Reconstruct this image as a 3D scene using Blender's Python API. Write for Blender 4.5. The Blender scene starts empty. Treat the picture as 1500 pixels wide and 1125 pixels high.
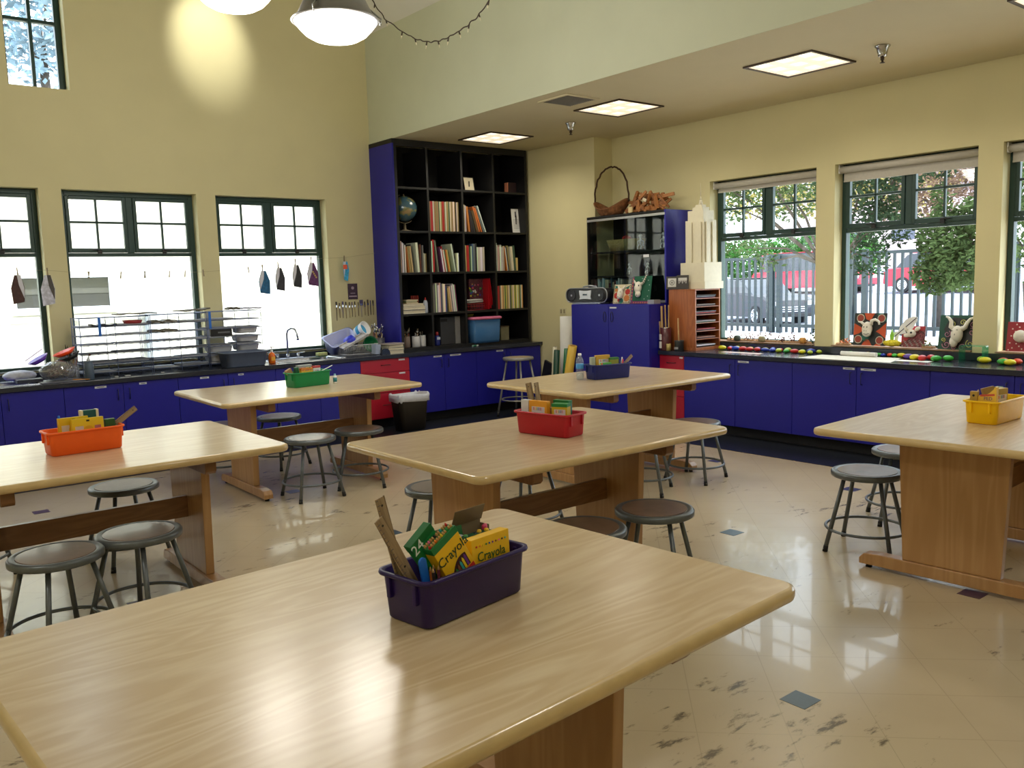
import bpy, bmesh, math, random
from mathutils import Vector, Matrix, Euler, Quaternion

random.seed(7)
PI = math.pi
SC = bpy.context.scene
COL = SC.collection

# ------------------------------------------------------------------ camera
H_EYE = 1.57
YAW, PITCH, ROLL = 0.89603314, -0.11673559, -0.029758
fw = Vector((math.cos(YAW) * math.cos(PITCH), math.sin(YAW) * math.cos(PITCH), math.sin(PITCH)))
rt = fw.cross(Vector((0, 0, 1))).normalized()
up = rt.cross(fw)
r2 = math.cos(ROLL) * rt + math.sin(ROLL) * up
u2 = -math.sin(ROLL) * rt + math.cos(ROLL) * up
cam_data = bpy.data.cameras.new('camera')
cam_data.sensor_width = 36
cam_data.lens = 36 * 1263.8 / 1500
cam_data.clip_start = 0.05
cam_data.clip_end = 300
cam = bpy.data.objects.new('camera', cam_data)
COL.objects.link(cam)
M = Matrix((r2, u2, -fw)).transposed().to_4x4()
M.translation = (0, 0, H_EYE)
cam.matrix_world = M
SC.camera = cam

# ------------------------------------------------------------------ light and exposure
SC.view_settings.view_transform = 'Standard'
SC.view_settings.look = 'None'
SC.view_settings.gamma = 1
SC.view_settings.use_curve_mapping = False
SC.view_settings.exposure = 0.43
SC.cycles.use_denoising = True
SC.cycles.max_bounces = 8
SC.cycles.diffuse_bounces = 5
SC.cycles.glossy_bounces = 4
SC.cycles.transparent_max_bounces = 16
SC.cycles.sample_clamp_indirect = 4
SC.cycles.caustics_reflective = False
SC.cycles.caustics_refractive = False

world = bpy.data.worlds.new('daylight')
SC.world = world
world.use_nodes = True
wn = world.node_tree.nodes['Background']
wn.inputs['Color'].default_value = (0.82, 0.90, 1.0, 1)
wn.inputs['Strength'].default_value = 4.2

sd = bpy.data.lights.new('sun', 'SUN')
sd.energy = 8.0
sd.angle = math.radians(1.0)
sd.color = (1.0, 0.95, 0.86)
sun = bpy.data.objects.new('sun', sd)
sun.rotation_euler = Vector((-0.15, 0.40, -0.90)).to_track_quat('-Z', 'Y').to_euler()
COL.objects.link(sun)

def area(name, loc, size, power, color=(1, 0.93, 0.82), rot=(0, 0, 0), shape='SQUARE', size_y=None, spread=None):
    d = bpy.data.lights.new(name, 'AREA')
    d.shape = shape
    d.size = size
    if size_y: d.size_y = size_y
    d.energy = power
    d.color = color
    if spread: d.spread = spread
    o = bpy.data.objects.new(name, d)
    o.location = loc
    o.rotation_euler = rot
    COL.objects.link(o)
    return o

def portal(x, y, z, w, h, rot):
    o = area('daylight_portal', (x, y, z), w, 1, (1, 1, 1), rot, 'RECTANGLE', h)
    o.data.cycles.is_portal = True

LEFT_WIN = [(-0.98, 0.26), (0.45, 1.69), (1.88, 3.125), (3.32, 4.56)]  # first opening is an extra out of view
RIGHT_WIN = [(4.62, 5.86), (3.17, 4.43), (1.73, 2.98), (0.28, 1.54)]  # last opening is out of view, added for its light
for a, b in LEFT_WIN:
    portal((a + b) / 2, 9.3, 1.72, b - a, 1.7, (-PI / 2, 0, 0))
for a, b in RIGHT_WIN:
    portal(7.77, (a + b) / 2, 1.72, b - a, 1.7, (0, PI / 2, 0))

# ceiling troffers and pendant lamps, the last three unseen and added as fill (their fixtures are built further down)
TROFFERS = [(6.165, 7.87), (6.165, 5.95), (6.165, 4.0), (6.165, 2.06)]
for x, y in TROFFERS:
    area('troffer_light', (x, y, 3.18), 0.5, 9, (1, 0.92, 0.76), spread=math.radians(150))
PENDANTS = [(2.82, 5.25, 3.29), (2.43, 5.95, 3.60), (2.6, 1.0, 3.5), (-0.9, 3.6, 3.5), (-0.9, -0.6, 3.5)]
for x, y, z in PENDANTS:
    pd_ = bpy.data.lights.new('pendant_light', 'POINT')
    pd_.specular_factor = 0; pd_.energy = 32; pd_.color = (1, 0.96, 0.87); pd_.shadow_soft_size = 0.2
    po_ = bpy.data.objects.new('pendant_light', pd_); po_.location = (x, y, z - 0.36); COL.objects.link(po_)
# spot of an assumed wall washer, unseen above the frame, aimed at left wall
spd = bpy.data.lights.new('assumed_wall_washer_light', 'SPOT')
spd.energy = 125
spd.spot_size = math.radians(35)
spd.spot_blend = 0.9
spd.color = (1, 0.97, 0.85)
spd.shadow_soft_size = 0.05
sp = bpy.data.objects.new('assumed_wall_washer_light', spd)
sp.location = (3.2, 7.75, 5.1)
sp.rotation_euler = (Vector((3.36, 8.95, 4.12)) - Vector((3.2, 7.75, 5.1))).to_track_quat('-Z', 'Y').to_euler()
COL.objects.link(sp)

# ------------------------------------------------------------------ materials
def lin(c):
    return tuple((v / 12.92 if v <= 0.04045 else ((v + 0.055) / 1.055) ** 2.4) for v in c)

def rgb(r, g, b):
    return lin((r / 255, g / 255, b / 255)) + (1,)

MATS = {}

def mat(name, col, rough=0.5, metal=0.0, noise=0.0, nscale=20, coat=0.0, bump=0.0, emit=None, estr=0.0, spec=0.5, alpha=1.0, trans=0.0, stretch=None):
    if name in MATS: return MATS[name]
    m = bpy.data.materials.new(name)
    m.use_nodes = True
    nt = m.node_tree
    b = nt.nodes['Principled BSDF']
    if len(col) == 3: col = rgb(*col)
    b.inputs['Base Color'].default_value = col
    b.inputs['Roughness'].default_value = rough
    b.inputs['Metallic'].default_value = metal
    b.inputs['Coat Weight'].default_value = coat
    b.inputs['Coat Roughness'].default_value = 0.1
    b.inputs['Specular IOR Level'].default_value = spec
    b.inputs['Alpha'].default_value = alpha
    b.inputs['Transmission Weight'].default_value = trans
    if emit:
        b.inputs['Emission Color'].default_value = rgb(*emit)
        b.inputs['Emission Strength'].default_value = estr
    if noise or bump:
        tc = nt.nodes.new('ShaderNodeTexCoord')
        mp = nt.nodes.new('ShaderNodeMapping')
        if stretch: mp.inputs['Scale'].default_value = stretch
        nz = nt.nodes.new('ShaderNodeTexNoise')
        nz.inputs['Scale'].default_value = nscale
        nz.inputs['Detail'].default_value = 5
        nt.links.new(tc.outputs['Object'], mp.inputs['Vector'])
        nt.links.new(mp.outputs['Vector'], nz.inputs['Vector'])
        if noise:
            cr = nt.nodes.new('ShaderNodeValToRGB')
            cr.color_ramp.elements[0].position = 0.3
            cr.color_ramp.elements[1].position = 0.7
            cr.color_ramp.elements[0].color = tuple(v * (1 - noise) for v in col[:3]) + (1,)
            cr.color_ramp.elements[1].color = tuple(min(1, v * (1 + noise)) for v in col[:3]) + (1,)
            nt.links.new(nz.outputs['Fac'], cr.inputs['Fac'])
            nt.links.new(cr.outputs['Color'], b.inputs['Base Color'])
        if bump:
            bp = nt.nodes.new('ShaderNodeBump')
            bp.inputs['Strength'].default_value = bump
            bp.inputs['Distance'].default_value = 0.01
            nt.links.new(nz.outputs['Fac'], bp.inputs['Height'])
            nt.links.new(bp.outputs['Normal'], b.inputs['Normal'])
    MATS[name] = m
    return m

def clear_mat(name, tint, gloss=0.08, opacity=0.0, dcol=(0.8, 0.85, 0.9)):
    if name in MATS: return MATS[name]
    m = bpy.data.materials.new(name)
    m.use_nodes = True
    nt = m.node_tree
    nt.nodes.clear()
    out = nt.nodes.new('ShaderNodeOutputMaterial')
    tr = nt.nodes.new('ShaderNodeBsdfTransparent')
    tr.inputs['Color'].default_value = tint + (1,)
    gl = nt.nodes.new('ShaderNodeBsdfGlossy')
    gl.inputs['Roughness'].default_value = 0.03
    fr = nt.nodes.new('ShaderNodeFresnel')
    fr.inputs['IOR'].default_value = 1.0 + gloss * 6
    mx = nt.nodes.new('ShaderNodeMixShader')
    ge = nt.nodes.new('ShaderNodeNewGeometry')
    iv = nt.nodes.new('ShaderNodeMath'); iv.operation = 'SUBTRACT'; iv.inputs[0].default_value = 1.0
    nt.links.new(ge.outputs['Backfacing'], iv.inputs[1])
    ml = nt.nodes.new('ShaderNodeMath'); ml.operation = 'MULTIPLY'
    nt.links.new(fr.outputs['Fac'], ml.inputs[0]); nt.links.new(iv.outputs[0], ml.inputs[1])
    nt.links.new(ml.outputs[0], mx.inputs['Fac'])
    nt.links.new(tr.outputs['BSDF'], mx.inputs[1])
    nt.links.new(gl.outputs['BSDF'], mx.inputs[2])
    last = mx
    if opacity:
        df = nt.nodes.new('ShaderNodeBsdfDiffuse')
        df.inputs['Color'].default_value = dcol + (1,)
        m2 = nt.nodes.new('ShaderNodeMixShader')
        m2.inputs['Fac'].default_value = opacity
        nt.links.new(mx.outputs['Shader'], m2.inputs[1])
        nt.links.new(df.outputs['BSDF'], m2.inputs[2])
        last = m2
    nt.links.new(last.outputs['Shader'], out.inputs['Surface'])
    MATS[name] = m
    return m

def wood(name, light, dark, scale=1.0, rough=0.3, coat=0.3, axis='x', amt=0.5):
    if name in MATS: return MATS[name]
    m = bpy.data.materials.new(name)
    m.use_nodes = True
    nt = m.node_tree
    b = nt.nodes['Principled BSDF']
    b.inputs['Roughness'].default_value = rough
    b.inputs['Coat Weight'].default_value = coat
    b.inputs['Coat Roughness'].default_value = 0.2
    tc = nt.nodes.new('ShaderNodeTexCoord')
    mp = nt.nodes.new('ShaderNodeMapping')
    s = {'x': (0.55, 4.2, 4.2), 'y': (4.2, 0.55, 4.2), 'z': (4.2, 4.2, 0.45)}[axis]
    mp.inputs['Scale'].default_value = tuple(v * scale for v in s)
    nt.links.new(tc.outputs['Object'], mp.inputs['Vector'])
    wv = nt.nodes.new('ShaderNodeTexNoise')
    wv.inputs['Scale'].default_value = 1.0
    wv.inputs['Detail'].default_value = 3
    wv.inputs['Distortion'].default_value = 0.6
    nt.links.new(mp.outputs['Vector'], wv.inputs['Vector'])
    # contour lines of the noise make the cathedral figure
    ml = nt.nodes.new('ShaderNodeMath'); ml.operation = 'MULTIPLY'; ml.inputs[1].default_value = 14
    nt.links.new(wv.outputs['Fac'], ml.inputs[0])
    fr = nt.nodes.new('ShaderNodeMath'); fr.operation = 'PINGPONG'; fr.inputs[1].default_value = 0.5
    nt.links.new(ml.outputs[0], fr.inputs[0])
    n2 = nt.nodes.new('ShaderNodeTexNoise')
    n2.inputs['Scale'].default_value = 9
    n2.inputs['Detail'].default_value = 6
    nt.links.new(mp.outputs['Vector'], n2.inputs['Vector'])
    ad = nt.nodes.new('ShaderNodeMath'); ad.operation = 'MULTIPLY_ADD'; ad.inputs[1].default_value = 1.2
    nt.links.new(fr.outputs[0], ad.inputs[0])
    nt.links.new(n2.outputs['Fac'], ad.inputs[2])
    cr = nt.nodes.new('ShaderNodeValToRGB')
    cr.color_ramp.elements[0].position = 0.35
    cr.color_ramp.elements[1].position = 1.0
    cr.color_ramp.elements[0].color = rgb(*light)
    cr.color_ramp.elements[1].color = rgb(*dark)
    nt.links.new(ad.outputs[0], cr.inputs['Fac'])
    nt.links.new(cr.outputs['Color'], b.inputs['Base Color'])
    MATS[name] = m
    return m

WALL = mat('yellow_wall_paint', (212, 204, 160), 0.75, noise=0.02, nscale=3, bump=0.05)
SOFFIT = mat('wall_paint_daylit', (204, 208, 184), 0.75, noise=0.02, nscale=3)  # same paint as the walls; daylight put into its paler, greener colour
CEIL = mat('ceiling_paint', (205, 196, 165), 0.8, noise=0.015, nscale=4)
CEILH = mat('high_ceiling_paint', (222, 221, 214), 0.8, noise=0.015, nscale=4)
GREEN = mat('green_window_paint', (27, 58, 52), 0.45, noise=0.05, nscale=15)
BLUE = mat('blue_laminate', (26, 26, 146), 0.42, noise=0.03, nscale=8)
RED = mat('red_laminate', (178, 24, 50), 0.42, noise=0.03, nscale=8)
BLACKL = mat('black_laminate', (15, 15, 17), 0.5, noise=0.06, nscale=12)
COUNTER = mat('dark_countertop', (42, 46, 58), 0.22, noise=0.25, nscale=220, coat=0.2)
KICK = mat('black_rubber_base', (16, 16, 18), 0.6, noise=0.1, nscale=20)
TOP = wood('maple_laminate_top', (213, 193, 160), (198, 172, 134), 1.0, 0.28, 0.3)
EDGE = mat('varnished_edge', (205, 178, 128), 0.28, noise=0.08, nscale=14, coat=0.5)
LEGW = wood('beech_leg', (186, 146, 100), (172, 130, 84), 0.8, 0.35, 0.25, 'z')
RAILW = wood('beech_rail', (138, 98, 62), (122, 84, 50), 0.8, 0.4, 0.2, 'x')
STEEL = mat('grey_painted_steel', (98, 104, 108), 0.33, metal=0.35, noise=0.08, nscale=40)
SEATB = mat('worn_brown_hardboard', (112, 88, 72), 0.35, noise=0.3, nscale=9, coat=0.25)
SEATT = mat('pale_hardboard', (176, 158, 128), 0.4, noise=0.15, nscale=9)
TIP = mat('black_rubber', (18, 18, 18), 0.7, noise=0.1, nscale=30)
CHROME = mat('brushed_chrome', (196, 198, 202), 0.22, metal=1.0, noise=0.04, nscale=60)
WHITEP = mat('white_plastic', (235, 236, 238), 0.4, noise=0.02, nscale=20)
PAPER = mat('white_paper', (232, 232, 230), 0.8, noise=0.03, nscale=12)
GLASS = clear_mat('window_glass', (0.97, 0.99, 0.985), 0.08)
WIRE = mat('black_wire', (40, 42, 52), 0.45, metal=0.4, noise=0.05, nscale=60)
WHITEW = mat('bare_white_clay', (226, 222, 212), 0.75, noise=0.06, nscale=30, bump=0.15)

# ------------------------------------------------------------------ mesh helpers
class MB:
    def __init__(self):
        self.bm = bmesh.new()
        self.mats = []
        self.mi = 0
    def use(self, m):
        if m not in self.mats: self.mats.append(m)
        self.mi = self.mats.index(m)
        return self
    def face(self, vs, smooth=False):
        try:
            f = self.bm.faces.new(vs)
        except ValueError:
            return None
        f.material_index = self.mi
        f.smooth = smooth
        return f
    def box(self, x0, x1, y0, y1, z0, z1, T=None):
        x0, x1 = min(x0, x1), max(x0, x1); y0, y1 = min(y0, y1), max(y0, y1); z0, z1 = min(z0, z1), max(z0, z1)
        co = [(x, y, z) for x in (x0, x1) for y in (y0, y1) for z in (z0, z1)]
        if T: co = [T @ Vector(c) for c in co]
        v = [self.bm.verts.new(c) for c in co]
        for q in ((0, 1, 3, 2), (4, 6, 7, 5), (0, 4, 5, 1), (2, 3, 7, 6), (0, 2, 6, 4), (1, 5, 7, 3)):
            self.face([v[i] for i in q])
        return self
    def cbox(self, c, s, rot=(0, 0, 0)):
        T = Matrix.Translation(c) @ Euler(rot).to_matrix().to_4x4()
        return self.box(-s[0] / 2, s[0] / 2, -s[1] / 2, s[1] / 2, -s[2] / 2, s[2] / 2, T)
    def rings(self, loops, cap0=True, cap1=True, smooth=False, closed=True):
        vv = [[self.bm.verts.new(c) for c in lp] for lp in loops]
        n = len(vv[0])
        for a, b in zip(vv, vv[1:]):
            for i in range(n if closed else n - 1):
                j = (i + 1) % n
                self.face([a[i], a[j], b[j], b[i]], smooth)
        if cap0: self.face(vv[0][::-1])
        if cap1: self.face(vv[-1])
        self.last = vv
        return self
    def cyl(self, p0, p1, r0, r1=None, seg=14, smooth=True, caps=True):
        p0 = Vector(p0); p1 = Vector(p1)
        if r1 is None: r1 = r0
        d = (p1 - p0)
        if d.length < 1e-7: return self
        q = d.to_track_quat('Z', 'Y')
        A = q @ Vector((1, 0, 0)); B = q @ Vector((0, 1, 0))
        L = []
        for p, r in ((p0, r0), (p1, r1)):
            L.append([p + (A * math.cos(2 * PI * i / seg) + B * math.sin(2 * PI * i / seg)) * r for i in range(seg)])
        self.rings(L, caps, caps, smooth)
        return self
    def tube(self, pts, r, seg=8, closed=False, rads=None):
        pts = [Vector(p) for p in pts]
        n = len(pts)
        L = []
        prev = None
        for i, p in enumerate(pts):
            if closed: d = pts[(i + 1) % n] - pts[i - 1]
            else: d = pts[min(i + 1, n - 1)] - pts[max(i - 1, 0)]
            d.normalize()
            ref = prev if prev is not None else (Vector((0, 0, 1)) if abs(d.z) < 0.9 else Vector((1, 0, 0)))
            A = d.cross(ref); 
            if A.length < 1e-6: A = d.cross(Vector((0, 1, 0)))
            A.normalize()
            B = A.cross(d).normalized()
            prev = B
            rr = rads[i] if rads else r
            L.append([p + (A * math.cos(2 * PI * k / seg) + B * math.sin(2 * PI * k / seg)) * rr for k in range(seg)])
        if closed:
            L.append(L[0]); self.rings(L, False, False, True)
            bmesh.ops.remove_doubles(self.bm, verts=self.bm.verts[:], dist=1e-6)
        else:
            self.rings(L, True, True, True)
        return self
    def lathe(self, prof, c=(0, 0, 0), seg=24, smooth=True, T=None):
        L = []
        for r, z in prof:
            lp = [Vector((r * math.cos(2 * PI * i / seg), r * math.sin(2 * PI * i / seg), z)) for i in range(seg)]
            if T: lp = [T @ v for v in lp]
            L.append([v + Vector(c) for v in lp])
        self.rings(L, prof[0][0] > 1e-4, prof[-1][0] > 1e-4, smooth)
        bmesh.ops.remove_doubles(self.bm, verts=self.bm.verts[:], dist=1e-6)
        return self
    def prism(self, poly, z0, z1, T=None):
        L = [[Vector((x, y, z)) for x, y in poly] for z in (z0, z1)]
        if T: L = [[T @ v for v in lp] for lp in L]
        self.rings(L)
        return self
    def ball(self, c, r, seg=14, rings=9, sc=(1, 1, 1), rot=None, jitter=0):
        prof = []
        L = []
        Rm = Euler(rot).to_matrix() if rot else Matrix.Identity(3)
        for k in range(rings + 1):
            th = PI * k / rings
            rr = max(math.sin(th), 0.02)
            L.append([Vector(c) + Rm @ Vector((rr * math.cos(2 * PI * i / seg) * r * sc[0], rr * math.sin(2 * PI * i / seg) * r * sc[1], -math.cos(th) * r * sc[2])) * (1 + random.uniform(-jitter, jitter)) for i in range(seg)])
        self.rings(L, True, True, True)
        return self
    def build(self, name, m=None, parent=None, loc=(0, 0, 0), rot=(0, 0, 0), bev=0, seg=2, smooth=False):
        bmesh.ops.recalc_face_normals(self.bm, faces=self.bm.faces[:])
        me = bpy.data.meshes.new(name)
        self.bm.to_mesh(me); self.bm.free()
        if m is not None and not self.mats: self.mats = [m]
        for x in self.mats: me.materials.append(x)
        if smooth:
            for p in me.polygons: p.use_smooth = True
        o = bpy.data.objects.new(name, me)
        COL.objects.link(o)
        o.location = loc; o.rotation_euler = rot
        if parent: o.parent = parent
        if bev:
            md = o.modifiers.new('bevel', 'BEVEL')
            md.width = bev; md.segments = seg; md.limit_method = 'ANGLE'; md.angle_limit = math.radians(40)
            md.harden_normals = False
        return o

def mb(m=None):
    b = MB()
    if m: b.use(m)
    return b

REG = []
def tag(o, label, cat, group=None, kind=None):
    o['label'] = label; o['category'] = cat
    if group: o['group'] = group
    if kind: o['kind'] = kind
    REG.append(o)
    return o
def thing(name, label, cat, loc=(0, 0, 0), rotz=0, group=None):
    o = bpy.data.objects.new(name, None)
    o.empty_display_size = 0.1
    COL.objects.link(o)
    o.location = loc; o.rotation_euler = (0, 0, rotz)
    return tag(o, label, cat, group)
def struct(o):
    o['kind'] = 'structure'
    return o
def copy_tree(o, parent=None):
    c = o.copy()
    COL.objects.link(c)
    c.parent = parent
    for ch in list(o.children): copy_tree(ch, c)
    return c
def rrect(w, d, r, n=4, cx=0, cy=0):
    pts = []
    for sx, sy, a0 in ((1, 1, 0), (-1, 1, PI / 2), (-1, -1, PI), (1, -1, 1.5 * PI)):
        for k in range(n + 1):
            a = a0 + PI / 2 * k / n
            pts.append((cx + sx * (w / 2 - r) + r * math.cos(a), cy + sy * (d / 2 - r) + r * math.sin(a)))
    return pts
def text(body, size, m, parent, loc, rot, name='lettering', ext=0.0003, align='CENTER', squeeze=1.0, shear=0):
    c = bpy.data.curves.new(name, 'FONT')
    c.body = body; c.size = size; c.extrude = ext; c.align_x = align; c.align_y = 'CENTER'; c.shear = shear
    c.resolution_u = 2
    c.materials.append(m)
    f = bpy.data.objects.new(name, c)
    COL.objects.link(f)
    dg = bpy.context.evaluated_depsgraph_get()
    me = bpy.data.meshes.new_from_object(f.evaluated_get(dg))
    bpy.data.objects.remove(f); 
    o = bpy.data.objects.new(name, me)
    COL.objects.link(o)
    o.location = loc; o.rotation_euler = rot; o.scale = (squeeze, 1, 1)
    o.parent = parent
    return o
# ------------------------------------------------------------------ the room
def wall_grid(u0, u1, z0, z1, holes):
    us = sorted({u0, u1} | {h[0] for h in holes} | {h[1] for h in holes})
    zs = sorted({z0, z1} | {h[2] for h in holes} | {h[3] for h in holes})
    for a, b in zip(us, us[1:]):
        for c, d in zip(zs, zs[1:]):
            m, n = (a + b) / 2, (c + d) / 2
            if not any(h[0] < m < h[1] and h[2] < n < h[3] for h in holes):
                yield a, b, c, d

HEAD, SILL = 2.56, 0.89
lh = [(a, b, SILL, HEAD) for a, b in LEFT_WIN] + [(1.53, 2.03, 3.46, 4.9)]
w = mb()
for a, b, c, d in wall_grid(-3.0, 7.7, -0.1, 8.0, lh): w.box(a, b, 8.95, 9.20, c, d)
struct(w.build('wall_left', WALL))
w = mb()
for a, b, c, d in wall_grid(-3.0, 9.0, -0.1, 3.35, [(a, b, SILL, HEAD) for a, b in RIGHT_WIN]): w.box(7.42, 7.67, a, b, c, d)
struct(w.build('wall_right', WALL))
struct(mb().box(7.13, 7.419, 7.28, 8.949, -0.05, 3.25).build('wall_bump_out', WALL))
struct(mb().box(-3.25, -3.0, -3.25, 9.2, -0.1, 8.2).build('wall_rear', WALL))
struct(mb().box(-3.0, 7.67, -3.25, -3.0, -0.1, 8.2).build('wall_near', WALL))
struct(mb().box(5.16, 5.168, -3.0, 8.949, 3.2, 4.9).build('wall_soffit', SOFFIT))
struct(mb().box(5.1685, 7.419, -3.0, 8.949, 3.2005, 3.28).build('ceiling_low', CEIL))
sl = 0.825
w = mb()
for xa, za, xb, zb in ((5.165, 4.39, 1.2, 4.39 + sl * 3.965), (1.2, 4.39 + sl * 3.965, -3.0, 4.39 + sl * 3.965 - sl * 4.2)):
    w.rings([[(xa, y, za), (xb, y, zb), (xb, y, zb + 0.15), (xa, y, za + 0.15)] for y in (-3.0, 8.949)])
struct(w.build('ceiling_high', CEILH))
struct(mb().box(5.0, 7.9, -3.3, 9.3, 4.9, 5.0).build('ceiling_roof_deck', CEILH))

# floor with tile seams and scuffs
fm = bpy.data.materials.new('cream_vinyl_tile'); fm.use_nodes = True
nt = fm.node_tree; B = nt.nodes['Principled BSDF']
tc = nt.nodes.new('ShaderNodeTexCoord')
def N(t, **k):
    n = nt.nodes.new(t)
    for a, b in k.items(): setattr(n, a, b)
    return n
def L(a, b): nt.links.new(a, b)
rot45 = N('ShaderNodeMapping'); rot45.inputs['Rotation'].default_value = (0, 0, PI / 4); L(tc.outputs['Object'], rot45.inputs['Vector'])
sep = N('ShaderNodeSeparateXYZ'); L(rot45.outputs['Vector'], sep.inputs[0])
lines = []
for out, off in (('X', .605 - 0.3155 * 40), ('Y', 2.885 - 0.3155 * 40)):
    s = N('ShaderNodeMath', operation='SUBTRACT'); L(sep.outputs[out], s.inputs[0]); s.inputs[1].default_value = off - 0.15775
    d = N('ShaderNodeMath', operation='DIVIDE'); L(s.outputs[0], d.inputs[0]); d.inputs[1].default_value = 0.3155
    f = N('ShaderNodeMath', operation='FRACT'); L(d.outputs[0], f.inputs[0])
    g = N('ShaderNodeMath', operation='SUBTRACT'); L(f.outputs[0], g.inputs[0]); g.inputs[1].default_value = 0.5
    h = N('ShaderNodeMath', operation='ABSOLUTE'); L(g.outputs[0], h.inputs[0])
    i = N('ShaderNodeMath', operation='LESS_THAN'); L(h.outputs[0], i.inputs[0]); i.inputs[1].default_value = 0.006
    lines.append(i)
mxl = N('ShaderNodeMath', operation='MAXIMUM'); L(lines[0].outputs[0], mxl.inputs[0]); L(lines[1].outputs[0], mxl.inputs[1])
n1 = N('ShaderNodeTexNoise'); n1.inputs['Scale'].default_value = 1.1; n1.inputs['Detail'].default_value = 4; L(tc.outputs['Object'], n1.inputs['Vector'])
cr = N('ShaderNodeValToRGB'); cr.color_ramp.interpolation = 'EASE'; cr.color_ramp.elements[0].position = 0.15; cr.color_ramp.elements[1].position = 0.85
cr.color_ramp.elements[0].color = rgb(204, 189, 160); cr.color_ramp.elements[1].color = rgb(188, 171, 142)
L(n1.outputs['Fac'], cr.inputs['Fac'])
mx1 = N('ShaderNodeMix', data_type='RGBA'); L(cr.outputs['Color'], mx1.inputs[6]); mx1.inputs[7].default_value = rgb(120, 110, 92)
lf = N('ShaderNodeMath', operation='MULTIPLY'); L(mxl.outputs[0], lf.inputs[0]); lf.inputs[1].default_value = 0.22
L(lf.outputs[0], mx1.inputs[0])
# scuffs: streaky dark marks in patches
mp = N('ShaderNodeMapping'); mp.inputs['Scale'].default_value = (1.0, 2.6, 1); mp.inputs['Rotation'].default_value = (0, 0, 0.5); L(tc.outputs['Object'], mp.inputs['Vector'])
n2 = N('ShaderNodeTexNoise'); n2.inputs['Scale'].default_value = 5.5; n2.inputs['Detail'].default_value = 9; n2.inputs['Roughness'].default_value = 0.68; L(mp.outputs['Vector'], n2.inputs['Vector'])
n3 = N('ShaderNodeTexNoise'); n3.inputs['Scale'].default_value = 0.9; n3.inputs['Detail'].default_value = 2; L(tc.outputs['Object'], n3.inputs['Vector'])
m3 = N('ShaderNodeMapRange'); m3.inputs[1].default_value = 0.42; m3.inputs[2].default_value = 0.75; m3.inputs[3].default_value = 0; m3.inputs[4].default_value = 0.19; L(n3.outputs['Fac'], m3.inputs[0])
ad = N('ShaderNodeMath', operation='ADD'); L(n2.outputs['Fac'], ad.inputs[0]); L(m3.outputs[0], ad.inputs[1])
sc = N('ShaderNodeMapRange'); sc.inputs[1].default_value = 0.675; sc.inputs[2].default_value = 0.76; sc.inputs[3].default_value = 0; sc.inputs[4].default_value = 0.8; L(ad.outputs[0], sc.inputs[0])
mx2 = N('ShaderNodeMix', data_type='RGBA'); L(mx1.outputs[2], mx2.inputs[6]); mx2.inputs[7].default_value = rgb(62, 55, 48); L(sc.outputs[0], mx2.inputs[0])
L(mx2.outputs[2], B.inputs['Base Color'])
B.inputs['Roughness'].default_value = 0.24
B.inputs['Coat Weight'].default_value = 0.2
rr = N('ShaderNodeMapRange'); rr.inputs[3].default_value = 0.20; rr.inputs[4].default_value = 0.34; L(n1.outputs['Fac'], rr.inputs[0]);
struct(mb().box(-3, 7.42, -3, 8.95, -0.12, 0).build('floor', fm))

DARKV = mat('dark_vinyl_border', (34, 38, 48), 0.3, noise=0.35, nscale=30, coat=0.1)
bd = mb()
bd.prism([(-3, 7.83), (5.9, 7.83), (6.34, 7.4), (6.34, -3), (7.419, -3), (7.419, 8.949), (-3, 8.949)], 0.0004, 0.0022)
struct(bd.build('floor_border', DARKV))
TEAL = mat('slate_blue_tile', (62, 84, 96), 0.3, noise=0.1, nscale=60)
PURP = mat('purple_tile', (84, 60, 78), 0.3, noise=0.1, nscale=60)
NAVY = mat('navy_tile', (58, 58, 100), 0.3, noise=0.1, nscale=60)
for i, (x, y, m) in enumerate([(2.71, 1.73, TEAL), (4.272, 3.212, TEAL), (5.76, 3.277, NAVY), (4.255, 1.777, PURP), (1.148, 4.528, PURP), (2.776, 6.242, NAVY), (5.9, 4.6, NAVY), (1.15, 7.02, PURP), (2.74, 4.7, TEAL), (4.28, 4.73, PURP), (1.15, 1.75, TEAL), (2.72, 3.23, TEAL), (5.76, 1.75, TEAL), (4.28, 6.24, NAVY), (1.15, 3.0, NAVY)]):
    struct(mb().box(x - .053, x + .053, y - .053, y + .053, 0.0003, 0.0013).build('trim_%d' % (i + 1), m))

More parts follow.
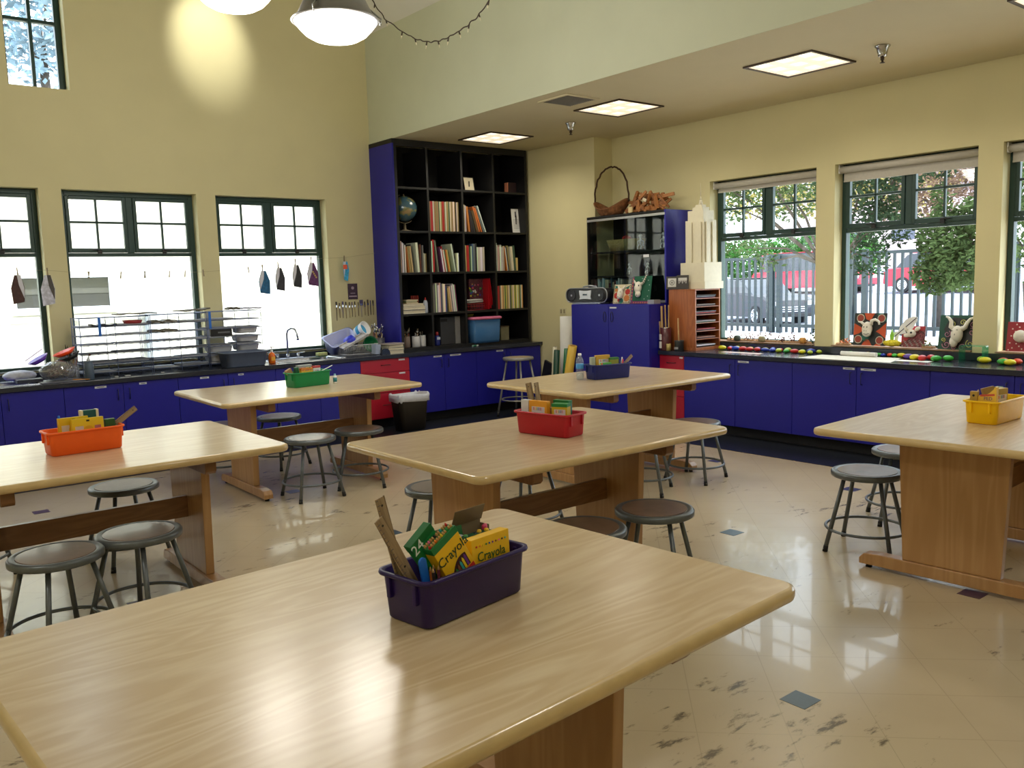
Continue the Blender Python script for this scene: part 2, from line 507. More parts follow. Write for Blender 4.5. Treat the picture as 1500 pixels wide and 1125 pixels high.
# ------------------------------------------------------------------ windows
WN = [0]
def window(P, w, h, crank=True, upper=True):
    """P maps (u, depth, z) to the room: u runs along the wall, depth outward."""
    WN[0] += 1
    o = bpy.data.objects.new('window_%d' % WN[0], None); COL.objects.link(o); struct(o)
    def part(name, boxes, m=GREEN, bev=0.004):
        b = mb()
        for x0, x1, d0, d1, z0, z1 in boxes:
            p, q = P(x0, d0, z0), P(x1, d1, z1)
            b.box(p[0], q[0], p[1], q[1], p[2], q[2])
        return b.build(name, m, o, bev=bev)
    t = 0.045
    if upper:
        zt = 1.94  # transom
        part('window_frame', [(0, t, .13, .2, SILL, HEAD), (w - t, w, .13, .2, SILL, HEAD), (t, w - t, .13, .2, HEAD - t, HEAD), (t, w - t, .135, .2, zt, zt + .035), (t, w - t, .13, .2, SILL, SILL + .03), (w / 2 - .03, w / 2 + .03, .131, .2, zt + .036, HEAD - t)])
        for s in (0, 1):
            a = t + .002 if s == 0 else w / 2 + .032
            b_ = w / 2 - .032 if s == 0 else w - t - .002
            za, zb = zt + .037, HEAD - t - .002
            f = part('window_sash', [(a, a + .033, .122, .165, za, zb), (b_ - .033, b_, .122, .165, za, zb), (a + .033, b_ - .033, .122, .165, za, za + .042), (a + .033, b_ - .033, .122, .165, zb - .033, zb), ((a + b_) / 2 - .01, (a + b_) / 2 + .01, .13, .16, za + .042, zb - .033), (a + .033, b_ - .033, .13, .16, 2.255, 2.277)])
            g = part('pane', [(a + .02, b_ - .02, .143, .147, za + .02, zb - .02)], GLASS, 0)
            # operator: a small lever on the bottom rail of the sash
            m_ = (a + b_) / 2
            k = part('crank_handle', [(m_ - .02, m_ + .02, .102, .122, za - .012, za + .03), (m_ - .07 if s == 0 else m_ - .012, m_ + .012 if s == 0 else m_ + .07, .098, .106, za + .022, za + .034)], BLACKL)
        part('pane', [(t - .01, w - t + .01, .16, .165, SILL + .02, zt + .01)], GLASS, 0)
    return o

for a, b in LEFT_WIN:
    window(lambda u, d, z, a=a: (a + u, 8.95 + d, z), b - a, HEAD)
for a, b in RIGHT_WIN:
    window(lambda u, d, z, b=b: (7.42 + d, b - u, z), b - a, HEAD)
o = bpy.data.objects.new('window_%d' % (WN[0] + 1), None); COL.objects.link(o); struct(o)
b = mb(); zz = 4.9
for x0, x1, z0, z1 in ((1.53, 1.56, 3.46, zz), (1.975, 2.03, 3.46, zz), (1.56, 1.975, 3.46, 3.49), (1.56, 1.975, zz - .04, zz), (1.757, 1.787, 3.49, zz - .04), (1.56, 1.757, 4.06, 4.09), (1.787, 1.975, 4.06, 4.09)):
    b.box(x0, x1, 9.09, 9.15, z0, z1)
b.build('window_frame', GREEN, o, bev=.004)
mb().box(1.54, 2.02, 9.118, 9.122, 3.47, zz - .01).build('pane', GLASS, o)

# roller blinds under the heads of the right-hand windows
BLIND = mat('grey_roller_blind', (188, 184, 176), 0.7, noise=0.04, nscale=40)
for i, (a, b_) in enumerate(RIGHT_WIN[:3]):
    side = ['left', 'middle', 'right'][i]
    t_ = thing('roller_blind', 'rolled-up pale grey roller blind at the top of the %s right-wall window' % side, 'blind', (7.50, (a + b_) / 2, 2.50), 0, 'roller blinds of the right wall')
    w2 = (b_ - a) / 2 - .01
    mb().cyl((0, -w2, 0.012), (0, w2, 0.012), 0.032, seg=18).build('roll', BLIND, t_)
    mb().box(0.026, 0.029, -w2 + .02, w2 - .02, -0.085 if i else -.045, 0.01).build('fabric', BLIND, t_)
    mb().box(0.02, 0.034, -w2 + .02, w2 - .02, -0.098 if i else -.058, -0.085 if i else -.045).build('hem_bar', BLIND, t_)
    for s in (-1, 1): mb().box(-.03, .035, s * w2 - .005, s * w2 + .005, -.02, .058).build('bracket', WHITEP, t_)

# ------------------------------------------------------------------ ceiling fittings
LENS = mat('troffer_lens', (250, 240, 220), 0.5, emit=(255, 240, 210), estr=0.6)
LENSB = mat('troffer_cell_centre', (255, 250, 235), 0.5, emit=(255, 246, 222), estr=1.0)
DARKF = mat('bronze_trim', (60, 44, 32), 0.5, noise=0.1, nscale=20)
names = ['nearest the bookcase', 'second from the bookcase, beside the air vent', 'third from the bookcase, large in view', 'cut off at the top right']
for (x, y), nm in zip(TROFFERS, names):
    t_ = thing('ceiling_light', 'square recessed ceiling light with parabolic cells, ' + nm, 'ceiling light', (x, y, 3.2), 0, 'recessed ceiling lights')
    b = mb()
    for s in (-1, 1):
        b.box(s * .285, s * .305, -.305, .305, -.012, 0.0); b.box(-.285, .285, s * .285, s * .305, -.012, 0.0)
    b.build('frame', DARKF, t_)
    b = mb(LENS)
    for i in range(3):
        for j in range(3):
            cx, cy = (i - 1) * .19, (j - 1) * .19
            for (p, q) in (((-1, -1), (1, -1)), ((1, -1), (1, 1)), ((1, 1), (-1, 1)), ((-1, 1), (-1, -1))):
                v = [b.bm.verts.new(c) for c in ((cx + p[0] * .094, cy + p[1] * .094, -.004), (cx + q[0] * .094, cy + q[1] * .094, -.004), (cx + q[0] * .05, cy + q[1] * .05, .018 - .0185), (cx + p[0] * .05, cy + p[1] * .05, .018 - .0185))]
                b.use(LENS).face(v)
            v = [b.bm.verts.new((cx + p[0] * .05, cy + p[1] * .05, -.0005)) for p in ((-1, -1), (1, -1), (1, 1), (-1, 1))]
            b.use(LENSB).face(v)
    b.build('louver', None, t_)

t_ = thing('air_vent', 'square grey louvred air vent in the low ceiling beside a light', 'vent', (5.50, 5.93, 3.2))
VENT = mat('vent_grey', (120, 112, 98), 0.5, noise=0.05, nscale=20)
b = mb()
for s in (-1, 1):
    b.box(s * .17, s * .2, -.2, .2, -.01, 0); b.box(-.17, .17, s * .17, s * .2, -.01, 0)
b.build('frame', CEIL, t_)
b = mb()
for k in range(14): b.cbox((0, -.16 + k * .0246, -.006), (.34, .016, .004), (0.5, 0, 0))
b.build('grille', VENT, t_)
mb().box(-.17, .17, -.17, .17, -.002, -.0005).build('duct', BLACKL, t_)

for (x, y, lb) in ((6.29, 6.76, 'chrome sprinkler head hanging in front of the bookcase ceiling light'), (6.22, 3.35, 'chrome sprinkler head on the ceiling right of the largest ceiling light')):
    t_ = thing('sprinkler_head', lb, 'sprinkler', (x, y, 3.2), 0, 'ceiling sprinklers')
    mb().lathe([(.055, 0), (.055, -.006), (.042, -.02), (.032, -.06), (.03, -.075), (.012, -.078)]).build('escutcheon', CHROME, t_)
    b = mb().cyl((0, 0, -.075), (0, 0, -.10), .014).cyl((0, 0, -.10), (0, 0, -.115), .008)
    b.lathe([(.001, -.118), (.018, -.118), (.018, -.121), (.001, -.121)])
    b.build('nozzle', DARKF, t_)

def pendant(x, y, z, lb):
    t_ = thing('pendant_lamp', lb, 'lamp', (x, y, z), 0, 'industrial pendant lamps')
    R_ = .275
    mb().lathe([(R_, 0), (R_ + .012, .004), (R_ + .006, .012), (R_ - .02, .02), (.205, .12), (.155, .24), (.12, .29), (.07, .30)], seg=40).build('shade', mat('aluminium_shade', (150, 148, 146), 0.4, metal=0.5, noise=0.05), t_)
    mb().lathe([(.001, -.125), (.08, -.123), (.15, -.108), (.2, -.08), (.235, -.045), (.265, -.008), (R_ - .004, .004)], seg=40).build('lens', mat('glowing_lens', (255, 255, 255), 0.4, emit=(255, 253, 250), estr=1.4), t_)
    mb().cyl((0, 0, .29), (0, 0, .52), .09, .085, 20).build('ballast', mat('ballast_grey', (96, 96, 98), 0.5, metal=.3, noise=.05), t_)
    zt = (4.39 + sl * (5.165 - x) if x > 1.2 else 4.39 + sl * 3.965 - sl * (1.2 - x)) - z
    mb().cyl((0, 0, .50), (0, 0, zt), .012, seg=8).build('rod', STEEL, t_)
    for k in range(3):
        a = k * 2 * PI / 3 + 3.75
        b = mb(CHROME)
        b.tube([((R_ + .012) * math.cos(a), (R_ + .012) * math.sin(a), -.01), ((R_ + .02) * math.cos(a), (R_ + .02) * math.sin(a), .03), (.225 * math.cos(a), .225 * math.sin(a), .085)], .006, 6)
        b.build('clip', None, t_)
pl = ['large industrial pendant lamp glowing at the top of the photo, string lights behind', 'second pendant lamp left of the large one, cut off by the top edge', 'unseen pendant lamp over the foreground table, added as fill light', 'unseen pendant lamp over the left side of the room, added as fill light', 'rearmost unseen pendant lamp behind the camera, added as fill light']
for p, l in zip(PENDANTS, pl): pendant(*p, l)
t_ = thing('assumed_wall_washer', 'assumed black wall washer spotlight, unseen above the left wall windows', 'lamp', (3.2, 7.75, 5.1))  # unseen fixture, assumed from the bright spot on the wall
b = mb().cyl((0, -.12, .10), (0.0, -.02, .02), .06, .065, 16); b.cyl((0, -.1, .1), (0, -.1, 1.0), .012)
b.build('housing', BLACKL, t_)

# string of fairy lights hanging from the high ceiling
t_ = thing('string_lights', 'dark string of tiny clear fairy lights sagging beside the pendant lamp', 'string lights')
pts = [(4.2, 7.35, 4.45), (4.2, 7.114, 4.153), (4.2, 6.916, 3.944), (4.2, 6.621, 3.757), (4.2, 6.40, 3.645), (4.2, 6.206, 3.578), (4.2, 6.03, 3.556), (4.2, 5.861, 3.563), (4.2, 5.69, 3.582), (4.2, 5.537, 3.62), (4.2, 5.384, 3.70), (4.2, 5.1, 3.95), (4.2, 4.75, 4.55), (4.2, 4.5, 5.1)]
fine = []
for i in range(len(pts) - 1):
    a, c = Vector(pts[i]), Vector(pts[i + 1])
    for k in range(8): fine.append(a.lerp(c, k / 8) + Vector((math.sin(i * 8 + k) * .006, 0, math.cos((i * 8 + k) * 1.3) * .004)))
mb().tube(fine, .005, 6).build('cable', mat('brown_cable', (58, 46, 36), 0.6, noise=.1), t_)
BULB = mat('clear_bulb', (235, 225, 195), 0.15, noise=.02)
for k in range(10, len(fine) - 8, 7):
    p = fine[k]; s = 1 if (k // 7) % 2 else -1
    b = mb(mat('brown_cable', (58, 46, 36)))
    q = p + Vector((0, s * .012, -.03)); r = q + Vector((0, s * .010, -.028))
    b.cyl(p, q, .006, .007, 7); b.use(BULB).cyl(q, r, .005, .001, 7)
    b.build('bulb', None, t_)
# ------------------------------------------------------------------ tables
TH, TL, TW = 0.783, 1.66, 1.17
def make_table(label):
    t = thing('art_table', label, 'table', group='maple trestle art tables')
    b = mb(TOP)
    poly = rrect(TL, TW, .055, 5)
    hw = .018
    L = []
    prof = [(-.014, TH - .038), (-.004, TH - .034), (0, TH - .024), (0, TH - .014), (-.004, TH - .004), (-.014, TH)]
    for inset, z in prof:
        p = rrect(TL + 2 * inset, TW + 2 * inset, .055 + inset, 5)
        L.append([Vector((x, y, z)) for x, y in p])
    b.use(EDGE); vv = b.rings(L, True, False, True).last
    b.use(TOP); b.face(vv[-1])
    b.build('tabletop', None, t)
    for s in (-1, 1):
        x = s * .49
        p = mb()
        p.prism([(-.265, TH - .039), (.265, TH - .039), (.235, .085), (-.235, .085)], x - .022, x + .022, Matrix(((0, 0, 1, 0), (1, 0, 0, 0), (0, 1, 0, 0), (0, 0, 0, 1))))
        p.build('leg_panel', LEGW, t, bev=.003)
        f = mb()
        f.prism([(-.46, .02), (-.46, .052), (-.435, .078), (-.36, .084), (.36, .084), (.435, .078), (.46, .052), (.46, .02)], x - .035, x + .035, Matrix(((0, 0, 1, 0), (1, 0, 0, 0), (0, 1, 0, 0), (0, 0, 0, 1))))
        f.build('foot', LEGW, t, bev=.004)
        for sy in (-1, 1): mb().cyl((x, sy * .42, 0), (x, sy * .42, .0205), .018, .012, 12).build('glide', TIP, t)
        for sx in (-1, 1):
            g = mb()
            xa, xb = x + sx * .0225, x + sx * .078
            g.prism([(-.50, TH - .039), (-.50, TH - .095), (-.485, TH - .11), (.485, TH - .11), (.50, TH - .095), (.50, TH - .039)], min(xa, xb), max(xa, xb), Matrix(((0, 0, 1, 0), (1, 0, 0, 0), (0, 1, 0, 0), (0, 0, 0, 1))))
            if sx == -s: g.build('batten', RAILW, t, bev=.003)
            else: g.bm.free()
    mb().box(-.467, .467, -.017, .017, .36, .475).build('stretcher', RAILW, t, bev=.003)
    return t
TABLES = dict(
    near=(1.037, 1.74, 3.5, 'large maple art table filling the foreground, under the purple bin'),
    mid=(2.87, 3.37, 0, 'maple art table in the centre, under the red bin'),
    green=(3.0, 6.52, -1, 'maple art table near the left counter, under the green bin'),
    blue=(4.94, 4.91, 0, 'maple art table by the tall blue cabinet, under the blue bin'),
    orange=(1.008, 4.71, 0, 'maple art table at the left edge, under the orange bin'),
    right=(4.79, 1.93, 3, 'maple art table at the right edge, under the yellow bin'))
proto = None
for k, (x, y, a, lb) in TABLES.items():
    if proto is None: proto = make_table(lb); o = proto
    else:
        o = copy_tree(proto); REG.append(o)
    o['label'] = lb
    o.location = (x, y, 0); o.rotation_euler = (0, 0, math.radians(a))

# ------------------------------------------------------------------ stools
def make_stool(sh, seatm, metal, rad=.193, foot=.248, ringz=.125, ringr=.218):
    t = thing('stool', '', 'stool')
    mb().lathe([(.001, sh - .03), (rad - .02, sh - .03), (rad - .006, sh - .034), (rad, sh - .03), (rad + .001, sh - .01), (rad - .005, sh - .002), (rad - .014, sh), (rad - .028, sh - .001), (rad - .034, sh - .004), (.001, sh - .004)], seg=44).build('seat_rim', metal, t)
    mb().lathe([(.001, sh - .0038), (rad - .034, sh - .0038), (rad - .035, sh - .0005), (.001, sh + .0005)], seg=40, smooth=False).build('seat_board', seatm, t)
    for k in range(4):
        a = PI / 4 + k * PI / 2
        p0 = Vector((.135 * math.cos(a), .135 * math.sin(a), sh - .028)); p1 = Vector((foot * math.cos(a), foot * math.sin(a), .012))
        l = mb().cyl(p0, p1, .0115, .0125, 12).build('leg', metal, t)
        mb().cyl(p1 + (p0 - p1) * .05, p1 + Vector((0, 0, -.012)), .0135, .0145, 12).build('rubber_tip', TIP, l)
    mb().tube([(ringr * math.cos(2 * PI * k / 40), ringr * math.sin(2 * PI * k / 40), ringz) for k in range(40)], .0085, 8, closed=True).build('foot_ring', metal, t)
    return t
STS = [
    (0.719, 4.127, 20, 'leftmost grey metal stool in the foreground, brown seat, before the left table'),
    (1.092, 4.226, 35, 'grey metal stool touching the leftmost one, before the left table'),
    (1.318, 5.342, 10, 'metal stool with a bluish shine, behind the left table'),
    (2.825, 6.0, 88, 'grey stool before the green-bin table, its ring over a navy tile'),
    (3.275, 6.06, 62, 'grey stool in front of the right leg of the green-bin table'),
    (3.129, 7.25, 20, 'stool behind the green-bin table, seen between its legs'),
    (2.60, 7.18, 50, 'stool mostly hidden behind the left leg of the green-bin table'),
    (2.619, 3.95, 30, 'stool at the left end of the red-bin table, speckled seat'),
    (3.38, 4.12, 15, 'stool behind the red-bin table, only its legs in view'),
    (3.106, 2.796, 27, 'dark grey stool in front of the red-bin table, whole seat in view'),
    (2.638, 2.80, 50, 'stool half hidden behind the far edge of the foreground table'),
    (5.26, 4.30, 12, 'stool at the near side of the blue-bin table, right end'),
    (4.68, 4.32, 30, 'stool hidden behind the right leg of the red-bin table'),
    (4.555, 2.495, 14, 'grey stool beside the right table, full ring and seat in view'),
    (5.263, 2.637, 40, 'stool behind the right table, half hidden by its leg'),
    (0.52, 5.62, 25, 'stool at the far left edge, only part of a leg in view')]
SPECK = mat('speckled_hardboard', (132, 122, 112), 0.4, noise=0.12, nscale=12)
base = make_stool(.457, SEATB, STEEL)
base_s = None
for i, (x, y, a, lb) in enumerate(STS):
    o = base if i == 0 else copy_tree(base)
    if i: REG.append(o)
    o['label'] = lb; o['group'] = 'low grey metal stools around the tables'
    o.location = (x, y, 0); o.rotation_euler = (0, 0, math.radians(a))
    if i in (7, 2):
        for ch in o.children:
            if ch.name.startswith('seat_board'):
                ch.data = ch.data.copy(); ch.data.materials[0] = SPECK
GALV = mat('light_grey_steel', (150, 152, 152), 0.35, metal=0.4, noise=0.06, nscale=40)
tall = make_stool(.70, SEATT, GALV, .182, .262, .20, .205)
tall['label'] = 'tall light grey stool standing by the blue cabinets under the bookcase'
tall.location = (6.40, 7.87, 0); tall.rotation_euler = (0, 0, math.radians(15))

# ------------------------------------------------------------------ base cabinets
TAGM = mat('white_name_tag', (222, 226, 236), 0.5, noise=0.02)
TAGT = mat('tag_print', (70, 72, 90), 0.6)
PULL = mat('dark_blue_pull', (18, 18, 60), 0.35, noise=0.05)
def base_unit(name, P, u0, u1, depth, doors, label, m=BLUE, drawers=None, tags=(), z1=.775, group=None, hz=.67, hend=None):
    """P(u, d, z): u along the run, d = distance back from the door face."""
    t = thing(name, label, 'cabinet', group=group)
    def bx(n, a, b, c, d, e, f, mm, par=t, bev=.0015):
        p, q = P(a, c, e), P(b, d, f)
        return mb().box(p[0], q[0], p[1], q[1], p[2], q[2]).build(n, mm, par, bev=bev)
    bx('carcass', u0 + .001, u1 - .001, .021, depth, .11, z1, BLUE if m is BLUE else RED)
    bx('toe_kick', u0 + .001, u1 - .001, .10, .12, .0025, .109, KICK)
    if drawers:
        for i, (za, zb) in enumerate(drawers):
            dr = bx('drawer', u0 + .003, u1 - .003, 0, .02, za + .003, zb - .003, m)
            h = mb(); c = (u0 + u1) / 2; zc = (za + zb) / 2 + .01
            h.tube([P(c - .055, 0, zc), P(c - .05, -.022, zc), P(c + .05, -.022, zc), P(c + .055, 0, zc)], .004, 6)
            h.build('drawer_handle', BLACKL if m is RED else PULL, dr)
            if i < 2:
                bx('name_tag', u1 - .14 if P(1, 0, 0)[0] != P(0, 0, 0)[0] else u1 - .06, u1 - .06 if P(1, 0, 0)[0] != P(0, 0, 0)[0] else u1 - .015, -.0015, -.0002, zb - .03, zb - .012, TAGM, dr, 0)
    else:
        n = len(doors)
        for i, (a, b, hs) in enumerate(doors):
            d = bx('door', a + .002, b - .002, 0, .02, .115, z1 - .003, m)
            if hs:
                hu = b - .05 if hs > 0 else a + .05
                h = mb()
                h.tube([P(hu, 0, hz - .05), P(hu, -.022, hz - .046), P(hu, -.022, hz + .046), P(hu, 0, hz + .05)], .004, 6)
                h.build('door_handle', PULL, d)
            for (c0, c1) in tags:
                if a <= (c0 + c1) / 2 <= b:
                    g = bx('name_tag', c0, c1, -.0015, -.0002, z1 - .032, z1 - .014, TAGM, d, 0)
                    bx('tag_lettering', c0 + (c1 - c0) * .2, c0 + (c1 - c0) * .8, -.0019, -.0014, z1 - .026, z1 - .021, TAGT, d, 0)
    return t
PL = lambda u, d, z: (u, 8.29 + d, z)
PR = lambda u, d, z: (6.87 + d, 6.09 - u, z)      # u runs away from the tall cabinet
D = .64
run = [(-2.95, -2.0, 'off'), (-2.0, -1.02, 'off'), (-1.02, -.30, 'off')]
G1 = 'blue base cabinets under the left counter'
base_unit('base_cabinet', PL, -.30, .66, D, [(-.30, .18, 1), (.18, .66, -1)], 'blue base cabinet beyond the left edge of the photo', group=G1)
base_unit('base_cabinet', PL, .66, 1.62, D, [(.66, 1.14, 1), (1.14, 1.62, -1)], 'blue base cabinet under the left sink, at the left edge', group=G1)
base_unit('base_cabinet', PL, 1.62, 2.60, D, [(1.62, 2.11, 1), (2.11, 2.60, -1)], 'blue base cabinet behind the orange bin, two white tags', group=G1, tags=[(1.872, 1.97), (2.251, 2.317)])
base_unit('base_cabinet', PL, 2.60, 3.57, D, [(2.60, 3.08, 1), (3.08, 3.57, -1)], 'blue base cabinet below the middle wire rack and grey tub', group=G1, tags=[(2.808, 2.893), (3.183, 3.238)])
base_unit('base_cabinet', PL, 3.57, 4.54, D, [(3.57, 4.05, 1), (4.05, 4.54, -1)], 'blue base cabinet under the sink with the tall faucet', group=G1)
base_unit('drawer_cabinet', PL, 4.54, 5.16, D, [], 'red drawer cabinet between the sink and the bookcase', RED, [(.625, .775), (.40, .625), (.115, .40)])
base_unit('base_cabinet', PL, 5.16, 6.10, D, [(5.16, 5.635, 1), (5.635, 6.10, -1)], 'blue base cabinet under the left half of the bookcase', group=G1, tags=[(5.488, 5.602), (5.718, 5.874)])
base_unit('base_cabinet', PL, 6.10, 7.12, D, [(6.10, 6.56, 1), (6.56, 7.11, -1)], 'blue base cabinet under the right half of the bookcase, behind the tall stool', group=G1, tags=[(6.403, 6.509)])
G2 = 'blue base cabinets under the right counter'
base_unit('drawer_cabinet', PR, 0.0, .33, .53, [], 'narrow red drawer cabinet beside the tall blue cabinet', RED, [(.60, .775), (.35, .60), (.115, .35)])
for i, (ya, yb, lb) in enumerate([(5.76, 4.50, 'blue base cabinet beside the narrow red drawers'), (4.50, 3.25, 'blue base cabinet under the white paper on the counter'), (3.25, 2.0, 'blue base cabinet behind the yellow bin'), (2.0, .75, 'blue base cabinet right of the yellow bin, mostly out of frame'), (.75, -.5, 'blue base cabinet beyond the right edge')]):
    u0, u1 = 6.09 - ya, 6.09 - yb; um = (u0 + u1) / 2
    tg = [[(6.09 - 5.095, 6.09 - 4.97)], [(6.09 - 4.0, 6.09 - 3.893), (6.09 - 3.837, 6.09 - 3.703)], [], [], []][i]
    base_unit('base_cabinet', PR, u0, u1, .53, [(u0, um, 1), (um, u1, -1)], lb, group=G2, tags=tg)

# worktops
b = mb()
zt0, zt1 = .778, .82
def slab(b, x0, x1, y0, y1): b.box(x0, x1, y0, y1, zt0, zt1)
# left worktop with two sink cut-outs
SINKS = [(.72, 1.46), (3.66, 4.40)]
xs = [-1.0, .72, 1.46, 3.66, 4.40, 7.125]
for i, (a, c) in enumerate(zip(xs, xs[1:])):
    if i in (1, 3):
        slab(b, a, c, 8.26, 8.37); slab(b, a, c, 8.80, 8.948)
    else: slab(b, a, c, 8.26, 8.948)
wt = tag(b.build('worktop', COUNTER, bev=.003), 'long dark worktop along the left wall with two sinks set in', 'countertop')
b = mb().box(6.84, 7.418, -.6, 6.085, zt0, zt1)
b.box(7.385, 7.418, -.6, 6.085, zt1 + .0005, .885)
tag(b.build('worktop', COUNTER, bev=.003), 'dark worktop along the right wall under the windows', 'countertop')
tag(mb().box(4.62, 5.15, 8.925, 8.949, .8205, .88).box(-1, 4.6, 8.925, 8.949, .8205, .875).build('backsplash', COUNTER), 'low dark backsplash behind the left worktop', 'backsplash')
# window sills (both walls)
for i, (a, c) in enumerate(RIGHT_WIN): struct(mb().box(7.386, 7.54, a + .001, c - .001, .891, .9).build('trim_%d' % (30 + i), mat('dusty_sill', (150, 122, 100), .7, noise=.2, nscale=30)))
for i, (a, c) in enumerate(LEFT_WIN): struct(mb().box(a + .001, c - .001, 8.93, 9.07, .8905, .896).build('trim_%d' % (40 + i), COUNTER))

# ------------------------------------------------------------------ tall blue cabinet and glazed cabinet above
t = thing('storage_cabinet', 'tall blue two-door cabinet in the corner carrying the boombox', 'cabinet', (0, 0, 0))
mb().box(6.74, 7.125, 6.092, 7.275, .10, 1.305).build('carcass', BLUE, t, bev=.002)
mb().box(6.80, 7.12, 6.10, 7.27, .0025, .099).build('toe_kick', KICK, t)
for a, c, s in ((6.685, 7.273, -1), (6.094, 6.681, 1)):
    d = mb().box(6.72, 6.739, a, c, .105, 1.303).build('door', BLUE, t, bev=.0015)
    yh = a + .055 if s < 0 else c - .05
    h = mb(PULL)
    for dy in (-.022, .022): pass
    pts = [(6.716, yh + .02 * math.cos(q), 1.17 + .055 * math.sin(q)) for q in [k * 2 * PI / 24 for k in range(24)]]
    h.tube(pts, .0035, 6, closed=True)
    h.build('door_handle', None, d)
mb().box(6.7165, 6.7195, 6.56, 6.66, 1.262, 1.278).build('name_tag', TAGM, t)

t = thing('display_cabinet', 'black-framed glass-front display cabinet with a blue side, standing high in the corner', 'cabinet')
X0, X1, Y0, Y1, Z0, Z1 = 6.99, 7.415, 6.092, 7.275, 1.31, 2.285
mb().box(X0, X1, Y0, Y0 + .02, Z0, Z1).build('side_panel', BLUE, t)['label'] = 'blue side panel'
mb().box(X0, 7.125, Y1 - .02, Y1, Z0, Z1).build('side_panel', BLACKL, t)
b = mb(BLACKL).box(X0, X1, Y0 + .0205, Y1 - .0205, Z1 - .02, Z1).box(X0, X1, Y0 + .0205, Y1 - .0205, Z0, Z0 + .02).box(7.40, X1, Y0 + .0205, Y1 - .0205, Z0 + .0205, Z1 - .0205)
b.build('carcass', None, t)
for z in (1.60, 1.87): mb().box(X0 + .03, 7.40, Y0 + .021, Y1 - .021, z, z + .016).build('shelf', BLACKL, t)
SMOKE = clear_mat('smoked_glass', (0.80, 0.86, 0.86), 0.095)
for a, c, x in ((Y0 + .022, (Y0 + Y1) / 2 + .02, X0 + .006), ((Y0 + Y1) / 2 - .02, Y1 - .022, X0 + .016)):
    mb().box(x, x + .005, a, c, Z0 + .021, Z1 - .021).build('glass_door', SMOKE, t)
mb().box(X0 - .008, X0 - .0005, Y0 + .01, Y1 - .01, Z1 - .055, Z1 - .03).build('top_rail', mat('satin_aluminium', (186, 188, 190), .35, metal=.6, noise=.04), t)
mb().box(X0 - .008, X0 - .0005, Y0 + .01, Y1 - .01, Z0 + .005, Z0 + .03).build('bottom_rail', MATS['satin_aluminium'], t)
mb().box(X0 - .003, X0 - .0005 + .003, 6.33, 6.41, 1.80, 1.83).build('name_tag', TAGM, t)

# ------------------------------------------------------------------ bookcase
t = thing('bookcase', 'tall built-in black bookcase with blue left side, four columns of open shelves', 'bookcase')
YF, YB = 8.44, 8.945
BX = [5.165, 5.60, 6.085, 6.555, 7.055]
ZS = [.86, 1.25, 1.72, 2.19, 2.68, 3.14]
mb().box(5.145, 5.165, YF, YB, .8205, 3.15).build('side_panel', BLUE, t, bev=.001)['label'] = 'blue outer side panel'
mb().box(5.1655, 5.20, YF - .001, YB, .8205, 3.199).build('side_panel', BLACKL, t, bev=.001)
mb().box(7.05, 7.085, YF - .001, YB, .8205, 3.199).build('side_panel', BLACKL, t, bev=.001)
mb().box(5.145, 5.165, YF, YB, 3.1505, 3.199).build('cornice_end', BLACKL, t)
mb().box(5.2005, 7.0495, YF, YF + .02, 3.125, 3.199).build('cornice', BLACKL, t, bev=.001)
mb().box(5.2005, 7.0495, YB - .012, YB, .8205, 3.199).build('back_panel', BLACKL, t)
mb().box(5.2005, 7.0495, YF, YB - .0125, .8205, .858).build('plinth', BLACKL, t, bev=.001)
for x in BX[1:4]: mb().box(x - .014, x + .014, YF, YB - .0125, .8585, 3.1245).build('divider', BLACKL, t, bev=.001)
cols = [(5.2005, BX[1] - .0145), (BX[1] + .0145, BX[2] - .0145), (BX[2] + .0145, BX[3] - .0145), (BX[3] + .0145, 7.0495)]
for a, c in cols:
    for z in ZS[1:5]: mb().box(a, c, YF + .001, YB - .0125, z - .024, z).build('shelf', BLACKL, t, bev=.001)
# ------------------------------------------------------------------ plastic bins with drawing things
def cmat(c, rough=.45, **k):
    return mat('colour_%02x%02x%02x' % tuple(c), tuple(c), rough, noise=.03, nscale=25, **k)
YEL, GRN, REDC, CREAM = (236, 186, 20), (24, 112, 56), (196, 44, 40), (226, 214, 186)
BINS = {}
def tote(key, x, y, yaw, col, label):
    t = thing('storage_bin', label, 'bin', (x, y, TH + .0005), math.radians(yaw), 'plastic bins on the art tables')
    m = mat('bin_%s' % key, col, .38, noise=.02, spec=.35)
    b = mb(m)
    Ls = []
    for w_, d_, z, r in ((.322, .138, 0, .02), (.334, .15, .006, .024), (.348, .162, .106, .024), (.350, .164, .110, .024), (.368, .182, .110, .03), (.372, .186, .114, .032), (.368, .182, .120, .03), (.352, .166, .120, .024), (.346, .160, .116, .022), (.330, .146, .010, .02), (.31, .126, .005, .018)):
        Ls.append([Vector((p[0], p[1], z)) for p in rrect(w_, d_, r, 5)])
    b.rings(Ls, True, True, True)
    o = b.build('bin_shell', None, t)
    for s in (-1, 1):
        for q in (-1, 1):
            mb(m).box(s * .166, s * .181, q * .045 - .006, q * .045 + .006, .058, .1095).build('grip_rib', m, t, bev=.002)
    BINS[key] = (x, y, math.radians(yaw))
    return t
def at_bin(key, lx, ly, lz):
    x, y, a = BINS[key]
    return (x + lx * math.cos(a) - ly * math.sin(a), y + lx * math.sin(a) + ly * math.cos(a), TH + lz)
def put(o, key, lx, ly, lz, rx=0, ry=0, rz=0):
    o.location = at_bin(key, lx, ly, lz)
    o.rotation_euler = (Matrix.Rotation(BINS[key][2], 3, 'Z') @ Matrix.Rotation(rz, 3, 'Z') @ Matrix.Rotation(ry, 3, 'Y') @ Matrix.Rotation(rx, 3, 'X')).to_euler()
    return o
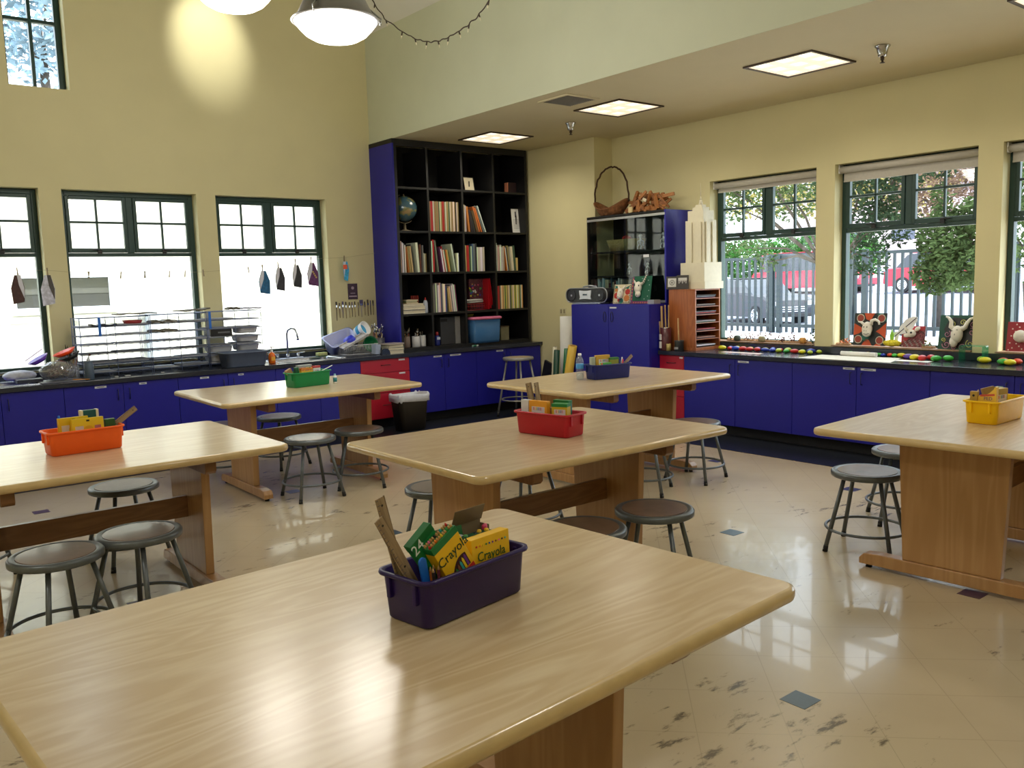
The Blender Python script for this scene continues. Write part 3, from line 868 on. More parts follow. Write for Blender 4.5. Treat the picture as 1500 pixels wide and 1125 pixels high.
CRAY = [(196, 40, 40), (230, 120, 30), (240, 200, 40), (40, 140, 70), (40, 90, 180), (110, 50, 140), (130, 80, 50), (230, 110, 160), (30, 30, 34), (60, 170, 170)]

def crayon_carton(label, w=.14, h=.12, d=.032, body=YEL, band=GRN, style='arch', word='Crayola', num=None, tips=True, group='cartons of crayons and markers in the bins'):
    """stands on z = 0, broad face towards -y"""
    t = thing('crayon_carton', label, 'box', group=group)
    mb().box(-w / 2, w / 2, -d / 2, d / 2, 0, h).build('carton_body', cmat(body), t, bev=.0012)
    if band:
        mb().box(-w / 2 - .0006, w / 2 + .0006, -d / 2 - .0006, d / 2 + .0006, h * .86, h + .0006).build('carton_lid', cmat(band), t, bev=.001)
    f = -d / 2 - .0011
    RX = (PI / 2, 0, 0)
    if style == 'arch':
        b = mb(cmat((60, 24, 26)))
        n = 14
        poly = [(-w * .33, h * .14)] + [(-w * .33 + w * .7 * k / n, h * .16 + h * .28 * math.sin(PI * (k / n) ** .8 * .62 + .0)) for k in range(n + 1)] + [(w * .37, h * .14)]
        b.prism(poly, -.0004, .0004, Matrix(((1, 0, 0, 0), (0, 0, -1, f + .0006), (0, 1, 0, 0), (0, 0, 0, 1))))
        b.build('window', None, t)
        for k in range(6):
            x = -w * .27 + k * w * .105
            mb().prism([(x, h * .15), (x + w * .075, h * .15), (x + w * .075, h * (.22 + .03 * k)), (x + w * .0375, h * (.27 + .03 * k)), (x, h * (.22 + .03 * k))], 0, .0008, Matrix(((1, 0, 0, 0), (0, 0, -1, f + .0001), (0, 1, 0, 0), (0, 0, 0, 1)))).build('printed_crayon', cmat(CRAY[(k * 3) % 10]), t)
        mb().cbox((w * .12, f + .0002, h * .075), (w * .7, .0008, h * .09)).build('red_banner', cmat(REDC), t)
        text(word, h * .27, cmat((18, 60, 30)), t, (.004, f - .0002, h * .62), RX, squeeze=.98)
    elif style == 'dots':
        for k in range(10):
            mb().cyl((-w * .38 + k * w * .085, f + .0004, h * .86), (-w * .38 + k * w * .085, f - .0004, h * .86), .0026, seg=10).build('printed_dot', cmat(CRAY[k]), t)
        text(word, h * .24, cmat((18, 84, 40)), t, (0, f - .0002, h * .66), RX, squeeze=.95)
        mb().cbox((0, f + .0002, h * .14), (w * .8, .0008, h * .12)).build('red_banner', cmat(REDC), t)
    elif style == 'label':
        mb().cbox((w * .03, f + .0002, h * .5), (w * .72, .0008, h * .5)).build('white_panel', cmat((214, 212, 222)), t)
        for k in range(8): mb().cbox((-w * .22 + k * w * .065, f - .0003, h * .66), (w * .03, .0006, h * .13)).build('printed_swatch', cmat(CRAY[k]), t)
    elif style == 'back':
        mb().cbox((-w * .28, f + .0002, h * .5), (w * .26, .0008, h * .4)).build('white_panel', cmat((206, 202, 190)), t)
        mb().cyl((0.0, f + .0004, h * .5), (0.0, f - .0004, h * .5), h * .2, seg=18).build('round_seal', cmat((214, 170, 30)), t)
        mb().cbox((w * .3, f + .0002, h * .55), (w * .2, .0008, h * .26)).build('flag_print', cmat((176, 110, 120)), t)
        mb().cbox((0, f + .0002, h * .9), (w * .1, .0008, h * .07)).build('hang_slot', cmat((60, 50, 20)), t)
    if num: text(num, h * .26, cmat((236, 240, 236)), t, (-w * .3, f - .0002, h * .88 if band and h > .1 else h * .8), RX)
    if tips:
        b = mb(cmat((170, 120, 70)))
        for k in range(12):
            for r in range(2):
                b.use(cmat(CRAY[(k * 7 + r * 3) % 10]) if (k + r) % 3 == 0 else cmat((196, 150, 92)))
                x = -w * .44 + k * w * .08
                b.cyl((x, -d * .25 + r * d * .5, h), (x, -d * .25 + r * d * .5, h + .008), .0045, .0015, 8)
        b.build('crayon_tips', None, t)
    return t
def marker(col, label, r=.0055, L_=.13, cap=True, cat='marker', cols2=None, name='marker'):
    t = thing(name, label, cat, group='loose pens, pencils and markers in the bins')
    mb().cyl((0, 0, 0), (0, 0, L_ * .68), r * .92, seg=12).build('barrel', cmat(cols2 or (232, 232, 228)), t)
    mb().lathe([(r, L_ * .66), (r * 1.04, L_ * .68), (r * .98, L_ * .97), (r * .75, L_), (.0005, L_)], seg=12).build('cap', cmat(col), t)
    return t
def pencil(col, label, L_=.17, r=.0038):
    t = thing('pencil', label, 'pencil', group='loose pens, pencils and markers in the bins')
    mb().cyl((0, 0, 0), (0, 0, L_ * .92), r, seg=6, smooth=False).build('shaft', cmat(col), t)
    mb().cyl((0, 0, L_ * .92), (0, 0, L_), r, .0006, 8).build('point', cmat((206, 166, 110)), t)
    return t
RULERM = wood('ruler_wood', (170, 148, 116), (120, 98, 70), 3, .5, .05, 'z')
def ruler(label, L_=.30, w=.027, d=.004, m=None):
    t = thing('ruler', label, 'ruler', group='wooden rulers standing in the bins')
    mb().box(-w / 2, w / 2, -d / 2, d / 2, 0, L_).build('stick', m or RULERM, t, bev=.0008)
    b = mb(TAGT)
    for k in range(int(L_ / .0127)):
        lw = w * (.32 if k % 2 == 0 else .18)
        b.box(-w / 2 + .0005, -w / 2 + .0005 + lw, -d / 2 - .0003, -d / 2 + .0003, .008 + k * .0127, .0092 + k * .0127)
    b.build('scale_marks', cmat((50, 40, 32)), t)
    for z in (.03, L_ / 2, L_ - .02): mb().cyl((0, -d / 2 - .0004, z), (0, -d / 2 + .0004, z), .003, seg=10).build('punched_hole', BLACKL, t)
    return t

tote('purple', 1.172, 1.708, 9.5, (38, 20, 84), 'dark purple plastic bin on the foreground table')
tote('orange', 1.003, 4.768, 3, (246, 102, 32), 'orange plastic bin on the table at the left edge')
tote('green', 3.085, 6.53, 8, (12, 132, 74), 'green plastic bin on the table near the left counter')
tote('red', 2.923, 3.345, 99, (178, 28, 44), 'red plastic bin on the centre table')
tote('blue', 4.935, 4.925, -11, (22, 34, 108), 'navy blue plastic bin on the table before the tall cabinet')
tote('yellow', 4.735, 1.90, 0, (246, 196, 8), 'yellow plastic bin on the table at the right edge')

# purple bin
o = crayon_carton('yellow crayon carton, wording cut off by the rim of the purple bin', .135, .14, .030, YEL, None, 'dots', tips=False); put(o, 'purple', .066, -.048, .030, rx=-.04)
o = crayon_carton('dark green marker carton numbered 10 behind the yellow carton in the purple bin', .15, .145, .034, (14, 72, 44), None, 'none', num='10', tips=False); put(o, 'purple', .06, .002, .012, rx=-.04)
o = crayon_carton('yellow and green crayon carton tilted in the left half of the purple bin', .088, .125, .034, YEL, GRN, 'arch', num=None, tips=True); put(o, 'purple', -.028, -.044, .088, rx=-.06, ry=-.50, rz=-.02)
o = crayon_carton('green carton numbered 24 leaning behind the tilted crayon carton', .078, .145, .024, (30, 134, 66), (20, 104, 50), 'none', num='24', tips=False); put(o, 'purple', -.042, -.008, .086, rx=-.04, ry=-.60, rz=-.02)
# open flat carton behind
t = thing('open_carton', 'open grey-brown cardboard carton at the back of the purple bin', 'box'); put(t, 'purple', .07, .046, .012)
b = mb(cmat((128, 112, 86)))
b.box(-.085, .085, -.018, -.0165, 0, .135).box(-.085, .085, .0165, .018, 0, .165).box(-.085, -.0835, -.016, .016, 0, .13).box(.0835, .085, -.016, .016, 0, .15).box(-.083, .083, -.016, .016, 0, .003)
b.build('tray', None, t)
b = mb(cmat((116, 100, 76))).cbox((.03, .005, .182), (.11, .0015, .045), (.35, 0, 0)); b.build('raised_flap', None, t)
b = mb(cmat((24, 96, 50))).cbox((-.045, -.0005, .150), (.09, .002, .03), (-.2, 0, 0)); b.build('green_flap', None, t)
for i, (lx, ly, lz, c, rx, ry) in enumerate([(.015, .018, .05, (206, 60, 70), .1, .1), (.028, .02, .052, (214, 100, 40), .1, .05), (.05, .018, .058, (60, 130, 60), .05, .0), (.062, .022, .05, (236, 200, 40), .1, -.1), (.092, .02, .055, (40, 40, 46), .05, -.05), (.105, .024, .06, (230, 180, 40), .1, -.05), (.115, .018, .06, (232, 190, 30), .1, .05), (.138, .022, .065, (200, 60, 100), .0, -.1), (.15, .026, .066, (216, 90, 120), 0, -.14)]):
    o = marker(c, ['red', 'orange', 'green', 'yellow', 'black', 'amber', 'light yellow', 'crimson', 'pink'][i] + ' capped marker standing behind the cartons in the purple bin', L_=.115, r=.0065, cols2=c); put(o, 'purple', lx, ly, lz - .012, rx, ry)
t = thing('sharpener', 'clear grey pencil sharpener lying among the markers in the purple bin', 'sharpener'); put(t, 'purple', .045, .03, .150)
mb().cbox((0, 0, 0), (.028, .02, .016), (.3, .3, 0)).build('sharpener_body', cmat((170, 170, 176)), t, bev=.002); mb().cyl((-.004, -.012, 0), (-.004, -.009, 0), .005, seg=10).build('hole', BLACKL, t)
o = ruler('wooden ruler leaning left out of the purple bin', .30); put(o, 'purple', -.098, .000, .014, rx=.06, ry=-.52, rz=-.02)
o = ruler('upright wooden ruler in the purple bin, dark scale marks', .305); put(o, 'purple', -.125, .036, .014, rx=.03, ry=-.27, rz=-.02)
t = thing('glue_stick', 'blue plastic knife with rounded end in the left end of the purple bin', 'tool'); put(t, 'purple', -.112, -.028, .02, rx=.1, ry=-.26)
mb().prism(rrect(.022, .15, .0105, 5, 0, .075), -.003, .003, Matrix(((1, 0, 0, 0), (0, 0, 1, 0), (0, 1, 0, 0), (0, 0, 0, 1)))).build('blade', cmat((30, 110, 220)), t, bev=.001)
t.name = 'plastic_knife'
mb().cbox((0, 0, .045), (.023, .0075, .05)).build('grip', cmat((20, 90, 190)), t, bev=.001)
for i, (lx, ly, c, ry, w_) in enumerate([(-.108, -.035, (196, 110, 40), -.12, 'orange'), (-.100, -.045, (120, 50, 60), -.05, 'maroon'), (-.096, -.03, (70, 50, 110), -.1, 'violet'), (-.112, -.048, (60, 46, 40), -.12, 'dark brown')]):
    o = pencil(c, w_ + ' pencil standing in the left end of the purple bin', .125); put(o, 'purple', lx, ly, .012, .05, ry)

# orange bin
o = crayon_carton('yellow carton back with flag print at the front of the orange bin', .15, .125, .028, (226, 196, 28), None, 'back', tips=False); put(o, 'orange', .018, -.030, .044, rx=-.06)
o = crayon_carton('yellow carton with grey label at the left of the orange bin', .14, .125, .028, (216, 184, 24), None, 'back', tips=False); put(o, 'orange', -.04, .006, .052, rx=-.05)
o = crayon_carton('teal carton with cream ends standing highest in the orange bin', .085, .13, .034, (18, 80, 84), None, 'none', tips=False); put(o, 'orange', .045, .036, .072)
for s in (-1, 1): mb().box(s * .0435, s * .031, -.0175, .0175, -.001, .131).build('cream_end', cmat(CREAM), o)
o = crayon_carton('green carton at the right end of the orange bin', .05, .13, .03, (40, 92, 44), None, 'none', tips=False); put(o, 'orange', .128, -.01, .02)
o = ruler('wooden ruler sloping out of the right end of the orange bin', .26, .03); put(o, 'orange', .055, .005, .044, rx=0, ry=.98)
o = marker((30, 110, 220), 'blue marker standing at the left of the orange bin', L_=.16, cols2=(30, 110, 220)); put(o, 'orange', -.10, .02, .03)
o = marker((236, 200, 30), 'yellow marker tip at the left end of the orange bin', L_=.09, cols2=(236, 200, 30), r=.008); put(o, 'orange', -.13, -.045, .045, 0, .9)

# green bin
o = crayon_carton('yellow crayon carton with orange edge in the green bin', .11, .12, .028, (226, 176, 40), (204, 120, 30), 'dots', tips=True); put(o, 'green', -.03, -.03, .028)
o = crayon_carton('dark green slim carton at the left of the green bin', .03, .12, .03, (16, 84, 50), None, 'none', tips=False); put(o, 'green', -.105, .0, .04)
o = crayon_carton('pale carton with red edge at the right of the green bin', .07, .12, .026, (220, 220, 210), (190, 60, 60), 'label', tips=False); put(o, 'green', .085, .0, .036)
o = crayon_carton('torn brown carton at the left end of the green bin', .05, .12, .03, (170, 130, 80), None, 'none', tips=False); put(o, 'green', -.118, .03, .034, ry=-.40)
o = crayon_carton('long grey flat carton laid across the green bin', .13, .04, .04, (150, 156, 150), None, 'none', tips=False); put(o, 'green', -.01, .03, .13)
o = marker((230, 236, 240), 'white brush handle sticking out right of the green bin', L_=.15, r=.004); put(o, 'green', .09, -.02, .10, 0, 1.25)
t = thing('glue_bottle', 'small white bottle with a teal label beside the green bin', 'bottle', (3.315, 6.50, TH + .0005))
mb().lathe([(.001, 0), (.014, 0), (.016, .003), (.016, .055), (.012, .062), (.008, .066), (.001, .066)]).build('bottle_body', WHITEP, t)
mb().lathe([(.0165, .012), (.0168, .012), (.0168, .048), (.0165, .048)]).build('bottle_label', cmat((40, 130, 140)), t)
mb().lathe([(.001, .066), (.009, .066), (.009, .078), (.001, .079)]).build('bottle_cap', cmat((150, 200, 220)), t)

# red bin (its long side runs towards the viewer)
o = crayon_carton('white and orange carton across the left half of the red bin', .12, .12, .03, (232, 160, 40), None, 'label', tips=False); put(o, 'red', .035, .044, .056, rx=-.03, rz=PI)
o = crayon_carton('white striped carton at the far left corner of the red bin', .05, .12, .03, (216, 218, 226), None, 'none', tips=False); put(o, 'red', .125, .040, .056, rz=PI)
o = crayon_carton('yellow and green carton at the right of the red bin', .085, .115, .05, (206, 178, 40), (24, 128, 60), 'label', tips=False); put(o, 'red', -.085, .012, .052, rz=PI + .3)
o = crayon_carton('teal carton behind the yellow one in the red bin', .10, .115, .03, (30, 110, 100), (24, 120, 60), 'label', tips=False); put(o, 'red', -.05, -.045, .060, rz=PI + .02)
o = crayon_carton('brown carton corner at the back of the red bin', .10, .11, .03, (170, 120, 60), None, 'none', tips=False); put(o, 'red', .08, -.045, .02, rz=PI)
o = ruler('thick wooden ruler leaning out of the left of the red bin', .25, .038, .008); put(o, 'red', .092, .002, .014, rx=-.02, ry=-.22, rz=PI)
o = ruler('second wooden ruler beside the thick one in the red bin', .25, .034, .008, wood('pale_ruler', (186, 166, 130), (140, 118, 88), 3, .5, .05, 'z')); put(o, 'red', .070, -.018, .014, rx=-.02, ry=-.22, rz=PI - .25)

# blue bin
o = crayon_carton('long yellow carton lying across the blue bin', .13, .13, .03, (206, 160, 50), None, 'label', tips=False); put(o, 'blue', -.04, .02, .058)
o = crayon_carton('olive green carton in the right half of the blue bin', .08, .125, .034, (150, 150, 40), (60, 120, 50), 'none', tips=False); put(o, 'blue', .055, .0, .04)
o = crayon_carton('striped grey carton at the left end of the blue bin', .04, .13, .03, (176, 184, 160), None, 'none', tips=False); put(o, 'blue', -.13, .025, .046)
o = crayon_carton('light green carton lying low at the front of the blue bin', .10, .10, .02, (90, 176, 70), None, 'none', tips=False); put(o, 'blue', -.04, -.03, .03)
for i, (lx, ly, c, h_, w_) in enumerate([(-.09, -.045, (230, 90, 60), .125, 'orange-red'), (.10, .0, (30, 40, 90), .15, 'navy'), (.112, .02, (40, 140, 150), .15, 'teal'), (.122, -.02, (220, 60, 80), .14, 'red'), (.13, .01, (240, 240, 236), .155, 'white'), (-.12, -.04, (220, 210, 60), .12, 'yellow')]):
    o = marker(c, w_ + ' capped marker standing in the blue bin', L_=h_ - .005, cols2=c, r=.006); put(o, 'blue', lx, ly, .012, .05, .02 * i)
o = ruler('wooden ruler sloping out of the right end of the blue bin', .2, .028); put(o, 'blue', .075, -.02, .040, ry=.85)

# yellow bin
o = crayon_carton('small buff carton standing at the left corner of the yellow bin', .035, .125, .03, (176, 142, 60), None, 'none', tips=False); put(o, 'yellow', -.148, .040, .040, rx=0, ry=.0, rz=-PI / 2 + .1)
mb().cyl((0, -.0156, .105), (0, -.0166, .105), .006, seg=14).build('punched_hole', BLACKL, o)
# pointed carton with printed word, facing the left end
t = thing('cut_carton', 'yellow carton cut on a curve with red banner and printed letters in the yellow bin', 'box'); put(t, 'yellow', -.140, -.022, .062, rz=-PI / 2)
P3 = Matrix(((1, 0, 0, 0), (0, 0, 1, 0), (0, 1, 0, 0), (0, 0, 0, 1)))
mb().prism([(-.045, 0), (.045, 0), (.045, .130), (.038, .134), (.03, .118), (.012, .1), (-.012, .085), (-.045, .078)], -.012, .012, P3).build('carton_body', cmat((232, 190, 70)), t)
mb().cbox((.002, -.0125, .088), (.07, .001, .010), (0, -.12, 0)).build('red_banner', cmat((200, 80, 60)), t)
text('PED', .024, cmat((60, 60, 130)), t, (.006, -.0128, .070), (PI / 2, 0, 0))
o = crayon_carton('brown carton with pointed top in the middle of the yellow bin', .06, .155, .024, (150, 120, 70), None, 'none', tips=False); put(o, 'yellow', -.05, -.025, .030, rx=-.12, ry=-.25, rz=-.8)
o = crayon_carton('buff and yellow carton at the right of the yellow bin', .11, .125, .04, (188, 160, 70), None, 'label', tips=False); put(o, 'yellow', .03, .0, .04, rz=-.2)
o = crayon_carton('green carton at the far right of the yellow bin', .05, .13, .03, (40, 96, 40), None, 'none', tips=False); put(o, 'yellow', .11, .03, .034)
for i, (lx, ly, c, w_) in enumerate([(-.06, .055, (150, 130, 110), 'brown-grey'), (-.045, .06, (110, 110, 112), 'grey'), (-.03, .05, (40, 50, 90), 'navy'), (-.01, .055, (170, 170, 168), 'silver'), (.0, .045, (60, 60, 64), 'charcoal'), (-.075, .03, (190, 170, 60), 'mustard')]):
    o = pencil(c, w_ + ' pencil standing at the back of the yellow bin', .15); put(o, 'yellow', lx, ly, .012, .02 * (i - 3), .02)

# water bottle on the blue table
t = thing('water_bottle', 'clear plastic water bottle with a blue label on the table beside the navy bin', 'bottle', (4.725, 5.03, TH + .0005))
CLEARP = clear_mat('clear_plastic', (0.93, 0.96, 0.98), 0.12, 0.12, (.8, .86, .92))
mb().lathe([(.001, 0), (.026, 0), (.031, .006), (.029, .02), (.032, .032), (.029, .044), (.032, .056), (.030, .07), (.031, .09), (.031, .125), (.032, .14), (.029, .158), (.020, .178), (.0125, .190), (.0125, .196)], seg=28).build('bottle_body', CLEARP, t)
mb().lathe([(.0318, .088), (.0322, .09), (.0322, .126), (.0318, .128)], seg=28).build('bottle_label', cmat((70, 150, 220)), t)
mb().lathe([(.014, .192), (.0145, .194), (.0145, .208), (.013, .210), (.001, .210)]).build('bottle_cap', WHITEP, t)
mb().lathe([(.001, .004), (.0285, .008), (.028, .05), (.001, .05)]).build('water', clear_mat('water', (.9, .95, .97), .1, .05), t)

# ------------------------------------------------------------------ waste bin, rolls
t = thing('waste_bin', 'dark brown rectangular waste bin lined with a white bag, before red drawers', 'bin', (4.97, 8.02, 0))
b = mb(mat('dark_brown_plastic', (44, 40, 36), .45, noise=.05))
b.rings([[Vector((p[0], p[1], z)) for p in rrect(w_, d_, .04, 4)] for w_, d_, z in ((.30, .19, .0), (.37, .235, .37), (.385, .245, .375), (.385, .245, .385), (.36, .225, .385), (.28, .17, .01))], True, True, True)
b.build('bin_body', None, t)
b = mb(mat('white_bin_liner', (206, 212, 226), .35, noise=.05, nscale=18, bump=.6))
Ls = []
for j, (w_, d_, z) in enumerate(((.376, .238, .325), (.392, .254, .33), (.398, .26, .37), (.40, .262, .392), (.385, .25, .402), (.36, .22, .398), (.34, .2, .36), (.26, .15, .10))):
    lp = []
    for i, p in enumerate(rrect(w_, d_, .045, 6)):
        k = 1 + .012 * math.sin(i * 2.3 + j); lp.append(Vector((p[0] * k, p[1] * k, z + .012 * math.sin(i * 1.7) * (1 if j in (0, 1, 3, 4) else 0))))
    Ls.append(lp)
b.rings(Ls, False, True, True); b.build('liner', None, t)

def roll(name, label, p0, p1, r, m, hollow=True, mend=None):
    t = thing(name, label, 'roll')
    p0, p1 = Vector(p0), Vector(p1)
    b = mb(m).cyl(p0, p1, r, seg=24)
    b.build('sheet', None, t)
    if hollow:
        d = (p1 - p0).normalized()
        mb().cyl(p1 + d * .0005, p1 + d * .002, r * .6, seg=20).build('core', mend or BLACKL, t)
    return t
roll('paper_roll', 'tall white paper roll standing in the corner beside the tall blue cabinet', (6.98, 7.66, .003), (7.03, 7.69, 1.15), .085, PAPER, True, cmat((200, 196, 190)))
roll('paper_roll', 'cream paper roll leaning between the white roll and the cabinet', (6.90, 7.46, .003), (7.0, 7.49, 1.13), .05, cmat((226, 214, 196)), True)
roll('paper_roll', 'yellow paper tube leaning against the tall blue cabinet', (6.66, 7.40, .003), (6.66, 7.20, .84), .050, cmat((206, 170, 62)), True, cmat((150, 110, 40)))
roll('paper_roll', 'dark green roll standing among the paper rolls', (6.62, 7.50, .003), (6.66, 7.47, .78), .034, cmat((14, 60, 44)), True)
roll('paper_roll', 'green striped tube behind the dark green roll', (6.72, 7.46, .003), (6.78, 7.43, .79), .032, cmat((20, 100, 60)), True)
roll('paper_roll', 'thin silver and cream tube left of the dark green roll', (6.66, 7.585, .003), (6.70, 7.55, .81), .026, cmat((196, 192, 170)), True)
t = thing('black_box', 'folded black cardboard V standing on the floor left of the paper rolls', 'cardboard', (6.95, 7.93, 0))
b = mb(cmat((30, 30, 32))); b.cbox((-.02, .09, .30), (.03, .14, .62), (.32, 0, 0)); b.cbox((-.02, -.07, .26), (.028, .10, .56), (-.35, 0, 0)); b.build('panels', None, t)
t.name = 'folded_cardboard'
roll('paper_roll', 'red tube almost hidden beside the yellow tube', (6.69, 7.31, .003), (6.685, 7.305, .62), .02, cmat((170, 26, 40)), False)
t = thing('wall_socket', 'cream double wall socket above the white paper roll', 'socket', (7.1295, 7.87, 1.205))
mb().box(-.005, 0, -.06, .06, -.04, .04).build('plate', cmat((206, 200, 164)), t, bev=.002)
b = mb(cmat((150, 140, 110)));
for s in (-1, 1): b.box(-.0065, -.005, s * .028 - .014, s * .028 + .014, -.024, .024)
b.build('sockets', None, t)
# ------------------------------------------------------------------ books and things in the bookcase
PAGE = mat('book_pages', (214, 206, 186), .8, noise=.06, nscale=60)
CN = [((206, 200, 184), 'cream'), ((232, 232, 228), 'white'), ((150, 122, 84), 'tan'), ((168, 40, 44), 'red'), ((60, 92, 64), 'green'), ((60, 80, 120), 'blue'), ((44, 42, 46), 'black'), ((190, 104, 50), 'orange'), ((110, 110, 112), 'grey'), ((92, 62, 44), 'brown'), ((204, 184, 112), 'yellow'), ((120, 60, 100), 'purple')]
CD = {n: c for c, n in CN}
def book(color, th, h, dp, x, z, lean, where, grp, yoff=0.0, word='book', flat=False, tall_word=True):
    c = CD[color]
    c = tuple(max(0, min(255, int(v * random.uniform(.88, 1.08)))) for v in c)
    c = tuple(v // 8 * 8 for v in c)
    b = mb(cmat(c, .55))
    y0 = YF + .035 + yoff
    T = Matrix.Translation((x, y0, z)) @ Matrix.Rotation(lean, 4, 'Y')
    cv = min(.003, th * .2)
    b.box(0, th, 0, .003, 0, h, T); b.box(0, cv, .0031, dp, 0, h, T); b.box(th - cv, th, .0031, dp, 0, h, T)
    b.use(PAGE).box(cv, th - cv, .0031, dp - .004, .003, h - .004, T)
    o = b.build(word.replace(' ', '_'), None)
    size = 'tall ' if h > .335 else ('short ' if h < .25 else '')
    thn = 'thick ' if th > .028 else ('thin ' if th < .012 else '')
    ln = 'leaning ' if abs(lean) > .08 else ''
    tag(o, (ln + size + thn + color + ' ' + word + ' ' + where).strip(), word.split()[-1] if word != 'magazine' else 'magazine', grp)
    return o
def row(cells, x0, z, where, grp, word='book', lean=0, yj=.012, dp=.2):
    x = x0
    prev = None
    for col, th, h in cells:
        ln = lean
        if isinstance(col, tuple): col, ln = col
        if prev is not None and -ln > prev: x += h * (math.tan(-ln) - math.tan(prev)) + .002
        prev = max(-ln, 0)
        if ln > 0: book(col, th, h, dp, x, z + .0006 , ln, where, grp, random.uniform(0, yj), word) ; x += th / math.cos(ln) + .0008
        elif ln < 0:
            book(col, th, h, dp, x, z + .0006 + th * math.sin(-ln) * 0 , ln, where, grp, random.uniform(0, yj), word); x += th / math.cos(ln) + .0008
        else: book(col, th, h, dp, x, z + .0006, 0, where, grp, random.uniform(0, yj), word); x += th + .0008
    return x
CX = [a + .002 for a, c in cols]
W = ['in the first bookcase column', 'in the second bookcase column', 'in the third bookcase column', 'in the rightmost bookcase column']
Z2, Z3, Z4, Z5 = 2.1900, 1.7200, 1.2500, .8585
# second row from top: magazines and leaning books
pal = ['tan', 'tan', 'red', 'red', 'cream', 'tan', 'tan', 'tan', 'tan', 'green', 'cream', 'tan', 'red', 'red', 'tan', 'cream', 'tan', 'tan', 'green', 'cream', 'tan', 'tan', 'cream', 'tan', 'black', 'cream', 'tan']
row([(c, .0150, .345 + random.uniform(-.003, .003)) for c in pal], CX[1] + .004, Z2, W[1] + ', globe row', 'magazines in the second column beside the globe', 'magazine', 0, .003, .24)
row([('cream', .014, .37), ('tan', .012, .33), ('cream', .012, .32), ('cream', .012, .31)], CX[2], Z2, W[2] + ', globe row', 'books beside the magazines', 'book')
row([(('orange', -.10), .026, .30), (('black', -.14), .026, .26), (('black', -.18), .03, .25)], CX[2] + .085, Z2, W[2] + ', globe row', 'books beside the magazines')
row([(('brown', -.28), .034, .26), (('orange', -.28), .022, .31), (('orange', -.32), .018, .30), (('grey', -.34), .016, .32), (('white', -.36), .012, .33)], CX[2] + .205, Z2, W[2] + ', globe row', 'books beside the magazines')
# third row
def rnd(n, hs, pals, lean=0, th=(.009, .024)):
    return [((random.choice(pals), lean) if lean else random.choice(pals), random.uniform(*th), random.uniform(*hs)) for _ in range(n)]
A_ = ['cream', 'white', 'cream', 'white', 'grey', 'tan', 'black', 'blue', 'white']
G3 = 'books on the middle bookcase shelf'
x = row([('grey', .016, .36), ('cream', .014, .355), ('white', .012, .34), ('cream', .012, .33), ('grey', .012, .33), ('white', .012, .31)], CX[0] + .01, Z3, W[0] + ', middle row', G3)
x = row([(('orange', -.08), .012, .29), (('tan', -.08), .022, .30), (('yellow', -.10), .02, .30), (('black', -.10), .012, .32)], x + .03, Z3, W[0] + ', middle row', G3)
x = row([(('white', -.06), .03, .34), ('brown', .016, .32), ('black', .014, .30), ('grey', .02, .31), ('cream', .012, .22)], x + .045, Z3, W[0] + ', middle row', G3)
row([('cream', .014, .215), ('tan', .016, .215)], x, Z3, W[0] + ', middle row', G3)
x = row([('cream', .014, .38), ('white', .014, .36), ('red', .026, .375), (('grey', -.10), .02, .37)], CX[1] + .01, Z3, W[1] + ', middle row', G3)
x = row([(('purple', -.13), .012, .29), (('white', -.13), .014, .27), (('red', -.13), .010, .30), (('cream', -.15), .02, .26), (('green', -.15), .014, .25), (('orange', -.15), .016, .26), (('yellow', -.15), .012, .26)], x + .05, Z3, W[1] + ', middle row', G3)
x = row([(('cream', -.16), .02, .33), (('black', -.14), .012, .32), ('white', .018, .22), ('white', .016, .22)], x + .06, Z3, W[1] + ', middle row', G3)
x = row([('green', .018, .32), ('yellow', .016, .31), ('red', .036, .31), ('green', .016, .29), ('black', .012, .32), ('cream', .016, .30), ('blue', .016, .33), ('grey', .016, .33), ('grey', .018, .33), ('black', .022, .335), ('white', .014, .29), ('cream', .04, .29)], CX[2] + .005, Z3, W[2] + ', middle row', G3)
row([('white', .03, .29), ('cream', .026, .29)], x, Z3, W[2] + ', middle row', G3)
x = row([('cream', .014, .34), ('white', .016, .34)] + [(random.choice(['cream', 'white', 'tan']), .0115, random.uniform(.29, .32)) for _ in range(9)], CX[3] + .004, Z3, W[3] + ', middle row', G3)
x = row([(('orange', -.13), .012, .30), (('white', -.13), .012, .29), (('black', -.13), .012, .30), (('tan', -.12), .022, .31)], x + .042, Z3, W[3] + ', middle row', G3)
row([(('cream', -.08), .03, .30), (('green', -.08), .03, .31), ('yellow', .03, .16)], x + .025, Z3, W[3] + ', middle row', G3)
# fourth row
x = row([(random.choice(['white', 'white', 'cream', 'blue', 'grey']), .013, random.uniform(.315, .345)) for _ in range(13)] + [('blue', .02, .30)], CX[1] + .02, Z4, W[1] + ', second row from the bottom', 'white magazines in the second column', 'magazine', 0, .004, .23)
row([(('yellow', -.08), .022, .28), (('cream', -.1), .014, .30), (('grey', -.1), .014, .32), (('white', -.1), .016, .31), (('cream', -.1), .014, .33), (('white', -.1), .014, .32), (('purple', -.1), .014, .32)], x + .03, Z4, W[1] + ', second row from the bottom', 'white magazines in the second column', 'magazine', 0, .004, .23)
row([('cream', .014, .285), ('red', .018, .285), ('red', .018, .285)] + [(['yellow', 'cream', 'yellow', 'tan'][k % 4] if k % 5 else 'green', .0152, .29) for k in range(23)], CX[3] + .006, Z4, W[3] + ', second row from the bottom', 'yellow magazines in the rightmost column', 'magazine', 0, .003, .22)
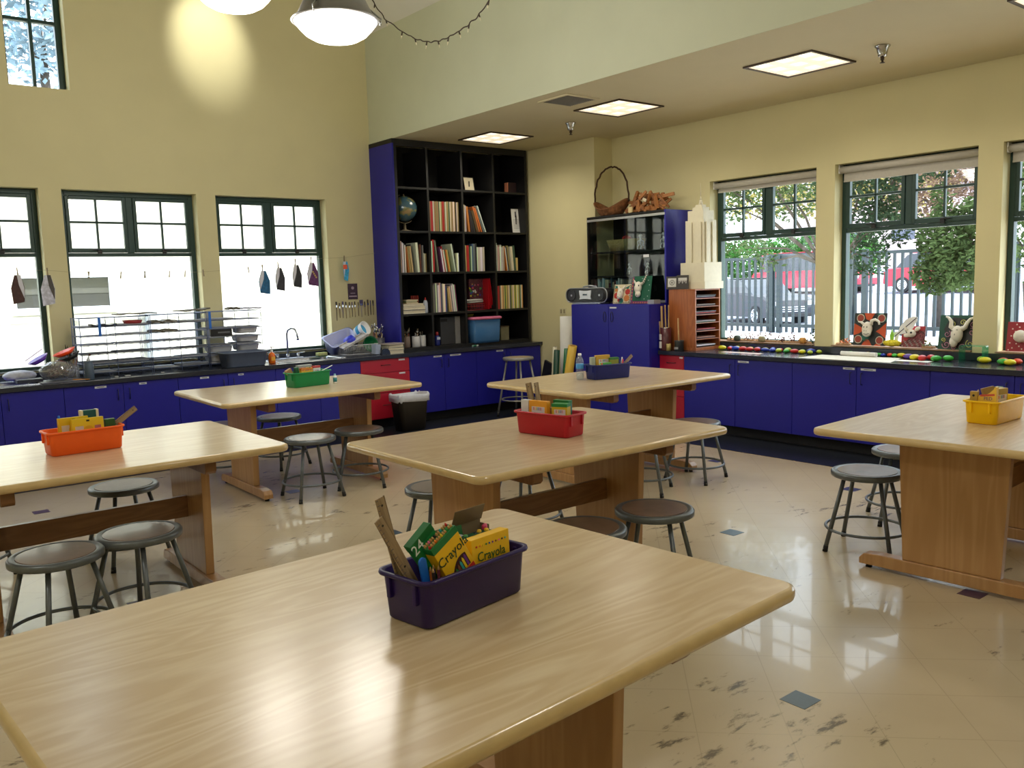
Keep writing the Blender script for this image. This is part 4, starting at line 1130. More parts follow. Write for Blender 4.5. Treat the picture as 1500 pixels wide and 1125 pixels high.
# stack of books lying flat, first column
GS = 'books lying flat in the first bookcase column'
zc = Z4 + .0006
for i, (w_, h_, c, cn) in enumerate([(.30, .034, (224, 222, 212), 'cream'), (.31, .012, (60, 60, 70), 'dark blue'), (.30, .030, (230, 228, 220), 'white'), (.29, .014, (200, 196, 180), 'grey-cream'), (.28, .022, (226, 222, 210), 'pale ivory'), (.16, .016, (180, 160, 110), 'tan'), (.15, .014, (110, 130, 80), 'green'), (.16, .014, (214, 200, 170), 'buff')]):
    b = mb(cmat(c)); x0 = 5.225 + (0 if i < 5 else .045) + random.uniform(-.006, .006)
    b.box(x0, x0 + w_, 8.475, 8.70, zc, zc + .003).box(x0, x0 + w_, 8.475, 8.70, zc + h_ - .003, zc + h_).box(x0, x0 + .003, 8.475, 8.70, zc + .003, zc + h_ - .003)
    b.use(PAGE).box(x0 + .0031, x0 + w_ - .004, 8.479, 8.697, zc + .003, zc + h_ - .003)
    tag(b.build('book', None), cn + ' book lying flat in the stack under the white jug', 'book', GS); zc += h_ + .0006
t = thing('plastic_jug', 'white plastic jug with a handle behind the book stack in the first column', 'jug', (5.275, 8.80, Z4))
JW = mat('milky_plastic', (170, 172, 176), .35, noise=.03)
mb().rings([[Vector((p[0], p[1], z)) for p in rrect(w_, d_, min(w_, d_) * .3, 4)] for w_, d_, z in ((.12, .12, .0006), (.13, .13, .02), (.13, .13, .26), (.10, .10, .33), (.05, .05, .37))], True, True, True).build('jug_body', JW, t)
mb().tube([(.05, 0, .35), (.085, 0, .36), (.105, 0, .32), (.115, 0, .24), (.07, 0, .20)], .013, 10).build('jug_handle', JW, t)
mb().cyl((0, 0, .37), (0, 0, .40), .028, seg=18).build('jug_cap', WHITEP, t)
t = thing('glue_bottle', 'pale bottle with red cap standing right of the flat books', 'bottle', (5.545, 8.50, Z4))
mb().lathe([(.001, .0005), (.027, .0005), (.028, .01), (.028, .12), (.018, .145), (.012, .15), (.001, .15)]).build('bottle_body', cmat((170, 178, 196)), t)
mb().lathe([(.001, .15), (.011, .15), (.005, .18), (.001, .18)]).build('bottle_cap', cmat((190, 50, 50)), t)
b = mb(cmat((130, 40, 34)))
for k in range(4): tag(mb(cmat((130, 46, 40))).cyl((5.44 + k * .028, 8.63, Z4 + .0006), (5.44 + k * .028, 8.63, Z4 + .205), .011, seg=12).build('paint_tube', None), 'slim brown-red tube standing behind the flat books', 'tube', 'brown-red tubes')
b.bm.free()
# third column fourth row: bag, papers, wire tray
t = thing('gift_bag', 'shiny red and multicoloured bag standing in the third column', 'bag', (6.40, 8.62, Z4))
m_ = cmat((168, 24, 34), .25)
mb().box(-.13, .11, .0, .10, .0006, .38).build('bag_body', mat('multicolour_print', (90, 40, 60), .35, noise=.9, nscale=60), t)
b = mb(m_)
for k in range(3): b.cbox((.085 + k * .018, -.02 - k * .004, .185 + k * .01), (.010, .16, .36), (0, -.06 * k, .1))
b.build('red_folders', None, t)
for k in range(16):
    c = CRAY[k % 10]
    mb(cmat(c)).cyl((random.uniform(-.12, .07), -.001, random.uniform(.18, .36)), (0, 0, 0), .001) if False else None
b = mb()
for k in range(22):
    b.use(cmat([(60, 150, 70), (40, 70, 170), (230, 200, 60), (220, 220, 214), (220, 80, 120)][k % 5]))
    px, pz = random.uniform(-.12, .06), random.uniform(.17, .36); b.cyl((px, -.002, pz), (px, 0.001, pz), random.uniform(.006, .015), seg=10)
b.build('printed_spots', None, t)
t = thing('letter_tray', 'red wire tray holding loose papers in the third column', 'tray', (6.245, 8.52, Z4))
b = mb(cmat((150, 30, 34)))
for z in (.004, .05, .08): b.tube([(-.15, -.06, z), (.13, -.06, z), (.13, .14, z), (-.15, .14, z)], .003, 6, closed=True)
for k in range(8): b.tube([(-.15 + k * .04, -.06, .003), (-.15 + k * .04, -.06, .08)], .002, 5)
b.build('wire_frame', None, t)
b = mb(PAPER)
for k in range(7): b.cbox((random.uniform(-.012, .012), .04, .095 + k * .006), (.24, .17, .002), (random.uniform(-.03, .03), random.uniform(-.05, .03), random.uniform(-.15, .15)))
o = b.build('loose_papers', None); o.location = (6.24, 8.52, Z4); tag(o, 'loose white papers heaped in the red wire tray', 'papers')
t = tag(mb(cmat((40, 110, 96))).box(6.12, 6.30, 8.72, 8.76, Z4 + .0006, Z4 + .22).build('folder', None), 'teal folder upright behind the red wire tray', 'folder')
# frames in the upper cells
def frame(label, x, z, w_, h_, rz, tilt, mm, inner, y=8.56, inset=.012):
    t = thing('picture_frame', label, 'frame', (x, y, z + .001), rz)
    T = Matrix.Rotation(tilt, 4, 'X')
    b = mb(mm)
    for a, c, e, f in ((-w_ / 2, -w_ / 2 + inset, 0, h_), (w_ / 2 - inset, w_ / 2, 0, h_), (-w_ / 2 + inset, w_ / 2 - inset, 0, inset), (-w_ / 2 + inset, w_ / 2 - inset, h_ - inset, h_)): b.box(a, c, -.008, .008, e, f, T)
    b.box(-.008, .008, .009, .0095 + .0, .0, h_ * .7, Matrix.Rotation(tilt * 0 - .0, 4, 'X'))
    b.build('frame_border', None, t)
    mb(inner).box(-w_ / 2 + inset, w_ / 2 - inset, -.002, .006, inset, h_ - inset, T).build('picture', None, t)
    return t
frame('small light-faced picture frame leaning in the top cell of the third column', 6.315, 2.68, .17, .18, .1, -.18, BLACKL, mat('framed_card', (214, 204, 176), .6, noise=.08, nscale=12), 8.60, .008)
t = thing('small_box', 'small dark brown box with a red edge in the top right bookcase cell', 'box', (6.975, 8.60, 2.6805))
mb().box(-.07, .07, 0, .05, 0, .14).build('box_body', mat('dark_brown_box', (52, 34, 36), .5, noise=.1), t, bev=.002)
mb().box(-.083, -.0705, -.01, .05, 0, .135).build('red_edge', cmat((190, 120, 90)), t)
f = frame('framed certificate leaning in the right end of the globe row', 7.0, 2.19, .155, .31, .0, -.10, BLACKL, PAPER, 8.56, .006)
mb(cmat((90, 90, 92))).box(-.01, .01, -.0045, -.0035, .20, .27, Matrix.Rotation(-.10, 4, 'X')).build('printed_emblem', None, f)
b = mb(cmat((120, 120, 122)))
for k in range(7): b.box(-.045, .045, -.0045, -.0035, .06 + k * .018, .063 + k * .018, Matrix.Rotation(-.10, 4, 'X'))
b.build('printed_lines', None, f)
# globe
t = thing('globe', 'blue-green desk globe in the left cell of the second bookcase row', 'globe', (5.385, 8.62, 2.1905))
GL = mat('globe_ocean', (66, 96, 110), .22, coat=.6)
nt = GL.node_tree; B = nt.nodes['Principled BSDF']
n_ = nt.nodes.new('ShaderNodeTexNoise'); n_.inputs['Scale'].default_value = 9; n_.inputs['Detail'].default_value = 4
tc_ = nt.nodes.new('ShaderNodeTexCoord'); nt.links.new(tc_.outputs['Object'], n_.inputs['Vector'])
c_ = nt.nodes.new('ShaderNodeValToRGB'); c_.color_ramp.interpolation = 'CONSTANT'
c_.color_ramp.elements[0].color = rgb(66, 98, 112); c_.color_ramp.elements[1].position = .55; c_.color_ramp.elements[1].color = rgb(120, 124, 84)
e_ = c_.color_ramp.elements.new(.62); e_.color = rgb(150, 128, 88)
nt.links.new(n_.outputs['Fac'], c_.inputs['Fac']); nt.links.new(c_.outputs['Color'], B.inputs['Base Color'])
mb().ball((0, 0, .26), .148, 40, 24).build('sphere', GL, t)
ARM = mat('tan_metal', (146, 132, 106), .4, metal=.3, noise=.05)
mb().tube([(.16 * math.sin(a) * math.cos(.3), .05 * math.sin(a), .26 + .163 * math.cos(a)) for a in [.35 + k * .15 for k in range(-7, 22)]][0:1] + [(-.163 * math.sin(a), 0, .26 + .163 * math.cos(a)) for a in [k * PI / 20 - .1 for k in range(-1, 25)]], .006, 8).build('meridian_arm', ARM, t) if False else mb().tube([(-.163 * math.sin(a), 0, .26 + .163 * math.cos(a)) for a in [k * PI / 20 for k in range(2, 25)]], .006, 8).build('meridian_arm', ARM, t)
mb().lathe([(.001, 0), (.095, 0), (.095, .006), (.04, .018), (.016, .03), (.013, .10), (.001, .10)]).build('base', ARM, t)
mb().cyl((0, 0, .405), (0, 0, .43), .012, .006, 10).build('pole_cap', ARM, t)
# bottom row
def jar(label, x, y, z, r, h, m, stuffs=None, name='jar', n=12, col=None, hs=(.1, .2), cat='jar'):
    t = thing(name, label, cat, (x, y, z + .0006))
    mb(m).lathe([(.001, 0), (r * .95, 0), (r, .004), (r, h), (r * .93, h), (r * .9, .006), (.001, .006)], seg=24).build('can', None, t)
    if stuffs:
        for k in range(n):
            a = random.uniform(0, 2 * PI); q = random.uniform(0, r * .6); l = random.uniform(*hs); tl = random.uniform(.05, .35)
            p0 = Vector((q * math.cos(a) * .4, q * math.sin(a) * .4, .008)); p1 = Vector(((q + tl * l * .8) * math.cos(a), (q + tl * l * .8) * math.sin(a), h * .6 + l))
            brush(stuffs, t.location, p0, p1, k)
    return t
BC = [(170, 130, 80), (60, 50, 44), (190, 180, 160), (120, 40, 36), (160, 160, 164)]
def brush(where, base, p0, p1, k):
    d = (p1 - p0).normalized(); L_ = (p1 - p0).length
    t = thing('paintbrush', 'paintbrush standing bristles up ' + where, 'brush', base, 0, 'paintbrushes ' + where)
    mb(cmat(BC[k % 5])).cyl(p0, p0 + d * L_ * .74, .0025, .0035, 6).build('handle', None, t)
    mb(CHROME).cyl(p0 + d * L_ * .74, p0 + d * L_ * .86, .0045, .005, 8).build('ferrule', None, t)
    mb(cmat([(90, 74, 60), (46, 36, 30), (170, 160, 140)][k % 3], .8)).cyl(p0 + d * L_ * .86, p1, .006, .0015, 8).build('bristles', None, t)
    t['same'] = 1
    return t
jar('tan-grey can of paintbrushes at the left of the bottom bookcase row', 5.305, 8.56, Z5, .040, .13, cmat((120, 104, 96)), 'in the tan can, bottom left of the bookcase', n=11, hs=(.06, .16))
jar('white can of paintbrushes in the bottom bookcase row', 5.425, 8.55, Z5, .048, .125, cmat((196, 198, 204)), 'in the white can, bottom bookcase row', n=11, hs=(.05, .15))
jar('smaller white can right of the larger one in the bottom bookcase row', 5.53, 8.57, Z5, .038, .13, cmat((204, 204, 208)), 'in the smaller white can, bottom bookcase row', n=7, hs=(.04, .1))
jar('slim cream can at the far left of the bottom bookcase row', 5.232, 8.53, Z5, .022, .12, cmat((190, 170, 150)))
t = thing('speaker', 'dark grey metal box with a silver edge in the second column bottom row', 'box', (5.955, 8.60, Z5 + .0006))
mb().box(-.17, .04, -.04, .2, 0, .325).build('box_body', mat('charcoal_metal', (72, 74, 78), .4, metal=.3, noise=.05), t, bev=.004)
mb().box(.0405, .115, -.045, .19, 0, .33).build('silver_edge', mat('silver_grey', (160, 160, 162), .4, metal=.4, noise=.05), t, bev=.004)
t.name = 'metal_box'
mb().cbox((-.12, -.041, .29), (.09, .004, .035)).build('vent_slot', BLACKL, t)
t = thing('spray_bottle', 'blue bottle with white label and red top in the second column bottom row', 'bottle', (5.70, 8.52, Z5 + .0006))
mb().lathe([(.001, 0), (.034, 0), (.036, .01), (.036, .09), (.02, .12), (.001, .12)]).build('bottle_body', cmat((24, 40, 120)), t)
mb().box(-.022, .022, -.0385, -.034, .07, .10).build('bottle_label', cmat((190, 200, 220)), t)
mb().cyl((0, 0, .12), (0, 0, .16), .022, .016, 14).build('bottle_cap', cmat((150, 40, 44)), t)
t = thing('storage_crate', 'clear blue plastic storage box with pink lid in the third column', 'box', (6.375, 8.535, .8215))
b = mb(clear_mat('blue_clear_plastic', (.2, .45, .8), .12, .55, (.08, .24, .55)))
b.rings([[Vector((p[0], p[1], z)) for p in rrect(w_, d_, .03, 4)] for w_, d_, z in ((.38, .22, .03), (.40, .23, .06), (.425, .25, .315), (.415, .24, .315), (.37, .21, .035))], True, True, True); b.build('crate_body', None, t)
b = mb(cmat((206, 110, 150), .4)); b.rings([[Vector((p[0], p[1], z)) for p in rrect(w_, d_, .035, 4)] for w_, d_, z in ((.445, .27, .316), (.46, .28, .322), (.46, .28, .338), (.43, .25, .348))], True, True, True); b.build('crate_lid', None, t)
for s in (-1, 1):
    for q in (-1, 1): mb().cyl((s * .15, q * .08 - .006, .016), (s * .15, q * .08 + .006, .016), .0155, seg=14).build('wheel', TIP, t)
b = mb(cmat((150, 180, 220)))
for k in range(9): b.cbox((random.uniform(-.14, .14), -.085 + .012 * k, .04 + random.uniform(.03, .16)), (random.uniform(.06, .14), .003, .012), (0, random.uniform(-1.2, 1.2), 0))
b.build('contents', None, t)
t = thing('small_box', 'grey-green cardboard box in the rightmost bottom bookcase cell', 'box', (6.72, 8.56, Z5 + .0006))
mb().box(-.065, .065, -.05, .09, 0, .16).build('box_body', mat('grey_green_card', (112, 108, 84), .7, noise=.1), t, bev=.002)
mb().box(-.067, .067, -.052, .092, .160, .175).build('box_lid', cmat((84, 70, 50)), t)
o = tag(mb(cmat((84, 86, 78))).cbox((6.66, 8.70, Z5 + .24), (.10, .05, .26), (0, .3, 0)).build('folder', None), 'grey crumpled folder leaning behind the grey-green box', 'folder')
o = tag(mb(cmat((130, 140, 40))).lathe([(.001, 0), (.035, 0), (.055, .035), (.05, .035), (.03, .004), (.001, .004)], (6.25, 8.60, 1.171)).build('small_bowl', None), 'small olive bowl on the pink lid of the blue box', 'bowl')
for i, (x, c, w_) in enumerate([(6.10, (150, 190, 180), 'pale green'), (6.13, (20, 110, 80), 'green'), (6.165, (200, 210, 206), 'white')]):
    tag(mb(cmat(c)).cyl((x, 8.36, .8315), (x + .028, 8.37, .8315), .010, .008, 10).build('marker', None), w_ + ' marker cap lying on the worktop edge before the bookcase', 'marker')

# ------------------------------------------------------------------ things on the left worktop
CT = .8205
GAL = mat('galvanised_wire', (110, 122, 160), .4, metal=.3, noise=.05)
BLC = cmat((40, 110, 210))
def tpaper(c):
    n = 'thin_paper_%d' % c[0]
    if n in MATS: return MATS[n]
    m = bpy.data.materials.new(n); m.use_nodes = True; nt = m.node_tree; nt.nodes.clear()
    out = nt.nodes.new('ShaderNodeOutputMaterial'); d = nt.nodes.new('ShaderNodeBsdfDiffuse'); t_ = nt.nodes.new('ShaderNodeBsdfTranslucent'); mx = nt.nodes.new('ShaderNodeMixShader')
    nz = nt.nodes.new('ShaderNodeTexNoise'); nz.inputs['Scale'].default_value = 12
    cr = nt.nodes.new('ShaderNodeValToRGB'); cl_ = rgb(*c); cr.color_ramp.elements[0].color = tuple(v * .9 for v in cl_[:3]) + (1,); cr.color_ramp.elements[1].color = cl_
    nt.links.new(nz.outputs['Fac'], cr.inputs['Fac']); nt.links.new(cr.outputs['Color'], d.inputs['Color']); nt.links.new(cr.outputs['Color'], t_.inputs['Color'])
    mx.inputs['Fac'].default_value = .5
    nt.links.new(d.outputs['BSDF'], mx.inputs[1]); nt.links.new(t_.outputs['BSDF'], mx.inputs[2]); nt.links.new(mx.outputs['Shader'], out.inputs['Surface'])
    MATS[n] = m; return m
def wire_rack(x0, x1, label, paper_seed, back=8.88, strip=None, z1=1.365):
    t = thing('wire_rack', label, 'rack', (x0, 8.55, CT), 0, 'wire drying racks on the left worktop')
    w_, d_, h_ = x1 - x0 - .008, back - 8.55, z1 - CT
    for x in (.004, w_ / 2, w_):
        for y in (0, d_): mb(GAL).cyl((x, y, .0), (x, y, h_), .0032, seg=6).build('upright', None, t)
    nl = 7
    for k in range(nl):
        z = .035 + k * (h_ - .04) / (nl - 1)
        b = mb(GAL)
        for y in (0, d_): b.cyl((0, y, z), (w_, y, z), .0028, seg=6)
        for y in (d_ / 3, d_ * 2 / 3): b.cyl((0, y, z), (w_, y, z), .0018, seg=5)
        for j in range(9): b.cyl((.004 + j * (w_ - .004) / 8, 0, z), (.004 + j * (w_ - .004) / 8, d_, z), .0018, seg=5)
        b.build('wire_shelf', None, t)
    for x in (.004, w_):
        b = mb(GAL)
        for z in (.036, h_ - .002): b.cyl((x, 0, z), (x, d_, z), .0014, seg=4)
        for j in range(9):
            y = d_ * (j + .5) / 9
            b.cyl((x, y, .035), (x, y, h_), .0012, seg=4)
        b.build('side_panel', None, t)
    if strip is not None:
        mb(BLC).box(strip - .012, strip + .012, -.008, -.0035, h_ - .17, h_).build('blue_clip_strip', None, t)
    rr_ = random.Random(paper_seed)
    for k in range(nl - 1):
        for s in range(2):
            z = CT + .035 + k * (h_ - .04) / (nl - 1) + .0035
            for q in range(rr_.choice([1, 2, 3, 2])):
                cx = x0 + (s + .5) * w_ / 2; pw = w_ / 2 - .02
                o = mb(tpaper(rr_.choice([(232, 234, 240), (222, 224, 234), (206, 210, 222), (170, 172, 182)]))).cbox((cx + rr_.uniform(-.006, .006), 8.70 + rr_.uniform(-.01, .01), z + .002 + q * .006), (pw, .27, .0035), (0, rr_.uniform(-.01, .01), rr_.uniform(-.04, .04))).build('paper_sheet', None)
                tag(o, 'sheet of paper lying in the ' + label.split(',')[0], 'paper', 'papers drying in the wire racks')
    return t
wire_rack(1.845, 2.46, 'left wire drying rack on the worktop, red bowl on its top shelf', 1, strip=.17)
wire_rack(2.462, 3.01, 'middle wire drying rack on the worktop, dark plastic bag inside', 2, strip=None, z1=1.37)
wire_rack(3.012, 3.57, 'right wire drying rack on the worktop, white tubs inside', 3, strip=.02, z1=1.375)
def flat(name, label, cat, c, x, y, z, w_, d_, h_, m, rz=0, ry=0, rx=0, wob=0):
    b = mb(m)
    if wob:
        n = 10; Ls = []
        for i in range(n + 1):
            u = -w_ / 2 + w_ * i / n; dz = wob * math.sin(i * 1.3 + x * 7); e = d_ / 2 * (1 - .25 * abs(math.sin(i * .9 + x)))
            Ls.append([Vector((u, -e, dz)), Vector((u, e, dz * .6)), Vector((u, e, dz * .6 + h_)), Vector((u, -e, dz + h_))])
        b.rings(Ls)
    else: b.box(-w_ / 2, w_ / 2, -d_ / 2, d_ / 2, 0, h_)
    o = b.build(name, None, loc=(x, y, z), rot=(rx, ry, rz))
    return tag(o, label, cat)
DKP = mat('dark_crumpled', (38, 40, 56), .4, noise=.4, nscale=40)
flat('plastic_bag', 'crumpled dark bag on the top shelf of the left wire rack', 'bag', 0, 2.06, 8.62, CT + .46, .22, .16, .02, DKP, wob=.008)
t = thing('bowl', 'dark red fluted bowl on the top shelf of the left wire rack', 'bowl', (2.33, 8.64, CT + .463)); mb(cmat((150, 34, 40))).lathe([(.001, 0), (.07, 0), (.09, .042), (.084, .042), (.066, .006), (.001, .006)], seg=20).build('bowl_body', None, t)
GRA = mat('grey_crumpled', (96, 92, 84), .6, noise=.35, nscale=30)
flat('paper_artwork', 'dark crumpled paper work on the upper shelf of the middle rack', 'artwork', 0, 2.60, 8.64, CT + .466, .24, .2, .025, GRA, wob=.010)
flat('paper_artwork', 'grey crumpled paper work on the second shelf of the middle rack', 'artwork', 0, 2.60, 8.64, CT + .382, .24, .2, .02, GRA, wob=.008)
flat('paper_artwork', 'dark curled sheet lying on top of the left and middle racks', 'artwork', 0, 2.36, 8.66, 1.381, .36, .24, .012, GRA, wob=.004)
flat('paper_artwork', 'dark sheet with white edge lying on top of the middle rack', 'artwork', 0, 2.90, 8.66, 1.390, .30, .24, .014, GRA, wob=.006, ry=-.04)
flat('paper_artwork', 'white curled sheet on top of the right wire rack', 'artwork', 0, 3.48, 8.66, 1.387, .2, .2, .014, cmat((196, 196, 220)), wob=.005)
flat('paper_artwork', 'small dark crumpled lump on top of the right wire rack', 'artwork', 0, 3.30, 8.64, 1.387, .12, .12, .02, GRA, wob=.006)
TUB = mat('pale_grey_tub', (214, 216, 224), .4, noise=.04)
for i, (x, z, w_, lb) in enumerate([(3.145, .035, .23, 'pale grey tub on the lowest shelf of the right rack, left side'), (3.145, .125, .23, 'pale grey tub on the second shelf of the right rack, left side'), (3.43, .125, .22, 'white round-edged tub on the second shelf of the right rack'), (3.43, .215, .22, 'white lidded tub on the third shelf of the right rack'), (3.43, .30, .2, 'flat white tub on the fourth shelf of the right rack')]):
    t = thing('plastic_tub', lb, 'tub', (x, 8.68, CT + z + .02), 0, 'white tubs in the right rack')
    mb(TUB).rings([[Vector((p[0], p[1], q)) for p in rrect(w_ * a, .22 * a, .035, 4)] for a, q in ((.85, 0), (.95, .01), (1, .055), (1.04, .056), (1.04, .06), (.96, .06), (.8, .004))], True, True, True).build('tub_body', None, t)
t = thing('projector_box', 'black box with a printed panel on the upper left of the right rack', 'box', (3.14, 8.62, CT + .305))
mb(BLACKL).box(-.10, .115, -.06, .15, 0, .075).build('box_body', None, t, bev=.003); mb(cmat((110, 112, 116))).box(-.03, .09, -.062, -.0605, .03, .045).build('printed_panel', None, t)
t.name = 'black_box'
t = thing('dish_tub', 'dark blue-grey dish tub standing at the edge of the worktop', 'tub', (3.295, 8.42, CT))
b = mb(mat('slate_plastic', (92, 104, 130), .35, noise=.05)); b.rings([[Vector((p[0], p[1], q)) for p in rrect(w_, d_, .05, 5)] for w_, d_, q in ((.38, .22, 0), (.395, .235, .01), (.43, .265, .135), (.46, .29, .138), (.46, .29, .150), (.42, .25, .150), (.37, .21, .01))], True, True, True); b.build('tub_body', None, t)
# soap, bottle, sinks, faucets
t = thing('soap_bottle', 'orange hand soap pump bottle by the sink', 'bottle', (3.605, 8.44, CT))
mb(mat('orange_soap', (236, 110, 16), .15, coat=.5)).lathe([(.001, 0), (.032, 0), (.036, .01), (.036, .07), (.03, .10), (.014, .115), (.001, .115)], seg=20).build('bottle_body', None, t)
mb(WHITEP).cyl((0, 0, .115), (0, 0, .135), .014, seg=14).cyl((0, 0, .135), (0, 0, .165), .005, seg=8).cbox((.012, 0, .168), (.045, .014, .01)).build('pump', None, t)
mb(cmat((240, 170, 40))).box(-.02, .02, -.0375, -.034, .03, .07).build('bottle_label', None, t)
ST2 = mat('stainless_steel', (168, 174, 186), .25, metal=.9, noise=.05, nscale=50)
def sink(x0, x1, label):
    t = thing('sink', label, 'sink', ((x0 + x1) / 2, 8.585, CT))
    w_ = x1 - x0
    b = mb(ST2)
    b.rings([[Vector((p[0], p[1], q)) for p in rrect(w2, d2, r, 5)] for w2, d2, q, r in ((w_ + .04, .47, .0005, .03), (w_ + .038, .468, .006, .03), (w_ - .02, .41, .005, .03), (w_ - .03, .40, -.01, .04), (w_ - .05, .38, -.17, .05), (.05, .05, -.175, .02))], False, True, True)
    b.build('basin', None, t)
    return t
sink(3.66, 4.40, 'stainless steel sink with the tall faucet, left worktop')
sink(.72, 1.46, 'stainless steel sink at the left edge of the photo')
def faucet(x, label):
    t = thing('faucet', label, 'faucet', (x, 8.86, CT))
    mb(ST2).cyl((0, 0, 0), (0, 0, .05), .024, .018, 16).tube([(0, 0, .04), (0, 0, .27), (.005, -.02, .31), (.03, -.05, .33), (.055, -.09, .32), (.066, -.115, .27), (.068, -.12, .23)], .0105, 12).build('spout', None, t)
    mb(ST2).cyl((.068, -.12, .235), (.07, -.122, .20), .013, .016, 12).build('nozzle', None, t)
    for s in (-1, 1):
        mb(ST2).cyl((s * .12, 0, 0), (s * .12, 0, .05), .02, .016, 14).build('valve', None, t)
        mb(ST2).cbox((s * .15, -.005, .056), (.085, .016, .012), (0, s * -.1, 0)).build('tap_handle', None, t)
    mb(ST2).cbox((0, 0, .006), (.34, .055, .010)).build('deck_plate', None, t, bev=.003)
    return t
faucet(3.97, 'tall gooseneck faucet with two lever handles behind the sink')
t = thing('sponge', 'yellow-green sponge on the back rim of the sink', 'sponge', (4.29, 8.70, CT + .0065)); mb(mat('yellow_sponge', (178, 184, 120), .9, noise=.2, nscale=60)).box(-.055, .055, -.035, .035, .012, .045).build('foam', None, t, bev=.005); mb(cmat((60, 90, 60), .9)).box(-.055, .055, -.035, .035, 0, .0118).build('scourer', None, t)
# dish rack with bowls
t = thing('dish_rack', 'white wire dish rack on a dark tray beside the sink', 'rack', (4.665, 8.60, CT))
b = mb(mat('white_coated_wire', (206, 210, 220), .35, noise=.03))
for z in (.02, .12): b.tube([(-.19, -.16, z), (.19, -.16, z), (.19, .16, z), (-.19, .16, z)], .004, 6, closed=True)
for k in range(20):
    x = -.18 + k * .019; b.cyl((x, -.16, .02), (x, -.16, .12), .0022, seg=5); b.cyl((x, .16, .02), (x, .16, .12), .0022, seg=5)
for k in range(14):
    y = -.15 + k * .023
    for s in (-1, 1): b.cyl((s * .19, y, .02), (s * .19, y, .12), .0022, seg=5)
b.build('wire_frame', None, t)
mb(mat('dark_tray', (62, 64, 76), .3, noise=.05)).box(-.24, .22, -.20, .19, .0005, .012).build('drip_tray', None, t, bev=.003)
t = thing('mixing_bowl', 'dark green bowl standing on edge in the right of the dish rack', 'bowl', (4.79, 8.50, CT + .115))
T = Matrix.Rotation(1.35, 4, 'X')
mb(cmat((10, 100, 60), .3)).lathe([(.001, -.05), (.05, -.048), (.08, -.02), (.092, .02), (.086, .02), (.074, -.014), (.001, -.042)], seg=26, T=T).build('bowl_body', None, t)
t = thing('plastic_tub', 'large milky blue translucent tub leaning behind the dish rack', 'tub', (4.56, 8.74, CT + .155))
b = mb(mat('milky_blue_plastic', (176, 184, 226), .3, noise=.03)); T = Matrix.Rotation(-.28, 4, 'Y') @ Matrix.Rotation(.5, 4, 'X')
b.rings([[T @ Vector((p[0], p[1], q)) for p in rrect(w_, d_, .04, 4)] for w_, d_, q in ((.30, .2, -.11), (.36, .24, .05), (.38, .26, .052), (.34, .22, .05), (.28, .18, -.10))], True, True, True); b.build('tub_body', None, t)
t = thing('colander', 'blue perforated basket inside the dish rack', 'basket', (4.60, 8.60, CT + .145)); mb(cmat((46, 60, 210), .35)).lathe([(.001, -.06), (.05, -.058), (.085, .02), (.09, .02), (.055, -.064), (.001, -.066)], seg=22, T=Matrix.Rotation(2.7, 4, 'X') @ Matrix.Rotation(.3, 4, 'Y')).build('bowl_body', None, t)
t = thing('yogurt_tub', 'white tub with a blue band lying on top of the dish rack', 'tub', (4.755, 8.62, CT + .27))
T = Matrix.Rotation(1.1, 4, 'X') @ Matrix.Rotation(.35, 4, 'Y')
mb(WHITEP).lathe([(.001, -.07), (.06, -.07), (.078, .06), (.082, .06), (.082, .066), (.072, .066), (.055, -.064), (.001, -.064)], seg=26, T=T).build('tub_body', None, t)
mb(cmat((60, 160, 214))).lathe([(.0665, -.035), (.0675, -.034), (.0738, .012), (.0728, .012)], seg=26, T=T).build('tub_band', None, t)
t = thing('paint_tray', 'long white paint-stained tray sloping across the dish rack', 'tray', (4.60, 8.52, CT + .16)); T = Matrix.Rotation(-.42, 4, 'Y') @ Matrix.Rotation(.25, 4, 'X')
mb(mat('stained_white', (186, 184, 188), .5, noise=.2, nscale=40)).box(-.17, .17, -.05, .05, -.006, .006, T).box(-.17, .17, -.05, -.043, .006, .02, T).box(-.17, .17, .043, .05, .006, .02, T).build('tray_body', None, t)
def tools(label, x, y, r, h, n, where, m):
    t = thing('utensil_crock', label, 'container', (x, y, CT)); mb(m).lathe([(.001, 0), (r, 0), (r, h), (r * .93, h), (r * .9, .006), (.001, .006)], seg=20).build('crock_body', None, t)
    for k in range(n):
        a = random.uniform(0, 2 * PI); l = random.uniform(.06, .17); tl = random.uniform(.05, .4)
        p0 = Vector((.3 * r * math.cos(a), .3 * r * math.sin(a), .01)); p1 = Vector(((r * .5 + tl * l) * math.cos(a), (r * .5 + tl * l) * math.sin(a), h + l)); d = (p1 - p0).normalized()
        u = thing('palette_knife', 'metal tool standing ' + where, 'tool', (x, y, CT), 0, 'tools ' + where); u['same'] = 1
        mb(cmat(BC[k % 5])).cyl(p0, p0 + d * (p1 - p0).length * .7, .004, .005, 7).build('handle', None, u)
        bl = mb(CHROME).ball(p1 - d * .02, .022, 8, 6, (.55, .12, 1.0), d.to_track_quat('Z', 'Y').to_euler()).build('blade', None, u)
    return t
tools('grey metal box of spoons and tools beside the blue bookcase side', 4.985, 8.66, .075, .17, 22, 'in the grey crock beside the blue bookcase side', mat('grey_crock', (110, 110, 118), .35, metal=.4, noise=.05))
tools('small jar of tools behind the grey crock', 5.07, 8.80, .04, .14, 8, 'in the small jar behind the grey crock', cmat((150, 156, 180)))
